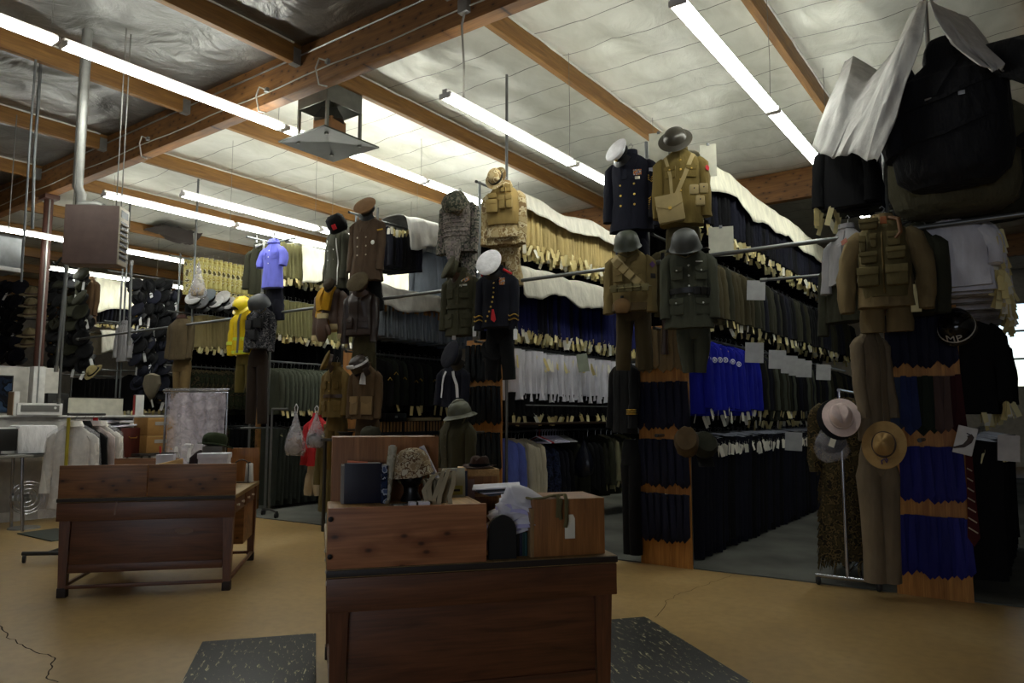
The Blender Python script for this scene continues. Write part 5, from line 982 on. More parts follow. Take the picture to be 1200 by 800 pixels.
row('j', 'r1tl', [F_BLACK, F_DOLIVE, F_NAVY], -1.3, 4.02, 6.8, 7.3, .12, 'heavy_coat', 'dark coat with cream tags poking out below the grey drape', 'coat', 'dark coats under the grey drape', 0, 2, proto=[J('hl_a', L=.62, sl=.5, seed=99., w=.17)], tagside=-1, tagh=.13, tagrate=1.)
# grey drapes over the top of the right-hand rack
def drape(ctrl, label, seed, m):
    """a sheet through rows of 3-D control points: each row one vertical run from the top edge to the hem"""
    mb = MB(); nv = 26; nu = 40; rows_ = ctrl
    def fn(u, v):
        a = u*(len(rows_)-1); i = min(int(a), len(rows_)-2); q = a-i; q = q*q*(3-2*q)
        def at(r):
            b = v*(len(r)-1); j = min(int(b), len(r)-2); w = b-j; return r[j].lerp(r[j+1], w)
        p = at(rows_[i]).lerp(at(rows_[i+1]), q)
        return p+Vector((.02*nz(u*9, v*2, seed), -.05*nz(u*8, v*1.5, seed+3)-.02*nz(u*20, v*3, seed), .015*nz(u*7, v*3, seed+6)))*(.3+v)
    mb.grid(nu, nv, fn); o = put('draped_sheet', mb, m); solid(o, .006); tag(o, label, 'dust cover'); return o
Q = lambda x, y, Y: PY(x, y, Y)
drape([[Q(1086, 0, 6.5), Q(1080, 45, 6.16), Q(1062, 95, 6.1), Q(1050, 140, 6.06), Q(1028, 190, 6.04)],
       [Q(1078, 2, 6.5), Q(1062, 40, 6.2), Q(1046, 88, 6.1), Q(1034, 130, 6.06), Q(1018, 188, 6.1)],
       [Q(1066, 18, 6.6), Q(1050, 60, 6.3), Q(1034, 100, 6.2), Q(1020, 140, 6.2), Q(1000, 180, 6.2)],
       [Q(1048, 60, 6.8), Q(1034, 86, 6.5), Q(1020, 116, 6.35), Q(1004, 146, 6.3), Q(985, 182, 6.3)],
       [Q(1028, 82, 7.1), Q(1016, 96, 6.7), Q(1006, 118, 6.45), Q(992, 150, 6.4), Q(975, 186, 6.4)],
       [Q(1000, 66, 7.2), Q(996, 84, 6.8), Q(988, 112, 6.5), Q(976, 146, 6.45), Q(962, 180, 6.45)],
       [Q(990, 72, 7.3), Q(982, 92, 7.0), Q(970, 120, 6.7), Q(960, 146, 6.6), Q(951, 172, 6.6)]], 'pale grey sheet draped in points over the left of the black parka', 3., F_GREYSH)
drape([[Q(1088, -4, 6.3), Q(1096, 20, 6.1), Q(1118, 52, 6.02), Q(1150, 78, 5.98)],
       [Q(1098, 6, 6.4), Q(1112, 24, 6.24), Q(1134, 50, 6.1), Q(1164, 82, 6.0)],
       [Q(1118, 14, 6.7), Q(1132, 24, 6.5), Q(1150, 50, 6.3), Q(1176, 80, 6.1)],
       [Q(1134, 20, 7.0), Q(1144, 30, 6.8), Q(1160, 52, 6.6), Q(1178, 78, 6.4)]], 'pale sheet falling over the right shoulder of the black parka', 7., F_GREYSH)
# helmet lettered MP on the tie board, hats on the right
mpm = plain('gloss_black_helmet', (12, 12, 14), .12)
mp = steel_helmet('gloss black helmet lettered MP in white above the tie board', PY(1121, 384, 7.02), (R(60), 0, R(-6)), mpm, 'round', 1.0, name='police_helmet')
put('white_band', MB().lathe([(.137, .008), (.141, .009), (.139, .02), (.135, .019)], 30, 1, 1.13), plain('white_paint', (206, 200, 190), .5), mp)
def lettering(txt, size, parent, mat, fn, name='lettering', th=.002):
    cu = bpy.data.curves.new(name, 'FONT'); cu.body = txt; cu.size = size; cu.align_x = 'CENTER'; cu.extrude = th/2; cu.resolution_u = 2
    tmp = bpy.data.objects.new('tmp', cu); COL.objects.link(tmp); me = bpy.data.meshes.new_from_object(tmp.evaluated_get(bpy.context.evaluated_depsgraph_get())); bpy.data.objects.remove(tmp)
    for v in me.vertices: v.co = fn(v.co)
    return put(name, me, mat, parent)
def wrap(co, r=.142, zz=.028):
    a = co.x/r; k = 1-.1*(co.y); rr = r-.12*co.y+co.z; return Vector((rr*math.sin(a), -1.13*rr*math.cos(a), zz+co.y))
lettering('MP', .1, mp, plain('white_paint', (206, 200, 190)), wrap)
brim_hat('pinkish white fedora with a dark underside hanging left of the taupe coat', PY(986, 489, 6.72), (R(66), R(-14), R(14)), fab('pinkish_white_felt', (206, 186, 180), .0), fab('cream_hat_ribbon', (196, 180, 172), .0), 'fedora', 1.05, .155, .115)
brim_hat('black fedora stacked behind the pinkish white one', PY(984, 490, 6.8)+Vector((-.03, .04, -.01)), (R(66), R(-14), R(14)), F_BLACK, F_BLACK, 'fedora', 1.1, .16, .08)
brim_hat('flat-brimmed tan campaign hat with a purple cord, hung on the tie board edge', PY(1036, 521, 6.78), (R(76), R(4), R(2)), fab('campaign_felt', (164, 132, 84), .0), plain('brown_leather', (58, 38, 26)), 'campaign', 1.0, .185, .12, cord=plain('purple_cord', (50, 36, 110), .7))
o = hat_root('fur_hat', 'brown fur-brimmed cap hanging at the right of the third tie row', 'cap', PY(805, 521, 6.98), (R(60), 0, R(20))); put('crown', MB().lathe([(.09, -.03), (.115, 0), (.12, .09), (.1, .14), (0, .15)], 18, 1, 1.3, lambda p, a: p*(1+.1*nz(p.x*24, p.y*24, p.z*24))), plain('brown_fur_cap', (74, 56, 30), .95), o); put('lining', MB().lathe([(0, -.034), (.088, -.034), (.088, -.028), (0, -.028)], 18, 1, 1.3), F_BLACK, o)
o = hat_root('soft_hat', 'dark shadowed cap hanging behind the brown fur-brimmed cap', 'cap', PY(824, 524, 7.12), (R(60), 0, R(40))); put('crown', MB().lathe([(.1, -.02), (.12, 0), (.13, .08), (.1, .13), (0, .14)], 18, 1, 1.1), F_DOLIVE, o); put('visor', MB().box((0, -.16, -.01), (.16, .1, .01), bev=.004), M_BLKL, o)
# pipe sign card
s_ = thing('sign_card', 'white card with a dark tobacco pipe shape, pinned to the tie board edge', 'sign', PY(1131, 516, 7.08), rot=(R(-8), R(14), R(0)))
put('card', MB().box((0, 0, 0), (.14, .005, .23)), plain('white_card', (196, 192, 190), .8), s_)
put('pipe_mark', MB().tube([(.02, -.006, .05), (.035, -.006, .035), (.03, -.006, 0), (0, -.006, -.045), (-.06, -.006, -.075), (-.085, -.006, -.078)], [.02, .022, .02, .014, .008, .006], 8, ys=.3), plain('pipe_brown_ink', (58, 44, 40), .7), s_); put('pipe_bowl', MB().tube([(.0, -.006, .062), (.04, -.006, .052)], .013, 8, ys=.3), plain('pipe_brown_ink', (58, 44, 40)), s_)
o = put('blank_card', MB().box((0, 0, 0), (.16, .005, .22), (0, R(3), 0)).mesh('blank_card', False), plain('white_card', (196, 192, 190)), None, PY(1182, 525, 7.5), (0, 0, R(-10))); tag(o, 'blank white card hung from the black trousers at the far right', 'card')
# wheeled clothes rack at the right
RB = PZ(958, 684, 0.0); t = thing('wheeled_rack', 'chrome wheeled clothes rack standing at the carpet edge', 'clothes rack', (-1.52, 7.22, 0), R(3))
M_CHR = plain('chrome_tube', (170, 170, 176), .22, .95)
put('base_bar', MB().tube([(-.24, 0, .085), (.3, .0, .085)], .02, 10), M_CHR, t); put('post', MB().tube([(.03, 0, .085), (.03, 0, 1.78)], .018, 10), M_CHR, t)
for y_ in (1.15,):
    put('base_bar', MB().tube([(-.24, y_, .085), (.3, y_, .085)], .02, 10), M_CHR, t); put('post', MB().tube([(.03, y_, .085), (.03, y_, 1.78)], .018, 10), M_CHR, t)
put('hanging_bar', MB().tube([(.03, -.03, 1.78), (.03, 1.18, 1.78)], .016, 10), M_CHR, t); put('side_bar', MB().tube([(.03, 0, .12), (.03, 1.15, .12)], .012, 8), M_CHR, t)
for x_ in (-.22, .28):
    for y_ in (0, 1.15):
        c_ = put('caster', MB().lathe([(0, -.014), (.036, -.013), (.04, 0), (.036, .013), (0, .014)], 16), plain('caster_rubber', (26, 26, 28), .6), t, (x_, y_, .04), (0, R(90), R(30))); put('fork', MB().box((-.03, 0, 0), (.05, .02, .034)), M_CHR, c_)
F_GH = camo('netted_scrim_camo', [(66, 56, 34), (46, 42, 26), (92, 76, 46), (36, 32, 22)], 20.)
def scrim(label, X_, Y_, seed, L):
    t = thing('scrim_suit', label, 'suit', (X_, Y_, 1.72), R(8)); P = prof(.23, .1, L, .08, 1.1, .98); put('torso', torso_mb(P, 26, .3, seed, 2, 4.), F_GH, t)
    for s in (-1, 1): put('sleeve', sleeve_mb(s, .22, .08, .6, .075, 12, 1., seed+s), F_GH, t)
    rnd = random.Random(int(seed)); mb = MB()
    for i in range(320):
        a = rnd.uniform(0, 2*PI); z = -.12-rnd.random()**.8*(L-.1); hw, hd = halfat(P, max(-L, z)); x, y = hw*math.cos(a), hd*math.sin(a); l = rnd.uniform(.08, .2)
        dx, dy = math.cos(a)*.03, math.sin(a)*.03; mb.add([(x-.008, y, z), (x+.008, y, z), (x+dx+rnd.uniform(-.02, .02), y+dy, z-l), (x+dx-.01, y+dy, z-l*.9)], [(0, 1, 2, 3)])
    o = put('scrim_strips', mb.mesh('scrim_strips', False), F_GH, t); o['kind'] = 'stuff'; return t
for i in range(3): scrim(['brown netted scrim camouflage suit hanging at the front of the wheeled rack', 'netted scrim camouflage suit in the middle of the wheeled rack', 'netted scrim camouflage suit at the back of the wheeled rack'][i], -1.5, 7.42+.32*i, 3.+i*2, 1.5)
b_ = thing('plastic_hat_bag', 'black hat in a clear plastic bag with a white tag, hung on the wheeled rack', 'bag', PY(973, 500, 7.0))
put('hat', MB().lathe([(.0, -.05), (.09, -.04), (.13, -.1), (.135, -.13), (.08, -.2), (0, -.22)], 18, 1., .7), F_BLACK, b_, (0, 0, -.02))
put('film', MB().lathe([(.01, .08), (.03, .06), (.06, 0), (.13, -.1), (.155, -.2), (.12, -.28), (.05, -.3), (0, -.3)], 22, 1., .75, lambda p, a: p*(1+.12*nz(p.x*14, p.y*14, p.z*12))), clearfilm('clear_bag_film', amount=.16), b_); put('paper_tag', MB().box((.04, -.12, -.13), (.05, .004, .09), (0, R(20), R(-10))), M_TAGS[2], b_)
# ================================================================ desks
W_TOP = wood('worn_tan_top', (120, 96, 60), (158, 130, 86), 'Y', 4., .5, False)
W_RED = wood('worn_red_brown_oak', (82, 47, 28), (124, 76, 46), 'X', 4., .42, False, .12)
W_REDZ = wood('worn_red_brown_oak_upright', (82, 47, 28), (124, 76, 46), 'Z', 4., .42, False, .12)
W_PINE = wood('knotty_pine_plank', (140, 86, 54), (198, 136, 92), 'X', 3.2, .5, True, .08)
W_PINE2 = wood('walnut_stained_plank', (108, 70, 40), (164, 112, 66), 'X', 3.2, .5, True, .08)
W_OAKV = wood('honey_oak_veneer', (126, 82, 44), (168, 112, 62), 'Z', 5., .4, False, .15)
W_LITE = wood('light_pine_edge', (176, 132, 76), (212, 168, 106), 'Y', 4., .55, False)
W_PLYV = wood('brown_plywood_back', (136, 88, 50), (176, 120, 74), 'Z', 4., .55, False)
M_DKEDGE = plain('dark_linoleum_edge', (40, 32, 30), .5)
class Frame:
    def __init__(s, x, y, ang, z=0.): s.o = Vector((x, y, z)); s.a = R(ang); s.e1 = Vector((math.cos(s.a), math.sin(s.a), 0)); s.e2 = Vector((-math.sin(s.a), math.cos(s.a), 0))
    def p(s, u, v, z): return s.o+s.e1*u+s.e2*v+Vector((0, 0, z))
    def px(s, x, y, v):
        d = ray(x, y); o = s.o+s.e2*v; t = s.e2.dot(o-CAM)/s.e2.dot(d); q = CAM+d*t-s.o; return Vector((q.dot(s.e1), v, q.z))
def desk(F, L, D, label, side_drawers=True, hgt=.84):
    t = thing('work_desk', label, 'desk', F.p(0, 0, 0), F.a)
    put('desk_top', MB().box((L/2, D/2, hgt-.02), (L+.0, D, .04), bev=.006), W_TOP, t)
    put('linoleum_edge', MB().box((L/2, -.002, hgt-.019), (L+.004, .012, .03), bev=.003), M_DKEDGE, t)
    ap = put('apron', MB().box((L/2, .014, hgt-.118), (L-.002, .03, .155), bev=.006), W_RED, t)
    put('modesty_panel', MB().box((L/2, .07, .46), (L-.2, .018, .5), bev=.003), W_RED, t); put('panel_rail', MB().box((L/2, .064, .235), (L-.2, .03, .07), bev=.004), W_RED, t)
    for x in (.06, L-.06):
        for y in (.078, D-.055):
            mb = MB(); 
            for (z0, h0), (z1, h1) in (((0, .03), (.16, .033)), ((.16, .033), (.7, .045)), ((.7, .045), (hgt-.04, .045))):
                mb.loft([[Vector((x+sx*h0, y+sy*h0, z0)) for sx, sy in ((-1, -1), (1, -1), (1, 1), (-1, 1))], [Vector((x+sx*h1, y+sy*h1, z1)) for sx, sy in ((-1, -1), (1, -1), (1, 1), (-1, 1))]])
            lg = put('leg', mb.mesh('leg', False), W_REDZ, t); put('leg_shoe', MB().box((x, y, .04), (.072, .072, .08), bev=.004), plain('dark_scuffed_wood', (40, 24, 16), .6), lg)
    put('stretcher', MB().box((L/2, .055, .085), (L-.17, .03, .03), bev=.006), W_RED, t); put('stretcher', MB().box((L/2, D-.055, .085), (L-.17, .03, .03), bev=.006), W_RED, t)
    for x in (.05, L-.05):
        put('side_rail', MB().box((x, D/2, .085), (.03, D-.16, .03), bev=.006), W_RED, t)
        sd = put('side_apron', MB().box((x, D/2, hgt-.115), (.03, D-.14, .15), bev=.004), W_RED, t)
        put('pedestal', MB().box((x+(.12 if x < .5 else -.12), D-.42, .48), (.26, .6, .4), bev=.004), W_PINE2, t)
        if side_drawers:
            s = -1 if x < .5 else 1
            for q in range(2):
                dr = put('drawer', MB().box((x+s*.018, .4+.62*q, hgt-.115), (.012, .54, .12), bev=.004), W_RED, t)
                for k in (-.14, .14): put('knob', MB().lathe([(0, 0), (.011, .001), (.008, .01), (.014, .018), (.01, .025), (0, .026)], 12), plain('white_knob', (212, 206, 196), .3), dr, (x+s*.024, .4+.62*q+k, hgt-.115), (0, R(90*s), 0))
    return t
FD = Frame(-2.701, 2.277, 50.8); LD = Frame(-6.86, 2.83, 47.2)
T1 = desk(FD, 1.437, 1.5, 'big dark red-brown desk in the centre foreground, crowded with boxes and papers')
T2 = desk(LD, 1.45, 1.5, 'brown wooden desk on the left with two stained planks along its front edge')
put('rub_mark', MB().lathe([(0, 0), (.05, .0005), (.03, .001), (0, .001)], 14, 1.6, .6, lambda p, a: p*(1+.25*nz(p.x*30, p.y*30, 1))), plain('chalky_scuff', (150, 128, 120), .9), T2, (1.02, .0605, .53), (R(90), 0, 0))
put('paint_drip', MB().box((.47, -.002, .755), (.012, .003, .13), (0, R(6), 0)), plain('chalky_scuff', (150, 128, 120)), T2)
def dthing(F, nm, lab, cat, u, v, z, rz=0., group=None): return thing(nm, lab, cat, F.p(u, v, z), F.a+rz, group)
# ---- things on the near desk (top at 0.84)
Z0 = .84
t = dthing(FD, 'pine_crate', 'knotty pine crate along the left of the near desk, its lid used as a shelf', 'crate', 0, 0, Z0)
put('front_plank', MB().box((.377, .012, .14), (.755, .022, .278), bev=.003), W_PINE, t); put('end_plank', MB().box((.011, .21, .13), (.02, .37, .26), bev=.003), W_LITE, t); put('end_plank', MB().box((.744, .24, .13), (.02, .43, .275), bev=.003), W_LITE, t)
put('lid', MB().box((.377, .22, .258), (.75, .38, .016), bev=.003), W_LITE, t); put('floor_board', MB().box((.377, .22, .01), (.72, .37, .016)), W_LITE, t)
for z in (.06, .23): put('hinge_bolt', MB().lathe([(0, 0), (.012, .002), (.012, .01), (0, .012)], 10), plain('iron_bolt', (36, 34, 36), .4, .6), t, (.012, .001, z), (R(90), 0, 0))
t = dthing(FD, 'hutch', 'brown plywood hutch back board standing behind the binders on the near desk', 'hutch', .02, .415, Z0)
put('back_board', MB().box((.28, .01, .3), (.56, .018, .59), bev=.003), W_PLYV, t); put('side_board', MB().box((.012, .16, .3), (.02, .3, .58), bev=.003), W_PLYV, t); put('side_board', MB().box((.548, .16, .3), (.02, .3, .58), bev=.003), W_PLYV, t); put('top_board', MB().box((.28, .165, .585), (.56, .29, .016), bev=.003), W_PLYV, t)
ZL = Z0+.266
def stand(nm, lab, cat, px, pyb, v, w, d, h, m, z=ZL, rz=0., page=None, lean=0.):
    u = FD.px(px, pyb, v).x; t = dthing(FD, nm, lab, cat, u, v, z, rz); c = put('cover', MB().box((0, 0, h/2), (w, d, h), (lean, 0, 0), .004), m, t)
    if page: put('pages', MB().box((0, -.0, h/2+.004), (w*.86, d*.82, h*.98), (lean, 0, 0)), page, t)
    return t
M_PAGE = plain('paper_pages', (216, 212, 204), .8); M_SHEET = plain('office_paper', (224, 222, 232), .7)
t = stand('ring_binder', 'large black-blue binder standing on the crate lid', 'binder', 425, 588, .3, .19, .07, .2, plain('navy_binder', (22, 24, 44), .45), page=M_PAGE)
put('orange_tab', MB().box((-.03, 0, .206), (.1, .05, .008), (0, R(3), 0)), plain('orange_paper', (226, 130, 96), .7), t)
stand('grey_book', 'thin grey book leaning at the left of the black-blue binder', 'book', 401, 587, .33, .018, .12, .19, plain('grey_board', (150, 146, 140), .7), page=M_PAGE)
stand('photo_book', 'narrow book with a blue and white photograph cover right of the binder', 'book', 449, 586, .3, .03, .14, .19, camo('photo_cover', [(40, 50, 78), (28, 34, 52), (170, 176, 190), (80, 94, 124)], 26.), page=M_PAGE)
t = dthing(FD, 'rolled_map', 'mottled cream rolled map leaning between the binder and the camouflage helmet', 'roll', FD.px(452, 585, .25).x, .25, ZL); put('roll', MB().tube([(0, 0, .0), (.035, .03, .285)], .022, 14), camo('old_map_paper', [(176, 170, 150), (196, 190, 170), (150, 142, 120)], 24.), t); put('inner_roll', MB().tube([(.034, .029, .27), (.0355, .031, .29)], .014, 12), M_PAGE, t)
q = FD.px(482, 579, .3); t = dthing(FD, 'display_head', 'glossy black display head wearing the camouflage helmet', 'mannequin', q.x, .31, ZL-.0); t.scale = (.86,)*3
put('head', MB().lathe([(0, 0), (.07, .002), (.066, .02), (.05, .05), (.052, .085), (.068, .11), (.08, .15), (.078, .2), (.06, .245), (.03, .262), (0, .265)], 24, .9, 1.1, lambda p, a: Vector((p.x, p.y-(.02 if .09 < p.z < .18 and math.sin(a) < -.7 else 0), p.z))), plain('black_gloss_head', (14, 13, 15), .35), t)
put('nose', MB().tube([(0, -.075, .17), (0, -.108, .14), (0, -.085, .132)], [.006, .014, .01], 8), plain('black_gloss_head', (14, 13, 15)), t)
steel_helmet('sand and brown camouflage-covered helmet on the black display head', FD.p(q.x+.005, .31, ZL+.155), (R(8), R(-4), FD.a-R(30)), camo('sand_spot_camo', [(160, 136, 104), (196, 178, 146), (112, 84, 60), (206, 196, 170)], 22.), 'round', .72)
t = dthing(FD, 'paper_roll', 'rolled white paper leaning up behind the camouflage helmet', 'roll', FD.px(509, 545, .36).x, .34, ZL+.14); put('roll', MB().tube([(.02, 0, -.05), (-.07, .02, .14)], .015, 12), M_SHEET, t)
t = dthing(FD, 'webbing_straps', 'tangle of cream webbing straps drooping over the crate beside the helmet', 'straps', FD.px(512, 560, .2).x, .2, ZL)
def ribbon(pts, w):
    mb = MB(); P = [Vector(p) for p in pts]; Q_ = []
    for a, b in zip(P, P[1:]):
        for k in range(4): Q_.append(a.lerp(b, k/4))
    Q_.append(P[-1]); rings = []
    for i, p in enumerate(Q_):
        tw = .5*math.sin(i*.35); d = Vector((math.cos(tw), math.sin(tw)*.6, 0))*w/2; n = Vector((0, -.0025, .001)); rings.append([p-d-n, p+d-n, p+d+n, p-d+n])
    return mb.loft(rings)
for k, pts in enumerate(([(.05, .04, .17), (.03, -.02, .165), (.0, -.07, .1), (-.03, -.095, .03), (-.025, -.1, -.02)], [(.07, .05, .16), (.06, -.01, .17), (.03, -.07, .12), (.0, -.1, .05), (-.012, -.104, -.04)], [(.08, .04, .15), (.085, -.01, .16), (.075, -.06, .1), (.05, -.09, .04), (.055, -.1, -.01)], [(-.02, .04, .14), (-.03, -.02, .135), (-.05, -.06, .08), (-.045, -.085, .02)], [(.02, .05, .15), (-.0, -.01, .15), (-.04, -.05, .12), (-.075, -.06, .07), (-.06, -.07, .01)])):
    put('strap', ribbon(pts, .024), plain('cream_webbing', (178, 164, 134), .9), t)
for k in range(7): put('strap_fold', MB().box((-.055+.016*k, -.02+.008*(k % 3), .06), (.008, .05, .12), (R(8), R(-14+6*k), R(10*k)), .003), plain('grey_webbing', (150, 140, 116), .9), t)
put('buckle_box', MB().box((.0, .05, .06), (.12, .08, .12), bev=.01), plain('straps_bundle', (120, 106, 84), .9), t)
t = dthing(FD, 'magazine', 'open black and white photo magazine lying on the crate lid', 'magazine', FD.px(472, 586, .12).x, .12, ZL); put('cover', MB().box((0, 0, .003), (.1, .12, .005), (0, 0, R(12)), .001), camo('newsprint_photo', [(200, 200, 196), (120, 120, 118), (60, 60, 62)], 40.), t)
t = dthing(FD, 'small_box', 'small white box with a black band on the crate lid', 'box', FD.px(491, 587, .07).x, .07, ZL); put('carton', MB().box((0, 0, .012), (.1, .06, .024), bev=.002), M_SHEET, t); put('band', MB().box((-.012, 0, .012), (.01, .062, .026)), M_BLKL, t)
# right part: file slot, divider, papers, cabinet
t = dthing(FD, 'file_rack', 'pine file rack with slanting side boards behind the black divider', 'rack', .77, .1, Z0)
put('side_board', MB().prism([(0, 0), (.5, 0), (.5, .26), (0, .2)], -.006, .006).mesh('side_board', False), W_LITE, t, (0, .02, 0), (0, 0, R(90))); put('side_board', MB().prism([(0, 0), (.5, 0), (.5, .24), (0, .19)], -.006, .006).mesh('side_board', False), W_LITE, t, (.2, .02, 0), (0, 0, R(90))); put('back_board', MB().box((.1, .52, .13), (.2, .012, .26)), W_LITE, t); put('floor_board', MB().box((.1, .27, .006), (.2, .5, .012)), W_LITE, t)
t = dthing(FD, 'round_divider', 'black round-topped file divider standing in front of the loose papers', 'divider', .845, .055, Z0); put('plate', MB().prism([(-.068, 0), (.072, 0), (.072, .09)]+[(.072*math.cos(a), .13+.085*math.sin(a)) for a in [PI*k/14 for k in range(1, 14)]]+[(-.068, .09)], -.012, .012), plain('matt_black_board', (11, 11, 13), .6), t); put('foot', MB().box((0, .03, .004), (.13, .08, .008)), plain('matt_black_board', (11, 11, 13)), t)
for i in range(16):
    rnd = random.Random(i); a = R(-50+5.5*i); o = put('paper_sheet', MB().grid(6, 4, lambda u, v, i=i: Vector(((u-.5)*.2, (v-.5)*.14, .02*math.sin(u*PI)+.012*nz(u*3, v*3, i)))).mesh('paper_sheet'), M_SHEET if i % 4 else plain('lilac_paper', (190, 186, 226), .7), None, FD.p(.9+.008*i-.05*rnd.random(), .13+.03*rnd.random(), Z0+.12+.0105*i), (R(38+rnd.uniform(-10, 10)), R(-30+3.5*i), FD.a+R(rnd.uniform(-25, 25)))); solid(o, .0012)
    tag(o, 'loose white and lilac form fanned out of the file rack', 'paper', 'loose forms in the file rack')
for i in range(5):
    t = dthing(FD, 'book', ['dark blue ledger standing beside the round divider', 'black ledger second from the round divider', 'blue-black book in the middle beside the cabinet', 'green book left of the cabinet', 'teal book right against the cabinet'][i], 'book', .928+.0135*i, .1, Z0); put('cover', MB().box((0, .06, .058+.004*(i % 2)), (.012, .13, .116+.008*(i % 2)), bev=.002), plain(['ledger_blue', 'ledger_black', 'ledger_navy', 'ledger_green', 'ledger_teal'][i], [(34, 38, 66), (24, 24, 28), (38, 42, 70), (24, 60, 54), (40, 76, 76)][i], .5), t); put('pages', MB().box((0, .064, .058+.004*(i % 2)), (.009, .13, .112+.008*(i % 2))), M_PAGE, t)
t = dthing(FD, 'oak_cabinet', 'honey oak box cabinet at the right end of the near desk', 'cabinet', 1.0, .05, Z0)
put('carcass', MB().box((.2, .16, .142), (.385, .32, .284), bev=.003), W_OAKV, t); put('side_strip', MB().box((.0, .02, .12), (.02, .05, .24), bev=.002), plain('pale_maple', (146, 116, 78), .5), t)
o = thing('canvas_strap', 'olive canvas strap slung over the oak cabinet', 'strap', FD.p(1.09, .06, Z0+.284), FD.a)
put('strap', MB().tube([(-.12, .1, .006), (-.08, .02, .0), (-.03, -.0, .006), (.02, .03, .012), (.05, 0, .012), (.06, -.03, -.0), (.052, -.032, -.06), (.058, -.03, -.1)], .014, 8, ys=.45), M_WEB2, o); put('strap', MB().tube([(.02, .05, .01), (.05, -.01, .02), (.045, -.03, -.01), (.04, -.034, -.09)], .014, 8, ys=.45), M_WEB2, o); put('strap', MB().tube([(.05, .06, .012), (.09, .0, .02), (.088, -.03, -.01), (.086, -.034, -.11), (.08, -.03, -.14)], .014, 8, ys=.45), M_WEB2, o)
o = put('hang_tag', MB().prism([(-.024, -.12), (.03, -.12), (.03, -.02), (.02, 0), (-.014, 0), (-.024, -.02)][::-1], -.001, .001).mesh('hang_tag', False), M_TAGS[2], None, FD.p(1.197, .044, Z0+.205), (0, 0, FD.a)); tag(o, 'white paper tag tied to the canvas strap in front of the oak cabinet', 'tag')
# further back: drawer box, books, card, fedora
t = dthing(FD, 'drawer_chest', 'small pine chest of three drawers under the brown fedora', 'chest', .87, .62, Z0); put('carcass', MB().box((.0, .12, .2), (.2, .26, .4), bev=.003), W_LITE, t)
for i in range(3): d_ = put('drawer', MB().box((0, -.014, .08+.115*i), (.17, .012, .1), bev=.003), W_OAKV, t); put('knob', MB().lathe([(0, 0), (.01, .004), (.008, .016), (0, .018)], 10), M_BRASS, d_, (0, -.02, .08+.115*i), (R(90), 0, 0))
brim_hat('brown felt fedora resting on the small pine chest', FD.p(.87, .7, Z0+.405), (0, 0, R(20)), fab('brown_fedora_felt', (64, 44, 34), .0), F_BLACK, 'fedora', .66, .16, .1)
t = dthing(FD, 'pink_card', 'dull pink card leaning against the drawer chest', 'card', .76, .54, Z0); put('card', MB().box((0, 0, .19), (.1, .006, .32), (R(-6), 0, 0)), plain('dull_pink_card', (150, 118, 104), .8), t)
for i, (lab, c, px, h, w) in enumerate((('white form printed with a yellow label, clipped behind the straps', (216, 214, 190), 533, .36, .16), ('blue-grey clipboard behind the printed form', (70, 78, 104), 540, .34, .2))):
    t = dthing(FD, 'clipboard', lab, 'clipboard', .66, .47+.03*i, Z0); put('board', MB().box((0, 0, h/2+.06), (w, .006, h), (R(-5), 0, 0)), plain('board_%d' % i, c, .7), t); put('clip', MB().box((0, -.01, h+.05), (.06, .012, .02), bev=.003), M_SILV, t)
    if i == 0: put('label', MB().box((0, -.01, h-.06), (w*.8, .003, .05)), plain('yellow_label', (206, 198, 110), .7), t); put('label_line', MB().box((0, -.012, h-.06), (w*.6, .003, .012)), M_BLKL, t)
for i in range(4):
    o = put('folder', MB().box((0, 0, 0), (.26, .2, .006), bev=.001), [M_SHEET, plain('black_folder', (22, 22, 26), .4), M_SHEET, plain('grey_folder', (96, 98, 106), .5)][i], None, FD.p(.9+.02*i, .4+.03*i, Z0+.285+.0125*(3-i)), (R(2), R(-3), FD.a+R(-14+9*i))); tag(o, ['white folder lowest... ', 'shiny black folder lying across the file rack', 'white sheet lying under the black folder', 'grey folder at the bottom of the small heap on the file rack'][i] if i else 'large white sheet lying on top of the heap on the file rack', 'folder')
t = dthing(FD, 'brown_desk_sign', 'turned wooden stamp handle standing in front of the clipped form', 'stamp', .6, .36, ZL); put('shaft', MB().lathe([(0, 0), (.02, 0), (.02, .02), (.006, .03), (.006, .1), (.018, .115), (.016, .14), (0, .15)], 14), M_BRL, t); put('base', MB().box((0, 0, .004), (.05, .03, .008)), M_BLKL, t)
t.name = 'stamp_handle'
# hats along the top of the hutch
t = hat_root('round_hat', 'dark olive wide-rimmed hat turned upside down, seen over the left of the hutch', 'hat', PY(379+26, 514, 6.7), (0, 0, 0)); put('bowl', MB().lathe([(0, 0), (.07, .0), (.08, .01), (.084, .07), (.09, .085), (.115, .088), (.117, .095), (.086, .096), (.078, .08), (.0, .06)], 24, 1.15, 1.), plain('dark_olive_felt', (48, 42, 32), .85), t); put('hat_band', MB().lathe([(.083, .02), (.086, .02), (.087, .045), (.084, .045)], 24, 1.15, 1.), F_BLACK, t)
t = hat_root('bush_hat', 'dark olive soft round cap beside the upturned hat, seen over the hutch', 'cap', PY(434, 514, 6.7), (0, 0, 0), sc=1.35); put('crown', MB().lathe([(0, 0), (.085, .0), (.095, .03), (.098, .07), (.08, .105), (.04, .12), (0, .122)], 22, 1., 1., lambda p, a: p*(1+.06*nz(p.x*16, p.y*16, p.z*16))), plain('dark_olive_cotton', (50, 48, 34), .9), t); put('button', MB().lathe([(0, .12), (.01, .122), (.008, .13), (0, .131)], 8), M_BRL, t); put('visor', MB().box((-.03, -.11, .015), (.13, .06, .008), (R(10), 0, R(-14)), .003), plain('dark_olive_cotton', (50, 48, 34)), t)
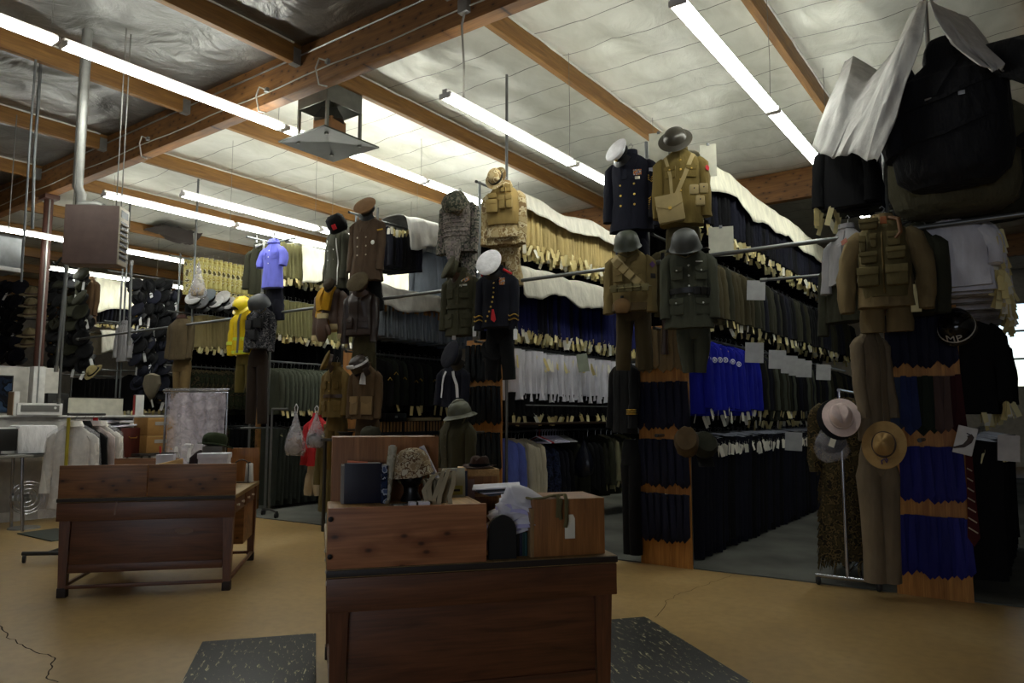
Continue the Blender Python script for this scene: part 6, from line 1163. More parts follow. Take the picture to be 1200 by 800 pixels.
hq = PY(420, 514, 6.7); t = thing('hat_table', 'narrow dark table behind the near desk, carrying the upturned hat and the soft cap', 'table', (hq.x, hq.y, 0)); put('top', MB().box((0, 0, hq.z-.02), (1.1, .36, .034), bev=.004), plain('dark_laminate', (46, 42, 40), .5), t)
for x in (-.5, .5):
    for y in (-.14, .14): put('leg', MB().box((x, y, hq.z/2-.02), (.035, .035, hq.z-.04)), plain('dark_laminate', (46, 42, 40)), t)
# ---- mats
def m_mat():
    m, nt, b = newmat('black_marbled_rubber'); L = nt.links
    co = node(nt, 'ShaderNodeTexCoord'); mp = node(nt, 'ShaderNodeMapping'); mp.inputs['Scale'].default_value = (9., 2.2, 1.); L.new(co.outputs['Object'], mp.inputs['Vector'])
    n = node(nt, 'ShaderNodeTexNoise', Scale=4.5, Detail=8., Distortion=.6); n.inputs['Roughness'].default_value = .72; L.new(mp.outputs[0], n.inputs['Vector'])
    rp = ramp(nt, [(.0, lin((20, 20, 20))), (.582, lin((26, 26, 25))), (.618, lin((176, 166, 124))), (.7, lin((196, 188, 150)))]); L.new(n.outputs['Fac'], rp.inputs['Fac']); L.new(rp.outputs['Color'], b.inputs['Base Color']); b.inputs['Roughness'].default_value = .5
    bp = node(nt, 'ShaderNodeBump', Strength=.1, Distance=.01); L.new(n.outputs['Fac'], bp.inputs['Height']); L.new(bp.outputs[0], b.inputs['Normal']); return m
MM = m_mat()
for nm, lab, u0, u1, v0, v1 in (('floor_mat', 'black rubber mat with pale flecks on the right of the near desk', 1.52, 2.41, .2, 1.76), ('floor_mat', 'black rubber mat with pale flecks on the left of the near desk', -.78, -.03, .1, 1.97)):
    o = put(nm, MB().box((0, 0, .008), (u1-u0, v1-v0, .014), bev=.006), MM, None, FD.p((u0+u1)/2, (v0+v1)/2, .001), (0, 0, FD.a)); tag(o, lab, 'mat')
MT = [PZ(20, 625, .008), PZ(60, 634, .008), PZ(105, 628, .008), PZ(66, 619, .008)]
c_ = sum(MT, Vector())/4; o = put('floor_mat', MB().add([p-c_+Vector((0, 0, .006)) for p in MT]+[p-c_-Vector((0, 0, .006)) for p in MT], [(0, 1, 2, 3), (7, 6, 5, 4), (0, 4, 5, 1), (1, 5, 6, 2), (2, 6, 7, 3), (3, 7, 4, 0)]).mesh('floor_mat', False), plain('dark_green_mat', (58, 62, 56), .9), None, c_); tag(o, 'dark grey-green mat lying by the wall base at the far left', 'mat')
# ---- things on the left desk
for i, (u0, u1) in enumerate(((0, .708), (.712, 1.45))):
    t = dthing(LD, 'stained_plank', ['left stained plank standing along the front of the left desk', 'right stained plank with knots along the front of the left desk'][i], 'plank', u0, .02, Z0); put('plank', MB().box(((u1-u0)/2, 0, .139), (u1-u0-.004, .022, .278), bev=.003), W_PINE2, t); put('batten', MB().box(((u1-u0)/2, .025, .06), (.05, .025, .12), bev=.003), W_LITE, t)
t = dthing(LD, 'divider_board', 'pale pine board running back across the left desk', 'board', .7, .05, Z0); put('board', MB().box((0, .62, .13), (.02, 1.2, .26), bev=.003), W_LITE, t)
for k in range(6): put('peg', MB().tube([(.01, .2+.16*k, .16), (.03, .2+.16*k, .17)], .005, 6), M_BLKL, t)
t = dthing(LD, 'tray_board', 'dark plank at the back left of the left desk', 'plank', .05, 1.3, Z0); put('plank', MB().box((.3, 0, .13), (.62, .022, .27), bev=.003), W_PINE2, t)
t = dthing(LD, 'back_board', 'honey pine board standing at the back right of the left desk', 'board', 1.12, 1.44, Z0); put('board', MB().box((.16, 0, .178), (.33, .02, .355), bev=.003), W_OAKV, t)
t = dthing(LD, 'thread_cone', 'white cone of thread at the back right corner of the left desk', 'thread', 1.37, 1.3, Z0); put('cone', MB().lathe([(0, 0), (.045, 0), (.047, .01), (.036, .19), (.03, .2), (0, .2)], 18, 1, 1, lambda p, a: p*(1+.01*math.sin(p.z*300))), plain('white_thread', (218, 216, 214), .8), t); put('core', MB().tube([(0, 0, .19), (0, 0, .215)], .012, 8), M_BLKL, t)
t = dthing(LD, 'wire_arch', 'black wire arch beside the white cone of thread', 'stand', 1.3, 1.24, Z0); put('arch', MB().tube([(-.07, 0, 0)]+[(-.07+.07*(1-math.cos(a)), 0, .18+.06*math.sin(a)) for a in [PI*k/8 for k in range(9)]]+[(.07, 0, 0)], .005, 6), M_BLKL, t); put('base', MB().box((0, 0, .003), (.18, .09, .006)), M_BLKL, t)
t = dthing(LD, 'white_carton', 'plain white lidded carton on the left desk', 'box', 1.13, .7, Z0); put('base', MB().box((0, 0, .16), (.27, .2, .32), bev=.004), M_SHEET, t); put('lid', MB().box((0, 0, .315), (.285, .215, .05), bev=.004), M_SHEET, t)
t = dthing(LD, 'grey_caddy', 'grey desk caddy under the green cap on the left desk', 'caddy', 1.06, 1.02, Z0); put('body', MB().box((0, 0, .2), (.2, .2, .4), bev=.02), plain('grey_caddy', (128, 122, 112), .6), t); put('slot', MB().box((0, -.1, .3), (.14, .01, .05)), M_BLKL, t)
t = hat_root('field_cap', 'dark green field cap lying on the grey caddy', 'cap', LD.p(1.06, 1.02, Z0+.405), (R(-8), R(10), R(70)), sc=1.15); put('crown', MB().lathe([(0, 0), (.1, 0), (.108, .03), (.104, .07), (.08, .1), (.04, .106), (0, .105)], 22, 1, 1.05, lambda p, a: p*(1+.08*nz(p.x*14, p.y*14, p.z*14))), fab('field_cap_green', (50, 58, 36), .0), t); put('visor', MB().lathe([(.09, .008), (.18, -.012), (.18, -.018), (.09, 0)], 22, .9, 1., lambda p, a: p if math.sin(a) < 0 else Vector((p.x*.5, min(p.y, .05)*.5, .004))), fab('field_cap_green', (50, 58, 36)), t)
t = dthing(LD, 'rag_heap', 'crumpled blue-grey rag beside the white carton', 'rag', .87, .8, Z0); put('rag', MB().lathe([(0, 0), (.11, 0), (.13, .05), (.1, .13), (.05, .2), (0, .22)], 20, 1.2, 1., lambda p, a: p*(1+.25*nz(p.x*12, p.y*12, p.z*12))), fab('blue_grey_rag', (54, 62, 72), .0), t)
t = dthing(LD, 'pen_holder', 'white wire-rimmed pen holder behind the pale pine board', 'holder', .62, .95, Z0); put('cup', MB().box((0, 0, .16), (.16, .12, .32), bev=.01), M_SHEET, t); put('rim', MB().tube([(-.09, -.07, .33), (.09, -.07, .33), (.09, .07, .33), (-.09, .07, .33), (-.09, -.07, .33)], .006, 6), M_BLKL, t); put('red_pen', MB().tube([(-.05, 0, .25), (-.06, 0, .4)], .008, 6), M_RED, t)
t = dthing(LD, 'dark_bundle', 'dark cloth bundle behind the white carton', 'bundle', .93, .95, Z0); put('bundle', MB().lathe([(0, 0), (.08, 0), (.09, .12), (.08, .28), (.03, .34), (0, .34)], 18, 1.1, 1., lambda p, a: p*(1+.18*nz(p.x*11, p.y*11, p.z*11))), fab('dark_maroon_cloth', (40, 26, 28), .0), t)
# ================================================================ far-left office corner
M_PART = plain('white_partition', (196, 192, 184), .7); M_WPNT = plain('white_paint_gloss', (214, 212, 208), .5)
o = struct('wall_partition', MB().box((0, 0, .76), (.12, 4.4, 1.52)).mesh('wall_partition', False), plain('half_wall_grey', (170, 166, 160), .8), 'painted half wall at the far left'); o.location = (-12.35, 5.0, 0)
put('ledge', MB().box((0, 0, 1.535), (.2, 4.44, .03), bev=.004), M_WPNT, o); put('baseboard', MB().box((.066, 0, .07), (.012, 4.4, .14)), M_WPNT, o)
t = thing('tall_partition', 'tall white partition panel behind the foot of the steel column', 'partition', (-14.75, 5.1, 0)); a0, a1 = PX(-8, 430, -14.75).y, PX(72, 432, -14.75).y
put('panel', MB().box((0, (a0+a1)/2-5.1, 1.2), (.06, a1-a0, 2.4), bev=.004), M_PART, t); put('cap_strip', MB().box((0, (a0+a1)/2-5.1, 2.405), (.07, a1-a0, .02)), M_WPNT, t)
t = thing('cream_panel', 'low cream screen panel standing behind the white ledge', 'partition', (-13.0, 0, 0)); a0, a1 = PX(76, 466, -13.).y, PX(144, 466, -13.).y; put('panel', MB().box((0, (a0+a1)/2, .92), (.04, a1-a0, 1.84), bev=.003), plain('cream_panel_board', (198, 194, 178), .7), t); put('cap_strip', MB().box((0, (a0+a1)/2, 1.845), (.05, a1-a0, .015)), M_BLKL, t)
c_ = put('column_sleeve', MB().box((0, 0, 1.2), (.19, .19, 2.4), bev=.008), M_WPNT, bpy.data.objects['steel_column'])
q = PX(163, 488, -12.3); t = thing('white_post', 'white post with red-edged side ending the ledge beside the carton drawers', 'post', (-12.33, q.y, 1.55)); put('post', MB().box((0, 0, .17), (.07, .14, .34), bev=.004), M_WPNT, t); put('red_strip', MB().box((.02, -.09, .17), (.02, .03, .33)), plain('red_strip', (130, 36, 32), .6), t)
q = PX(41, 489, -12.35); t = thing('printer', 'low grey and white printer on the white ledge', 'printer', (-12.35, q.y, 1.55)); put('body', MB().box((0, 0, .09), (.34, .62, .18), bev=.012), M_WPNT, t); put('dark_tray', MB().box((.172, 0, .1), (.012, .52, .1), bev=.004), plain('printer_grey', (104, 102, 98), .5), t); put('dial', MB().lathe([(0, 0), (.02, .002), (.018, .012), (0, .013)], 12), M_WPNT, t, (.178, .2, .11), (0, R(90), 0))
q = PX(65, 487, -12.42); t = thing('black_box', 'black box with faint grey lettering panel on the ledge right of the printer', 'box', (-12.42, q.y, 1.55)); put('box', MB().box((0, 0, .17), (.12, .3, .34), bev=.006), M_BLKL, t); put('label', MB().box((.062, 0, .16), (.004, .16, .14)), plain('dark_print', (58, 56, 52), .6), t)
q = PX(15, 489, -12.3); t = thing('white_upright', 'short white upright board at the left end of the ledge', 'board', (-12.3, q.y, 1.55)); put('board', MB().box((0, 0, .17), (.2, .07, .36), bev=.005), M_WPNT, t); put('edge', MB().box((0, -.04, .17), (.19, .01, .34)), plain('tan_edge', (150, 124, 96), .6), t)
q = PX(2, 461, -14.4); t = thing('wall_poster', 'dark blue night photograph poster on the tall white partition', 'poster', (-14.7, q.y, q.z)); put('print', MB().box((.0, 0, 0), (.01, .5, .62)), camo('blue_night_photo', [(14, 16, 24), (20, 30, 46), (10, 11, 16), (48, 66, 92)], 4.), t); put('frame', MB().box((-.006, 0, 0), (.01, .54, .66)), M_BLKL, t)
# desk under the ledge: papers, drawers
t = thing('side_table', 'dark side table in front of the half wall', 'table', (-11.85, 5.0, 0)); put('top', MB().box((0, 0, .98), (.75, 3.0, .035), bev=.004), plain('dark_laminate', (46, 42, 40), .5), t)
for x in (-.33, .33):
    for y in (-1.42, 1.42): put('leg', MB().tube([(x, y, 0), (x, y, .965)], .022, 8), plain('pipe_dark', (60, 60, 60)), t)
def offbox(px, pyb, pyt, X_, w, d, nm, lab, cat, m, z=None):
    a, b = PX(px, pyb, X_), PX(px, pyt, X_); t = thing(nm, lab, cat, (X_, a.y, a.z)); return t, b.z-a.z
q, h_ = offbox(37, 531, 498, -11.8, 0, 0, 'white_cushion', 'boxy white cushion on the side table', 'cushion', None); put('cushion', MB().box((0, 0, h_/2), (.4, .52, h_), bev=.05), M_WHC, q); put('tray', MB().box((0, .02, -.02), (.5, .7, .03)), M_BLKL, q)
q, h_ = offbox(147, 535, 501, -11.6, 0, 0, 'red_chest', 'dark red-brown drawer chest with a brass handle under the paper heap', 'chest', None); put('carcass', MB().box((0, 0, h_/2), (.4, .36, h_), bev=.005), wood('mahogany', (56, 18, 12), (84, 30, 20), 'Z', 4., .4, False), q); put('handle', MB().tube([(.2, -.06, h_*.7), (.22, -.05, h_*.66), (.22, .05, h_*.66), (.2, .06, h_*.7)], .008, 6), M_BRASS, q)
rnd = random.Random(5)
for i in range(7):
    a = PX(128+rnd.uniform(-8, 18), 501-1.6*i, -11.62); o = put('paper_bundle', MB().box((0, 0, 0), (.3, .36, .02), (0, 0, 0), .004), M_SHEET if i % 3 else plain('black_folder', (22, 22, 26)), None, a, (R(rnd.uniform(-3, 3)), R(rnd.uniform(-2, 2)), R(rnd.uniform(-30, 30)))); tag(o, 'loose paper bundle heaped beside and over the red-brown chest', 'paper', 'paper heap at the far left')
q0 = PX(180, 530, -11.4); hh = (PX(180, 489, -11.4).z-q0.z)/2
t = thing('carton_table', 'low dark table carrying the carton drawers', 'table', (-11.4, q0.y, 0)); put('top', MB().box((0, 0, q0.z-.02), (.5, .7, .035), bev=.004), plain('dark_laminate', (46, 42, 40)), t)
for x in (-.22, .22):
    for y in (-.3, .3): put('leg', MB().tube([(x, y, 0), (x, y, q0.z-.03)], .018, 8), plain('pipe_dark', (60, 60, 60)), t)
for i in range(2):
    t = thing('cardboard_box', ['lower brown cardboard drawer box with a label slot', 'upper brown cardboard drawer box with a label slot'][i], 'box', (-11.4, q0.y, q0.z+hh*i)); put('carton', MB().box((0, 0, hh/2), (.42, .46, hh-.006), bev=.004), plain('kraft_card', (150, 110, 56), .8), t); put('label_slot', MB().box((.214, 0, hh*.66), (.006, .22, hh*.2)), plain('grey_label', (150, 146, 140), .6), t); put('top_seam', MB().box((.212, 0, hh-.02), (.004, .44, .02)), plain('kraft_edge', (176, 140, 84), .8), t)
# chrome-legged stool / table at the very left
t = thing('chrome_table', 'grey tabletop on chrome tube legs at the far left edge', 'table', (-11.35, 3.95, 0)); put('top', MB().box((0, 0, 1.0), (.55, .6, .03), bev=.006), plain('grey_laminate', (120, 118, 112), .4), t)
for x, y in ((.2, .22), (.2, -.1), (-.22, .25), (-.22, -.25)): put('leg', MB().tube([(x*.9, y*.9, .98), (x*.95, y*.95, .6), (x*1.1, y*1.1, .0)], .02, 10), M_CHR, t)
t = thing('monitor', 'dark monitor seen edge-on on the chrome-legged table', 'monitor', (-11.4, 3.95, 1.017)); put('screen', MB().box((0, 0, .2), (.06, .4, .3), bev=.01), M_BLKL, t); put('stand', MB().tube([(0, 0, 0), (0, 0, .1)], .02, 8), M_BLKL, t); put('base', MB().lathe([(0, 0), (.1, 0), (.1, .012), (0, .014)], 16), M_BLKL, t)
t = thing('grey_case', 'white and grey plastic case at the far left edge above the chrome table', 'case', (-12.2, 4.0, 1.552)); 
put('case', MB().box((0, 0, -.25), (.1, .4, .4), bev=.01), M_WPNT, t); t.location = (-11.75, 4.05, 1.43)
put('bracket', MB().box((-.27, 0, -.1), (.5, .06, .04)), M_WPNT, t)
t = thing('floor_fan', 'round chrome-guarded floor fan by the half wall', 'fan', PZ(28, 619, 0)); zc = .42
for r in (.06, .12, .18, .22): put('guard_ring', MB().tube([(.05, r*math.cos(a), zc+r*math.sin(a)) for a in [2*PI*k/24 for k in range(25)]], .004, 5), M_CHR, t)
for k in range(4): put('blade', MB().box((.0, .09*math.cos(k*PI/2), zc+.09*math.sin(k*PI/2)), (.012, .17, .08), (k*PI/2, 0, 0), .005), plain('fan_grey', (110, 108, 104), .5), t)
put('stem', MB().tube([(-.04, 0, 0), (-.04, 0, zc)], .018, 8), M_CHR, t); put('base', MB().lathe([(0, 0), (.2, 0), (.19, .02), (.05, .04), (0, .04)], 22), plain('fan_grey', (110, 108, 104)), t)
# rolling rack with shirts in film
DR = PZ(46, 662, 0); t = thing('garment_rack', 'low rolling rack with a yellow tape, carrying the filmed white shirts', 'clothes rack', (DR.x-.25, DR.y+.4, 0), R(40))
put('base_bar', MB().tube([(-.3, -.36, .1), (.2, -.36, .1)], .022, 8), plain('pipe_dark', (60, 60, 60)), t); put('base_bar', MB().tube([(-.3, .36, .1), (.2, .36, .1)], .022, 8), plain('pipe_dark', (60, 60, 60)), t); put('floor_bar', MB().tube([(-.05, -.36, .1), (-.05, .36, .1)], .02, 8), plain('pipe_dark', (60, 60, 60)), t)
put('post', MB().tube([(-.05, -.1, .1), (-.05, -.1, 1.52)], .018, 8), plain('yellow_tape_wrap', (176, 160, 40), .5), t); put('hanging_bar', MB().tube([(-.05, -.12, 1.56), (-.05, .72, 1.56)], .016, 8), plain('pipe_dark', (60, 60, 60)), t); put('red_tape', MB().box((-.05, .5, 1.42), (.05, .03, .2), bev=.004), M_RED, t)
for x_, y_ in ((-.28, -.36), (.18, -.36), (-.28, .36), (.18, .36)): put('caster', MB().lathe([(0, -.016), (.042, -.014), (.046, 0), (.042, .014), (0, .016)], 14), plain('caster_rubber', (26, 26, 28)), t, (x_, y_, .047), (0, R(90), R(20)))
rk = t; film = clearfilm('dry_clean_film', amount=.17)
for i in range(4):
    c_, s_ = math.cos(R(40)), math.sin(R(40)); lx, ly = -.05, .02+.19*i; q = Vector((DR.x-.25+lx*c_-ly*s_, DR.y+.4+lx*s_+ly*c_, 1.44))
    t, P = jacket(['white dress shirt under clear film at the front of the rolling rack', 'black jacket second on the rolling rack at the left', 'pale pink-grey shirt third on the rolling rack', 'white shirt at the back of the rolling rack'][i], q, R(44), [fab('dress_shirt_white', (226, 222, 214), .0), F_BLACK, fab('pink_grey_shirt', (186, 172, 170), .0), fab('dress_shirt_white', (226, 222, 214))][i], .92, .23, .055, seed=101.+2*i, sl=.62, collar='fold', fold=.22, r=.055, buttons=[(0, -.12-.1*k) for k in range(5)] if i == 0 else (), bm=plain('pearl_button', (220, 220, 230)), name='dress_shirt', cat='shirt', out=.03)
    if i in (0, 3): put('film', torso_mb([(.02, .08, .05), (-.05, .2, .08), (-.1, .27, .095), (-.4, .3, .1), (-.9, .3, .1), (-1.02, .29, .09)], 26, .25, 5.+i), film, t)
# plastic-covered rack
C0 = PD(231, 460, 10.9); t = thing('covered_rack', 'chrome garment rack sheeted in clear crinkled plastic', 'clothes rack', (C0.x, C0.y, 0), YAW)
for s in (-1, 1):
    put('post', MB().tube([(s*.46, 0, .08), (s*.46, 0, C0.z+.0)], .018, 8), M_CHR, t); put('foot_bar', MB().tube([(s*.46, -.26, .08), (s*.46, .26, .08)], .02, 8), M_CHR, t)
    for y_ in (-.24, .24): put('caster', MB().lathe([(0, -.016), (.042, -.014), (.046, 0), (.042, .014), (0, .016)], 14), plain('caster_rubber', (26, 26, 28)), t, (s*.46, y_, .045), (0, R(90), 0))
for dy, dz in ((0, 0), (.03, .055), (-.03, .03)): put('top_rail', MB().tube([(-.5, dy, C0.z+dz), (.48, dy, C0.z+dz)], .012, 8), M_CHR, t)
put('plastic_sheet', MB().grid(30, 30, lambda u, v: Vector(((u-.5)*.76+.02*nz(v*3, u*4, 2), -.1-.05*nz(u*7, v*2, 3)-.02*math.sin(u*26)*v, C0.z+.0-(C0.z-.75)*v))), clearfilm('rack_sheet_film', (214, 206, 218), .42), t)
put('plastic_sheet', MB().grid(30, 30, lambda u, v: Vector(((u-.5)*.76+.02*nz(v*3, u*4, 8), .12+.05*nz(u*7, v*2, 9), C0.z+.0-(C0.z-.75)*v))), clearfilm('rack_sheet_film2', (214, 206, 218), .6), t)
put('white_bundle', MB().box((.0, 0, .98), (.62, .16, .3), bev=.05), M_WHC, t); put('lower_shelf', MB().box((0, 0, .8), (.9, .3, .02)), M_CHR, t)
# wheeled stand with bags, red coat
B0 = PZ(358, 600, 0); B0 = Vector((B0.x+.02, 6.98, 0)); t = thing('bag_stand', 'bent grey metal stand on wheels holding plastic bags', 'stand', B0, R(10))
bz = PY(358, 479, 6.98).z; put('post', MB().tube([(0, 0, .12), (-.02, 0, .3), (-.02, 0, bz)], .018, 8), plain('pipe_steel', (122, 124, 124)), t); put('top_bar', MB().tube([(-.02, 0, bz), (.3, .0, bz)], .018, 8), plain('pipe_steel', (122, 124, 124)), t); put('base_bar', MB().tube([(-.24, .1, .1), (0, 0, .12), (.24, -.1, .1)], .02, 8), plain('pipe_dark', (60, 60, 60)), t)
for x_, y_ in ((-.22, .09), (.22, -.09)): put('caster', MB().lathe([(0, -.016), (.046, -.014), (.05, 0), (.046, .014), (0, .016)], 14), plain('caster_rubber', (26, 26, 28)), t, (x_, y_, .05), (0, R(90), R(10)))
for i, (px, py, sc, lab) in enumerate(((347, 484, 1.25, 'large clear carrier bag with a brown hat inside, hanging on the stand'), (371, 484, 1.0, 'smaller clear carrier bag hanging right of the large one'))):
    b_ = thing('carrier_bag', lab, 'bag', PY(px, py, 6.84), R(i*30), sc=sc)
    put('film', MB().lathe([(.012, .02), (.03, -.05), (.07, -.16), (.13, -.3), (.155, -.42), (.12, -.48), (0, -.49)], 22, 1., .7, lambda p, a: p*(1+.14*nz(p.x*13, p.y*13, p.z*10))), clearfilm('carrier_film', (220, 218, 226), .34), b_)
    put('contents', MB().lathe([(0, -.46), (.11, -.45), (.12, -.38), (.08, -.3), (0, -.28)], 18, 1., .6), [plain('brown_hat_felt', (110, 82, 56), .9), F_BLACK][i], b_, (-.02, 0, 0))
    for s in (-1, 1): put('handle', MB().tube([(s*.015, 0, .0), (s*.03, 0, .07), (0, 0, .11)], .006, 5), plain('white_film_handle', (216, 214, 220), .4), b_)
t, P = jacket('bright red coat hanging behind the plastic bags', PY(372, 487, 7.12), R(16), plain('scarlet_cloth', (186, 26, 36)), .74, .17, .08, seed=111., sl=.6)
trousers('cream trousers hanging below the red coat', PY(369, 540, 7.16), R(16), fab('cream_breeches', (190, 176, 150), .0), .5, .12, .06, 19.)
t, P = jacket('pale olive netted garment hanging right of the red coat', PY(385, 500, 7.02), R(10), fab('pale_olive_net', (110, 98, 62), .0), 1.2, .13, .08, seed=113., sl=.7, fold=.3)
# slatted crates on the rack-4 shelf
for i in range(3):
    y_ = 7.62+.5*i; t = thing('slatted_crate', ['nearest slatted wooden crate on the shelf below the dark green jackets', 'middle slatted wooden crate on the shelf below the dark green jackets', 'farthest slatted wooden crate on the shelf below the dark green jackets'][i], 'crate', (RX[4]+.2, y_, 1.116)); put('body', MB().box((-.06, 0, .17), (.3, .46, .33), bev=.004), plain('crate_dark', (30, 26, 24), .8), t)
    for k in range(7): put('slat', MB().box((.098, -.2+.067*k, .17), (.014, .032, .34), bev=.003), wood('slat_wood', (120, 84, 46), (160, 118, 70), 'Z', 5., .6, False), t)
    put('strap_band', MB().box((.108, 0, .16), (.006, .46, .06)), plain('dark_band', (24, 26, 36), .6), t)
o = put('folded_cloth', MB().box((0, 0, 0), (.3, .6, .05), bev=.022), plain('cream_folded_cloth', (158, 142, 108), .9), None, (RX[4]+.18, 8.4, 1.49)); tag(o, 'folded cream cloth lying on the slatted crates', 'cloth')
t = thing('black_case', 'flat black case resting on the nearest slatted crate', 'case', (RX[4]+.16, 7.68, 1.457)); put('case', MB().box((0, 0, .06), (.36, .44, .12), bev=.012), M_BLKL, t); put('latch', MB().box((.183, 0, .07), (.008, .05, .03)), M_SILV, t)
# ================================================================ hats on the left racks
def caps(group, spots, plane, val, labs, cap_ms, sc=1.25, rz0=25.):
    rnd = random.Random(len(spots)+int(sc*100))
    for i, (x, y) in enumerate(spots):
        q = PX(x, y, val) if plane == 'X' else PY(x, y, val); q = q+Vector((rnd.uniform(-.03, .03), rnd.uniform(-.03, .03), 0)); k = i % 3; m_ = cap_ms[rnd.randrange(len(cap_ms))]; rot = (R(rnd.uniform(50, 80)), R(rnd.uniform(-20, 20)), R(rz0+rnd.uniform(-30, 30)))
        t = peaked_cap(labs, q, rot, m_, F_BLACK, M_BLKL, M_BRASS if i % 4 == 0 else None, sc*rnd.uniform(.92, 1.05)) if k != 1 else brim_hat(labs, q, rot, m_, F_BLACK, 'fedora', sc*.95, .15, .11)
        t['group'] = group
        if rnd.random() < .5:
            o = put('paper_tag', tag_mesh(0., .11), M_TAGS[i % 3], t, (.05, -.1, .02), (R(-70), 0, 0))
rnd = random.Random(3)
sp = [(162+12.5*c+rnd.uniform(-2, 2)+(r % 2)*4, 336+14*r+rnd.uniform(-2, 2)) for r in range(10) for c in range(4) if not (r > 6 and c == 3)]
caps('dark caps stacked on the cap rack', sp, 'X', -14.86, 'dark navy cap hung in the stack right of the upright pipe', [F_NAVY, F_BLACK, F_NAVY], 1.3)
sp = [(64+11.5*c+rnd.uniform(-2, 2), 322+15*r+rnd.uniform(-2, 2)) for r in range(8) for c in range(4)]
caps('dark hats right of the column', sp, 'Y', 7.05, 'black hat hung in the block just right of the brown column', [F_BLACK, F_BLACK, F_DOLIVE], 1.4)
sp = [(4+10*c+rnd.uniform(-2, 2), 338+16*r) for r in range(6) for c in range(3)]
caps('dark hats at the far left edge', sp, 'Y', 7.1, 'black hat hung at the far left edge beyond the column', [F_BLACK, F_NAVY], 1.5)
for i, (x, y) in enumerate(((38, 345), (37, 358), (36, 369), (35, 393), (33, 404))):
    brim_hat(['highest', 'second highest', 'middle', 'fourth', 'lowest'][i]+' of the olive brown brimmed hats left of the brown column', PY(x, y, 6.9), (R(14), R(10), R(20)), fab('olive_brown_felt', (112, 100, 74), .1), M_BRL, 'campaign', 1.5, .17, .11)
sp = [(229, 352), (238, 357), (246, 349), (255, 356), (263, 351), (270, 358)]
for i, (x, y) in enumerate(sp):
    q = PX(x, y, -12.55); peaked_cap(['white', 'grey', 'slate', 'white', 'off-white', 'white'][i]+' cap, %s from the left under the yellow camouflage trousers' % ['first', 'second', 'third', 'fourth', 'fifth', 'last'][i], q, (R(64), 0, R(30)), [M_WHC, fab('grey_cap', (120, 120, 124), 0), F_SLATE, M_WHC, M_WHC, M_WHC][i], F_BLACK, M_BLKL, None, 1.15)
b_ = thing('clear_bag', 'clear plastic bag hanging at the left end of the yellow camouflage trousers', 'bag', PY(233, 307, 7.0)); put('film', MB().lathe([(.012, .02), (.03, -.05), (.08, -.2), (.18, -.42), (.24, -.56), (.2, -.64), (0, -.65)], 22, 1., .5, lambda p, a: p*(1+.14*nz(p.x*9, p.y*9, p.z*8))), clearfilm('carrier_film', (220, 218, 226), .34), b_); put('contents', MB().lathe([(0, -.62), (.15, -.6), (.19, -.5), (.12, -.42), (0, -.38)], 18, 1., .45), F_DES, b_)
for i, (x, y, m_, lab) in enumerate(((110, 436, F_TAN, 'tan straw hat hanging above the cream screen panel'), (178, 450, F_COVER, 'pale sack-like cloth hanging above the carton drawers'))):
    q = PY(x, y, 7.0)
    if i == 0: brim_hat(lab, q, (R(50), 0, R(10)), m_, F_BLACK, 'fedora', 1.2, .16, .11)
    else:
        t = thing('cloth_sack', lab, 'cloth', q); put('cloth', MB().lathe([(.05, .2), (.2, .16), (.24, 0), (.16, -.16), (.08, -.26), (0, -.3)], 20, 1.2, .4, lambda p, a: p*(1+.16*nz(p.x*8, p.y*8, p.z*8))), fab('grey_sack_cloth', (116, 108, 92), 0), t); put('tie', MB().tube([(0, 0, .18), (0, 0, .32)], .012, 6), M_BLKL, t)
t, P = jacket('light grey coat hanging between the lower dust sheet and the stacked dark caps', PY(147, 378, 7.3), R(20), fab('light_grey_coat', (132, 130, 132), 0), .8, .16, .09, seed=115., sl=.6)
t, P = jacket('brown tweed coat hanging right of the black hats', PY(107, 326, 7.25), R(20), fab('brown_tweed', (104, 80, 58), 0), 1.0, .18, .1, seed=117., sl=.7)
# ================================================================ heater, vent hood and ceiling clutter
H0 = PD(72, 308, 8.0); HA = YAW+R(6); W_ = .575; D_ = .25; HH = .665
t = thing('unit_heater', 'brown-grey metal unit heater box hanging from the roof at the left', 'heater', H0, HA)
MH = plain('brown_grey_enamel', (112, 92, 86), .5, .1)
put('casing', MB().box((W_/2, D_/2, HH/2), (W_, D_, HH), bev=.006), MH, t)
lv = put('louvre_frame', MB().box((W_+.004, D_/2, HH/2), (.012, D_-.01, HH-.01), bev=.003), plain('cream_enamel', (188, 178, 160), .5), t)
put('dark_grille', MB().box((W_+.008, D_/2, HH*.42), (.01, D_-.07, HH*.66)), M_BLKL, lv); put('top_slot', MB().box((W_+.008, D_/2, HH*.88), (.01, D_-.07, HH*.12)), M_BLKL, lv)
for k in range(7): put('louvre', MB().box((W_+.02, D_/2, HH*(.14+.093*k)), (.03, D_-.06, .012), (0, R(28), 0)), plain('cream_enamel', (188, 178, 160)), lv)
put('flue', MB().tube([(.1, D_*.5, HH), (.1, D_*.5, HH+.16), (.06, D_*.5, HH+.24), (.06, D_*.5, 6.1-H0.z)], .055, 14), plain('galvanised', (150, 150, 146)), t); put('elbow', MB().tube([(.1, D_*.5, HH+.02), (.28, D_*.5, HH+.03), (.34, D_*.5, HH-.0)], [.06, .06, .055], 12), plain('galvanised', (150, 150, 146)), t)
for x_, y_ in ((.06, .06), (W_-.06, .06), (.06, D_-.06), (W_-.06, D_-.06)): put('hanging_rod', MB().tube([(x_, y_, HH-.02), (x_, y_, 6.0-H0.z)], .007, 6), M_WIRE, t)
put('gas_pipe', MB().tube([(-.02, .2, .1), (-.1, .2, .1), (-.16, .2, .02), (-.2, .22, .05)], .014, 6), plain('pipe_dark', (60, 60, 60)), t)
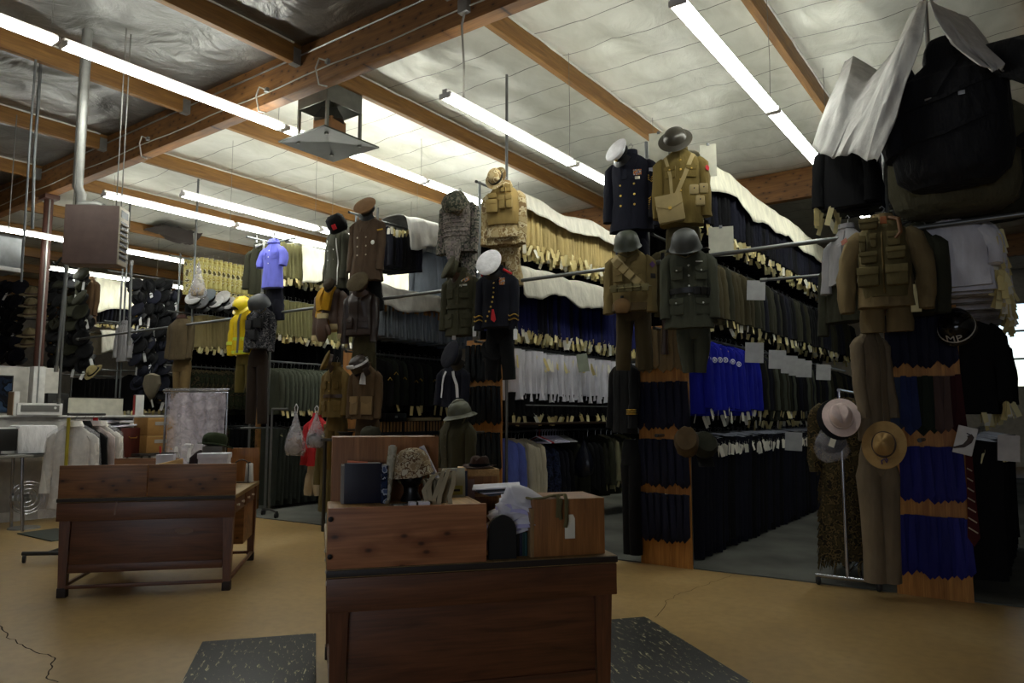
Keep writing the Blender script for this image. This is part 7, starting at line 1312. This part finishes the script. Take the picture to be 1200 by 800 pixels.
H1 = PD(-48, 318, 9.4); t = thing('unit_heater', 'dark unit heater hanging at the very left edge behind the column', 'heater', H1, YAW-R(30)); t.scale = (.85,)*3; put('casing', MB().box((.3, .3, .3), (.6, .6, .55), bev=.01), plain('dark_heater', (40, 38, 38), .5, .2), t)
put('reflector', MB().box((.61, .3, .3), (.02, .5, .48), bev=.004), plain('galvanised_sheet', (130, 132, 134), .35, .8), t); put('sill', MB().box((.62, .3, .04), (.08, .52, .06), bev=.006), plain('grey_enamel_light', (170, 168, 166), .5), t)
for x_, y_ in ((.05, .1), (.55, .1), (.3, .5)): put('hanging_rod', MB().tube([(x_, y_, .55), (x_, y_, 6.0-H1.z)], .008, 6), M_WIRE, t)
pipe([PD(25, 330, 8.6), PD(34, 182, 8.6), Vector((PD(34, 182, 8.6).x, PD(34, 182, 8.6).y, 6.05))], 'thin vertical gas pipe left of the brown column', .013, 'upright_pipe', False)
pipe([PD(38, 268, 8.8), PD(40, 190, 8.8), Vector((PD(40, 190, 8.8).x, PD(40, 190, 8.8).y, 6.05))], 'second thin vertical pipe just left of the brown column', .018, 'upright_pipe', False)
# vent hood: galvanised duct, four corner posts, pyramid deflector
t = thing('vent_hood', 'galvanised ceiling duct with a dark deflector plate hanging below the girder', 'vent', (-7.4, 6.1, 5.1))
MG = plain('weathered_galvanised', (112, 112, 104), .5, .5); MD_ = plain('dark_sheet_metal', (58, 58, 52), .5, .35)
dw = dd = .58; mb = MB()
for x_, y_, sx, sy in ((0, -dd/2, dw, .012), (0, dd/2, dw, .012), (-dw/2, 0, .012, dd), (dw/2, 0, .012, dd)): mb.box((x_, y_, .71), (sx, sy, .52))
put('duct', mb.mesh('duct', False), MG, t)
for sx in (-1, 1):
    for sy in (-1, 1): put('corner_post', MB().box((sx*(dw/2-.012), sy*(dd/2-.012), .23), (.035, .035, .46)), MG, t)
pw = .46; mb = MB().add([(-pw, -pw, .02), (pw, -pw, .02), (pw, pw, .02), (-pw, pw, .02), (0, 0, .06), (-pw, -pw, .0), (pw, -pw, .0), (pw, pw, .0), (-pw, pw, .0), (0, 0, .05)], [(0, 1, 4), (1, 2, 4), (2, 3, 4), (3, 0, 4), (6, 5, 9), (7, 6, 9), (8, 7, 9), (5, 8, 9), (0, 5, 6, 1), (1, 6, 7, 2), (2, 7, 8, 3), (3, 8, 5, 0)])
put('deflector_plate', mb.mesh('deflector_plate', False), MD_, t)
put('inner_box', MB().box((.0, 0, .2), (.3, .3, .26), (0, 0, R(12)), .004), plain('tan_board', (140, 96, 54), .7), t); put('inner_cone', MB().lathe([(.27, .3), (.15, .46), (.15, .48), (0, .48)], 4), MD_, t)
# torn insulation patch
q = PZ(200, 268, 5.98); t = thing('torn_insulation', 'dark torn patch of hanging ceiling insulation above the yellow camouflage rack', 'insulation', q); put('flap', MB().grid(10, 10, lambda u, v: Vector(((u-.5)*1.1, (v-.5)*1.0, -.08-.22*math.sin(PI*u)*v-.1*nz(u*4, v*4, 3)))), plain('dark_paper_backing', (40, 30, 24), .9), t); put('hanging_strip', MB().grid(8, 3, lambda u, v: Vector((.45+.12*v+.1*u, .3, -.05-.55*u))), plain('foil_edge', (208, 205, 196)), t)
# conduit drop with chain at the girder, wires
q = Vector((-4.45, 5.33, 5.62)); t = thing('junction_box', 'grey junction box and conduit drop on the girder above the strip light', 'junction box', q); put('box', MB().box((0, 0, .02), (.12, .08, .14), bev=.006), plain('galvanised_box', (140, 140, 138), .45, .6), t); put('conduit', MB().tube([(0, -.01, .09), (-.01, -.02, .16), (-.06, -.02, .2), (-.3, -.02, .2)], .012, 8), plain('emt_conduit', (168, 168, 164)), t); put('cable', MB().tube([(0, .0, -.05), (.01, -.05, -.2), (0, .0, -.6), (.0, .0, -.96)], .012, 6), plain('grey_cable', (176, 172, 160)), t)
for x_, y_ in ((-6.4, 5.2), (-7.6, 5.24), (-10.4, 5.2)):
    t = thing('cable_loop', 'grey cable loop drooping from the girder %s' % {-6.4: 'right of the vent hood', -7.6: 'left of the vent hood', -10.4: 'near the brown heater'}[x_], 'cable', (x_, y_, 5.6)); put('cable', MB().tube([(0, 0, 0), (-.1, -.02, .05), (-.16, -.02, -.05), (-.12, 0, -.25), (0, .02, -.3)], .01, 6), plain('grey_cable', (176, 172, 160)), t); put('clip', MB().box((0, .02, .0), (.05, .04, .05)), plain('galvanised_box', (140, 140, 138)), t)
# ================================================================ camera, world, view
cam = bpy.data.cameras.new('camera'); co_ = bpy.data.objects.new('camera', cam); COL.objects.link(co_)
cam.sensor_width = 36.; cam.sensor_fit = 'HORIZONTAL'; cam.lens = 36.*FPX/1200; cam.clip_start = .05; cam.clip_end = 200
co_.location = CAM; co_.rotation_euler = Matrix((RT, UP, -FW)).transposed().to_euler()
SC.camera = co_
w = bpy.data.worlds.new('daylight'); SC.world = w; w.use_nodes = True
wn = w.node_tree; bg = wn.nodes['Background']; sky = wn.nodes.new('ShaderNodeTexSky'); sky.sky_type = 'HOSEK_WILKIE' if False else 'NISHITA'; sky.sun_elevation = R(40); sky.sun_rotation = R(200); sky.sun_disc = False
wn.links.new(sky.outputs[0], bg.inputs[0]); bg.inputs[1].default_value = SKY
vs = SC.view_settings; vs.view_transform = 'Standard'; vs.look = 'None'; vs.gamma = 1; vs.use_curve_mapping = False; vs.exposure = EXPO
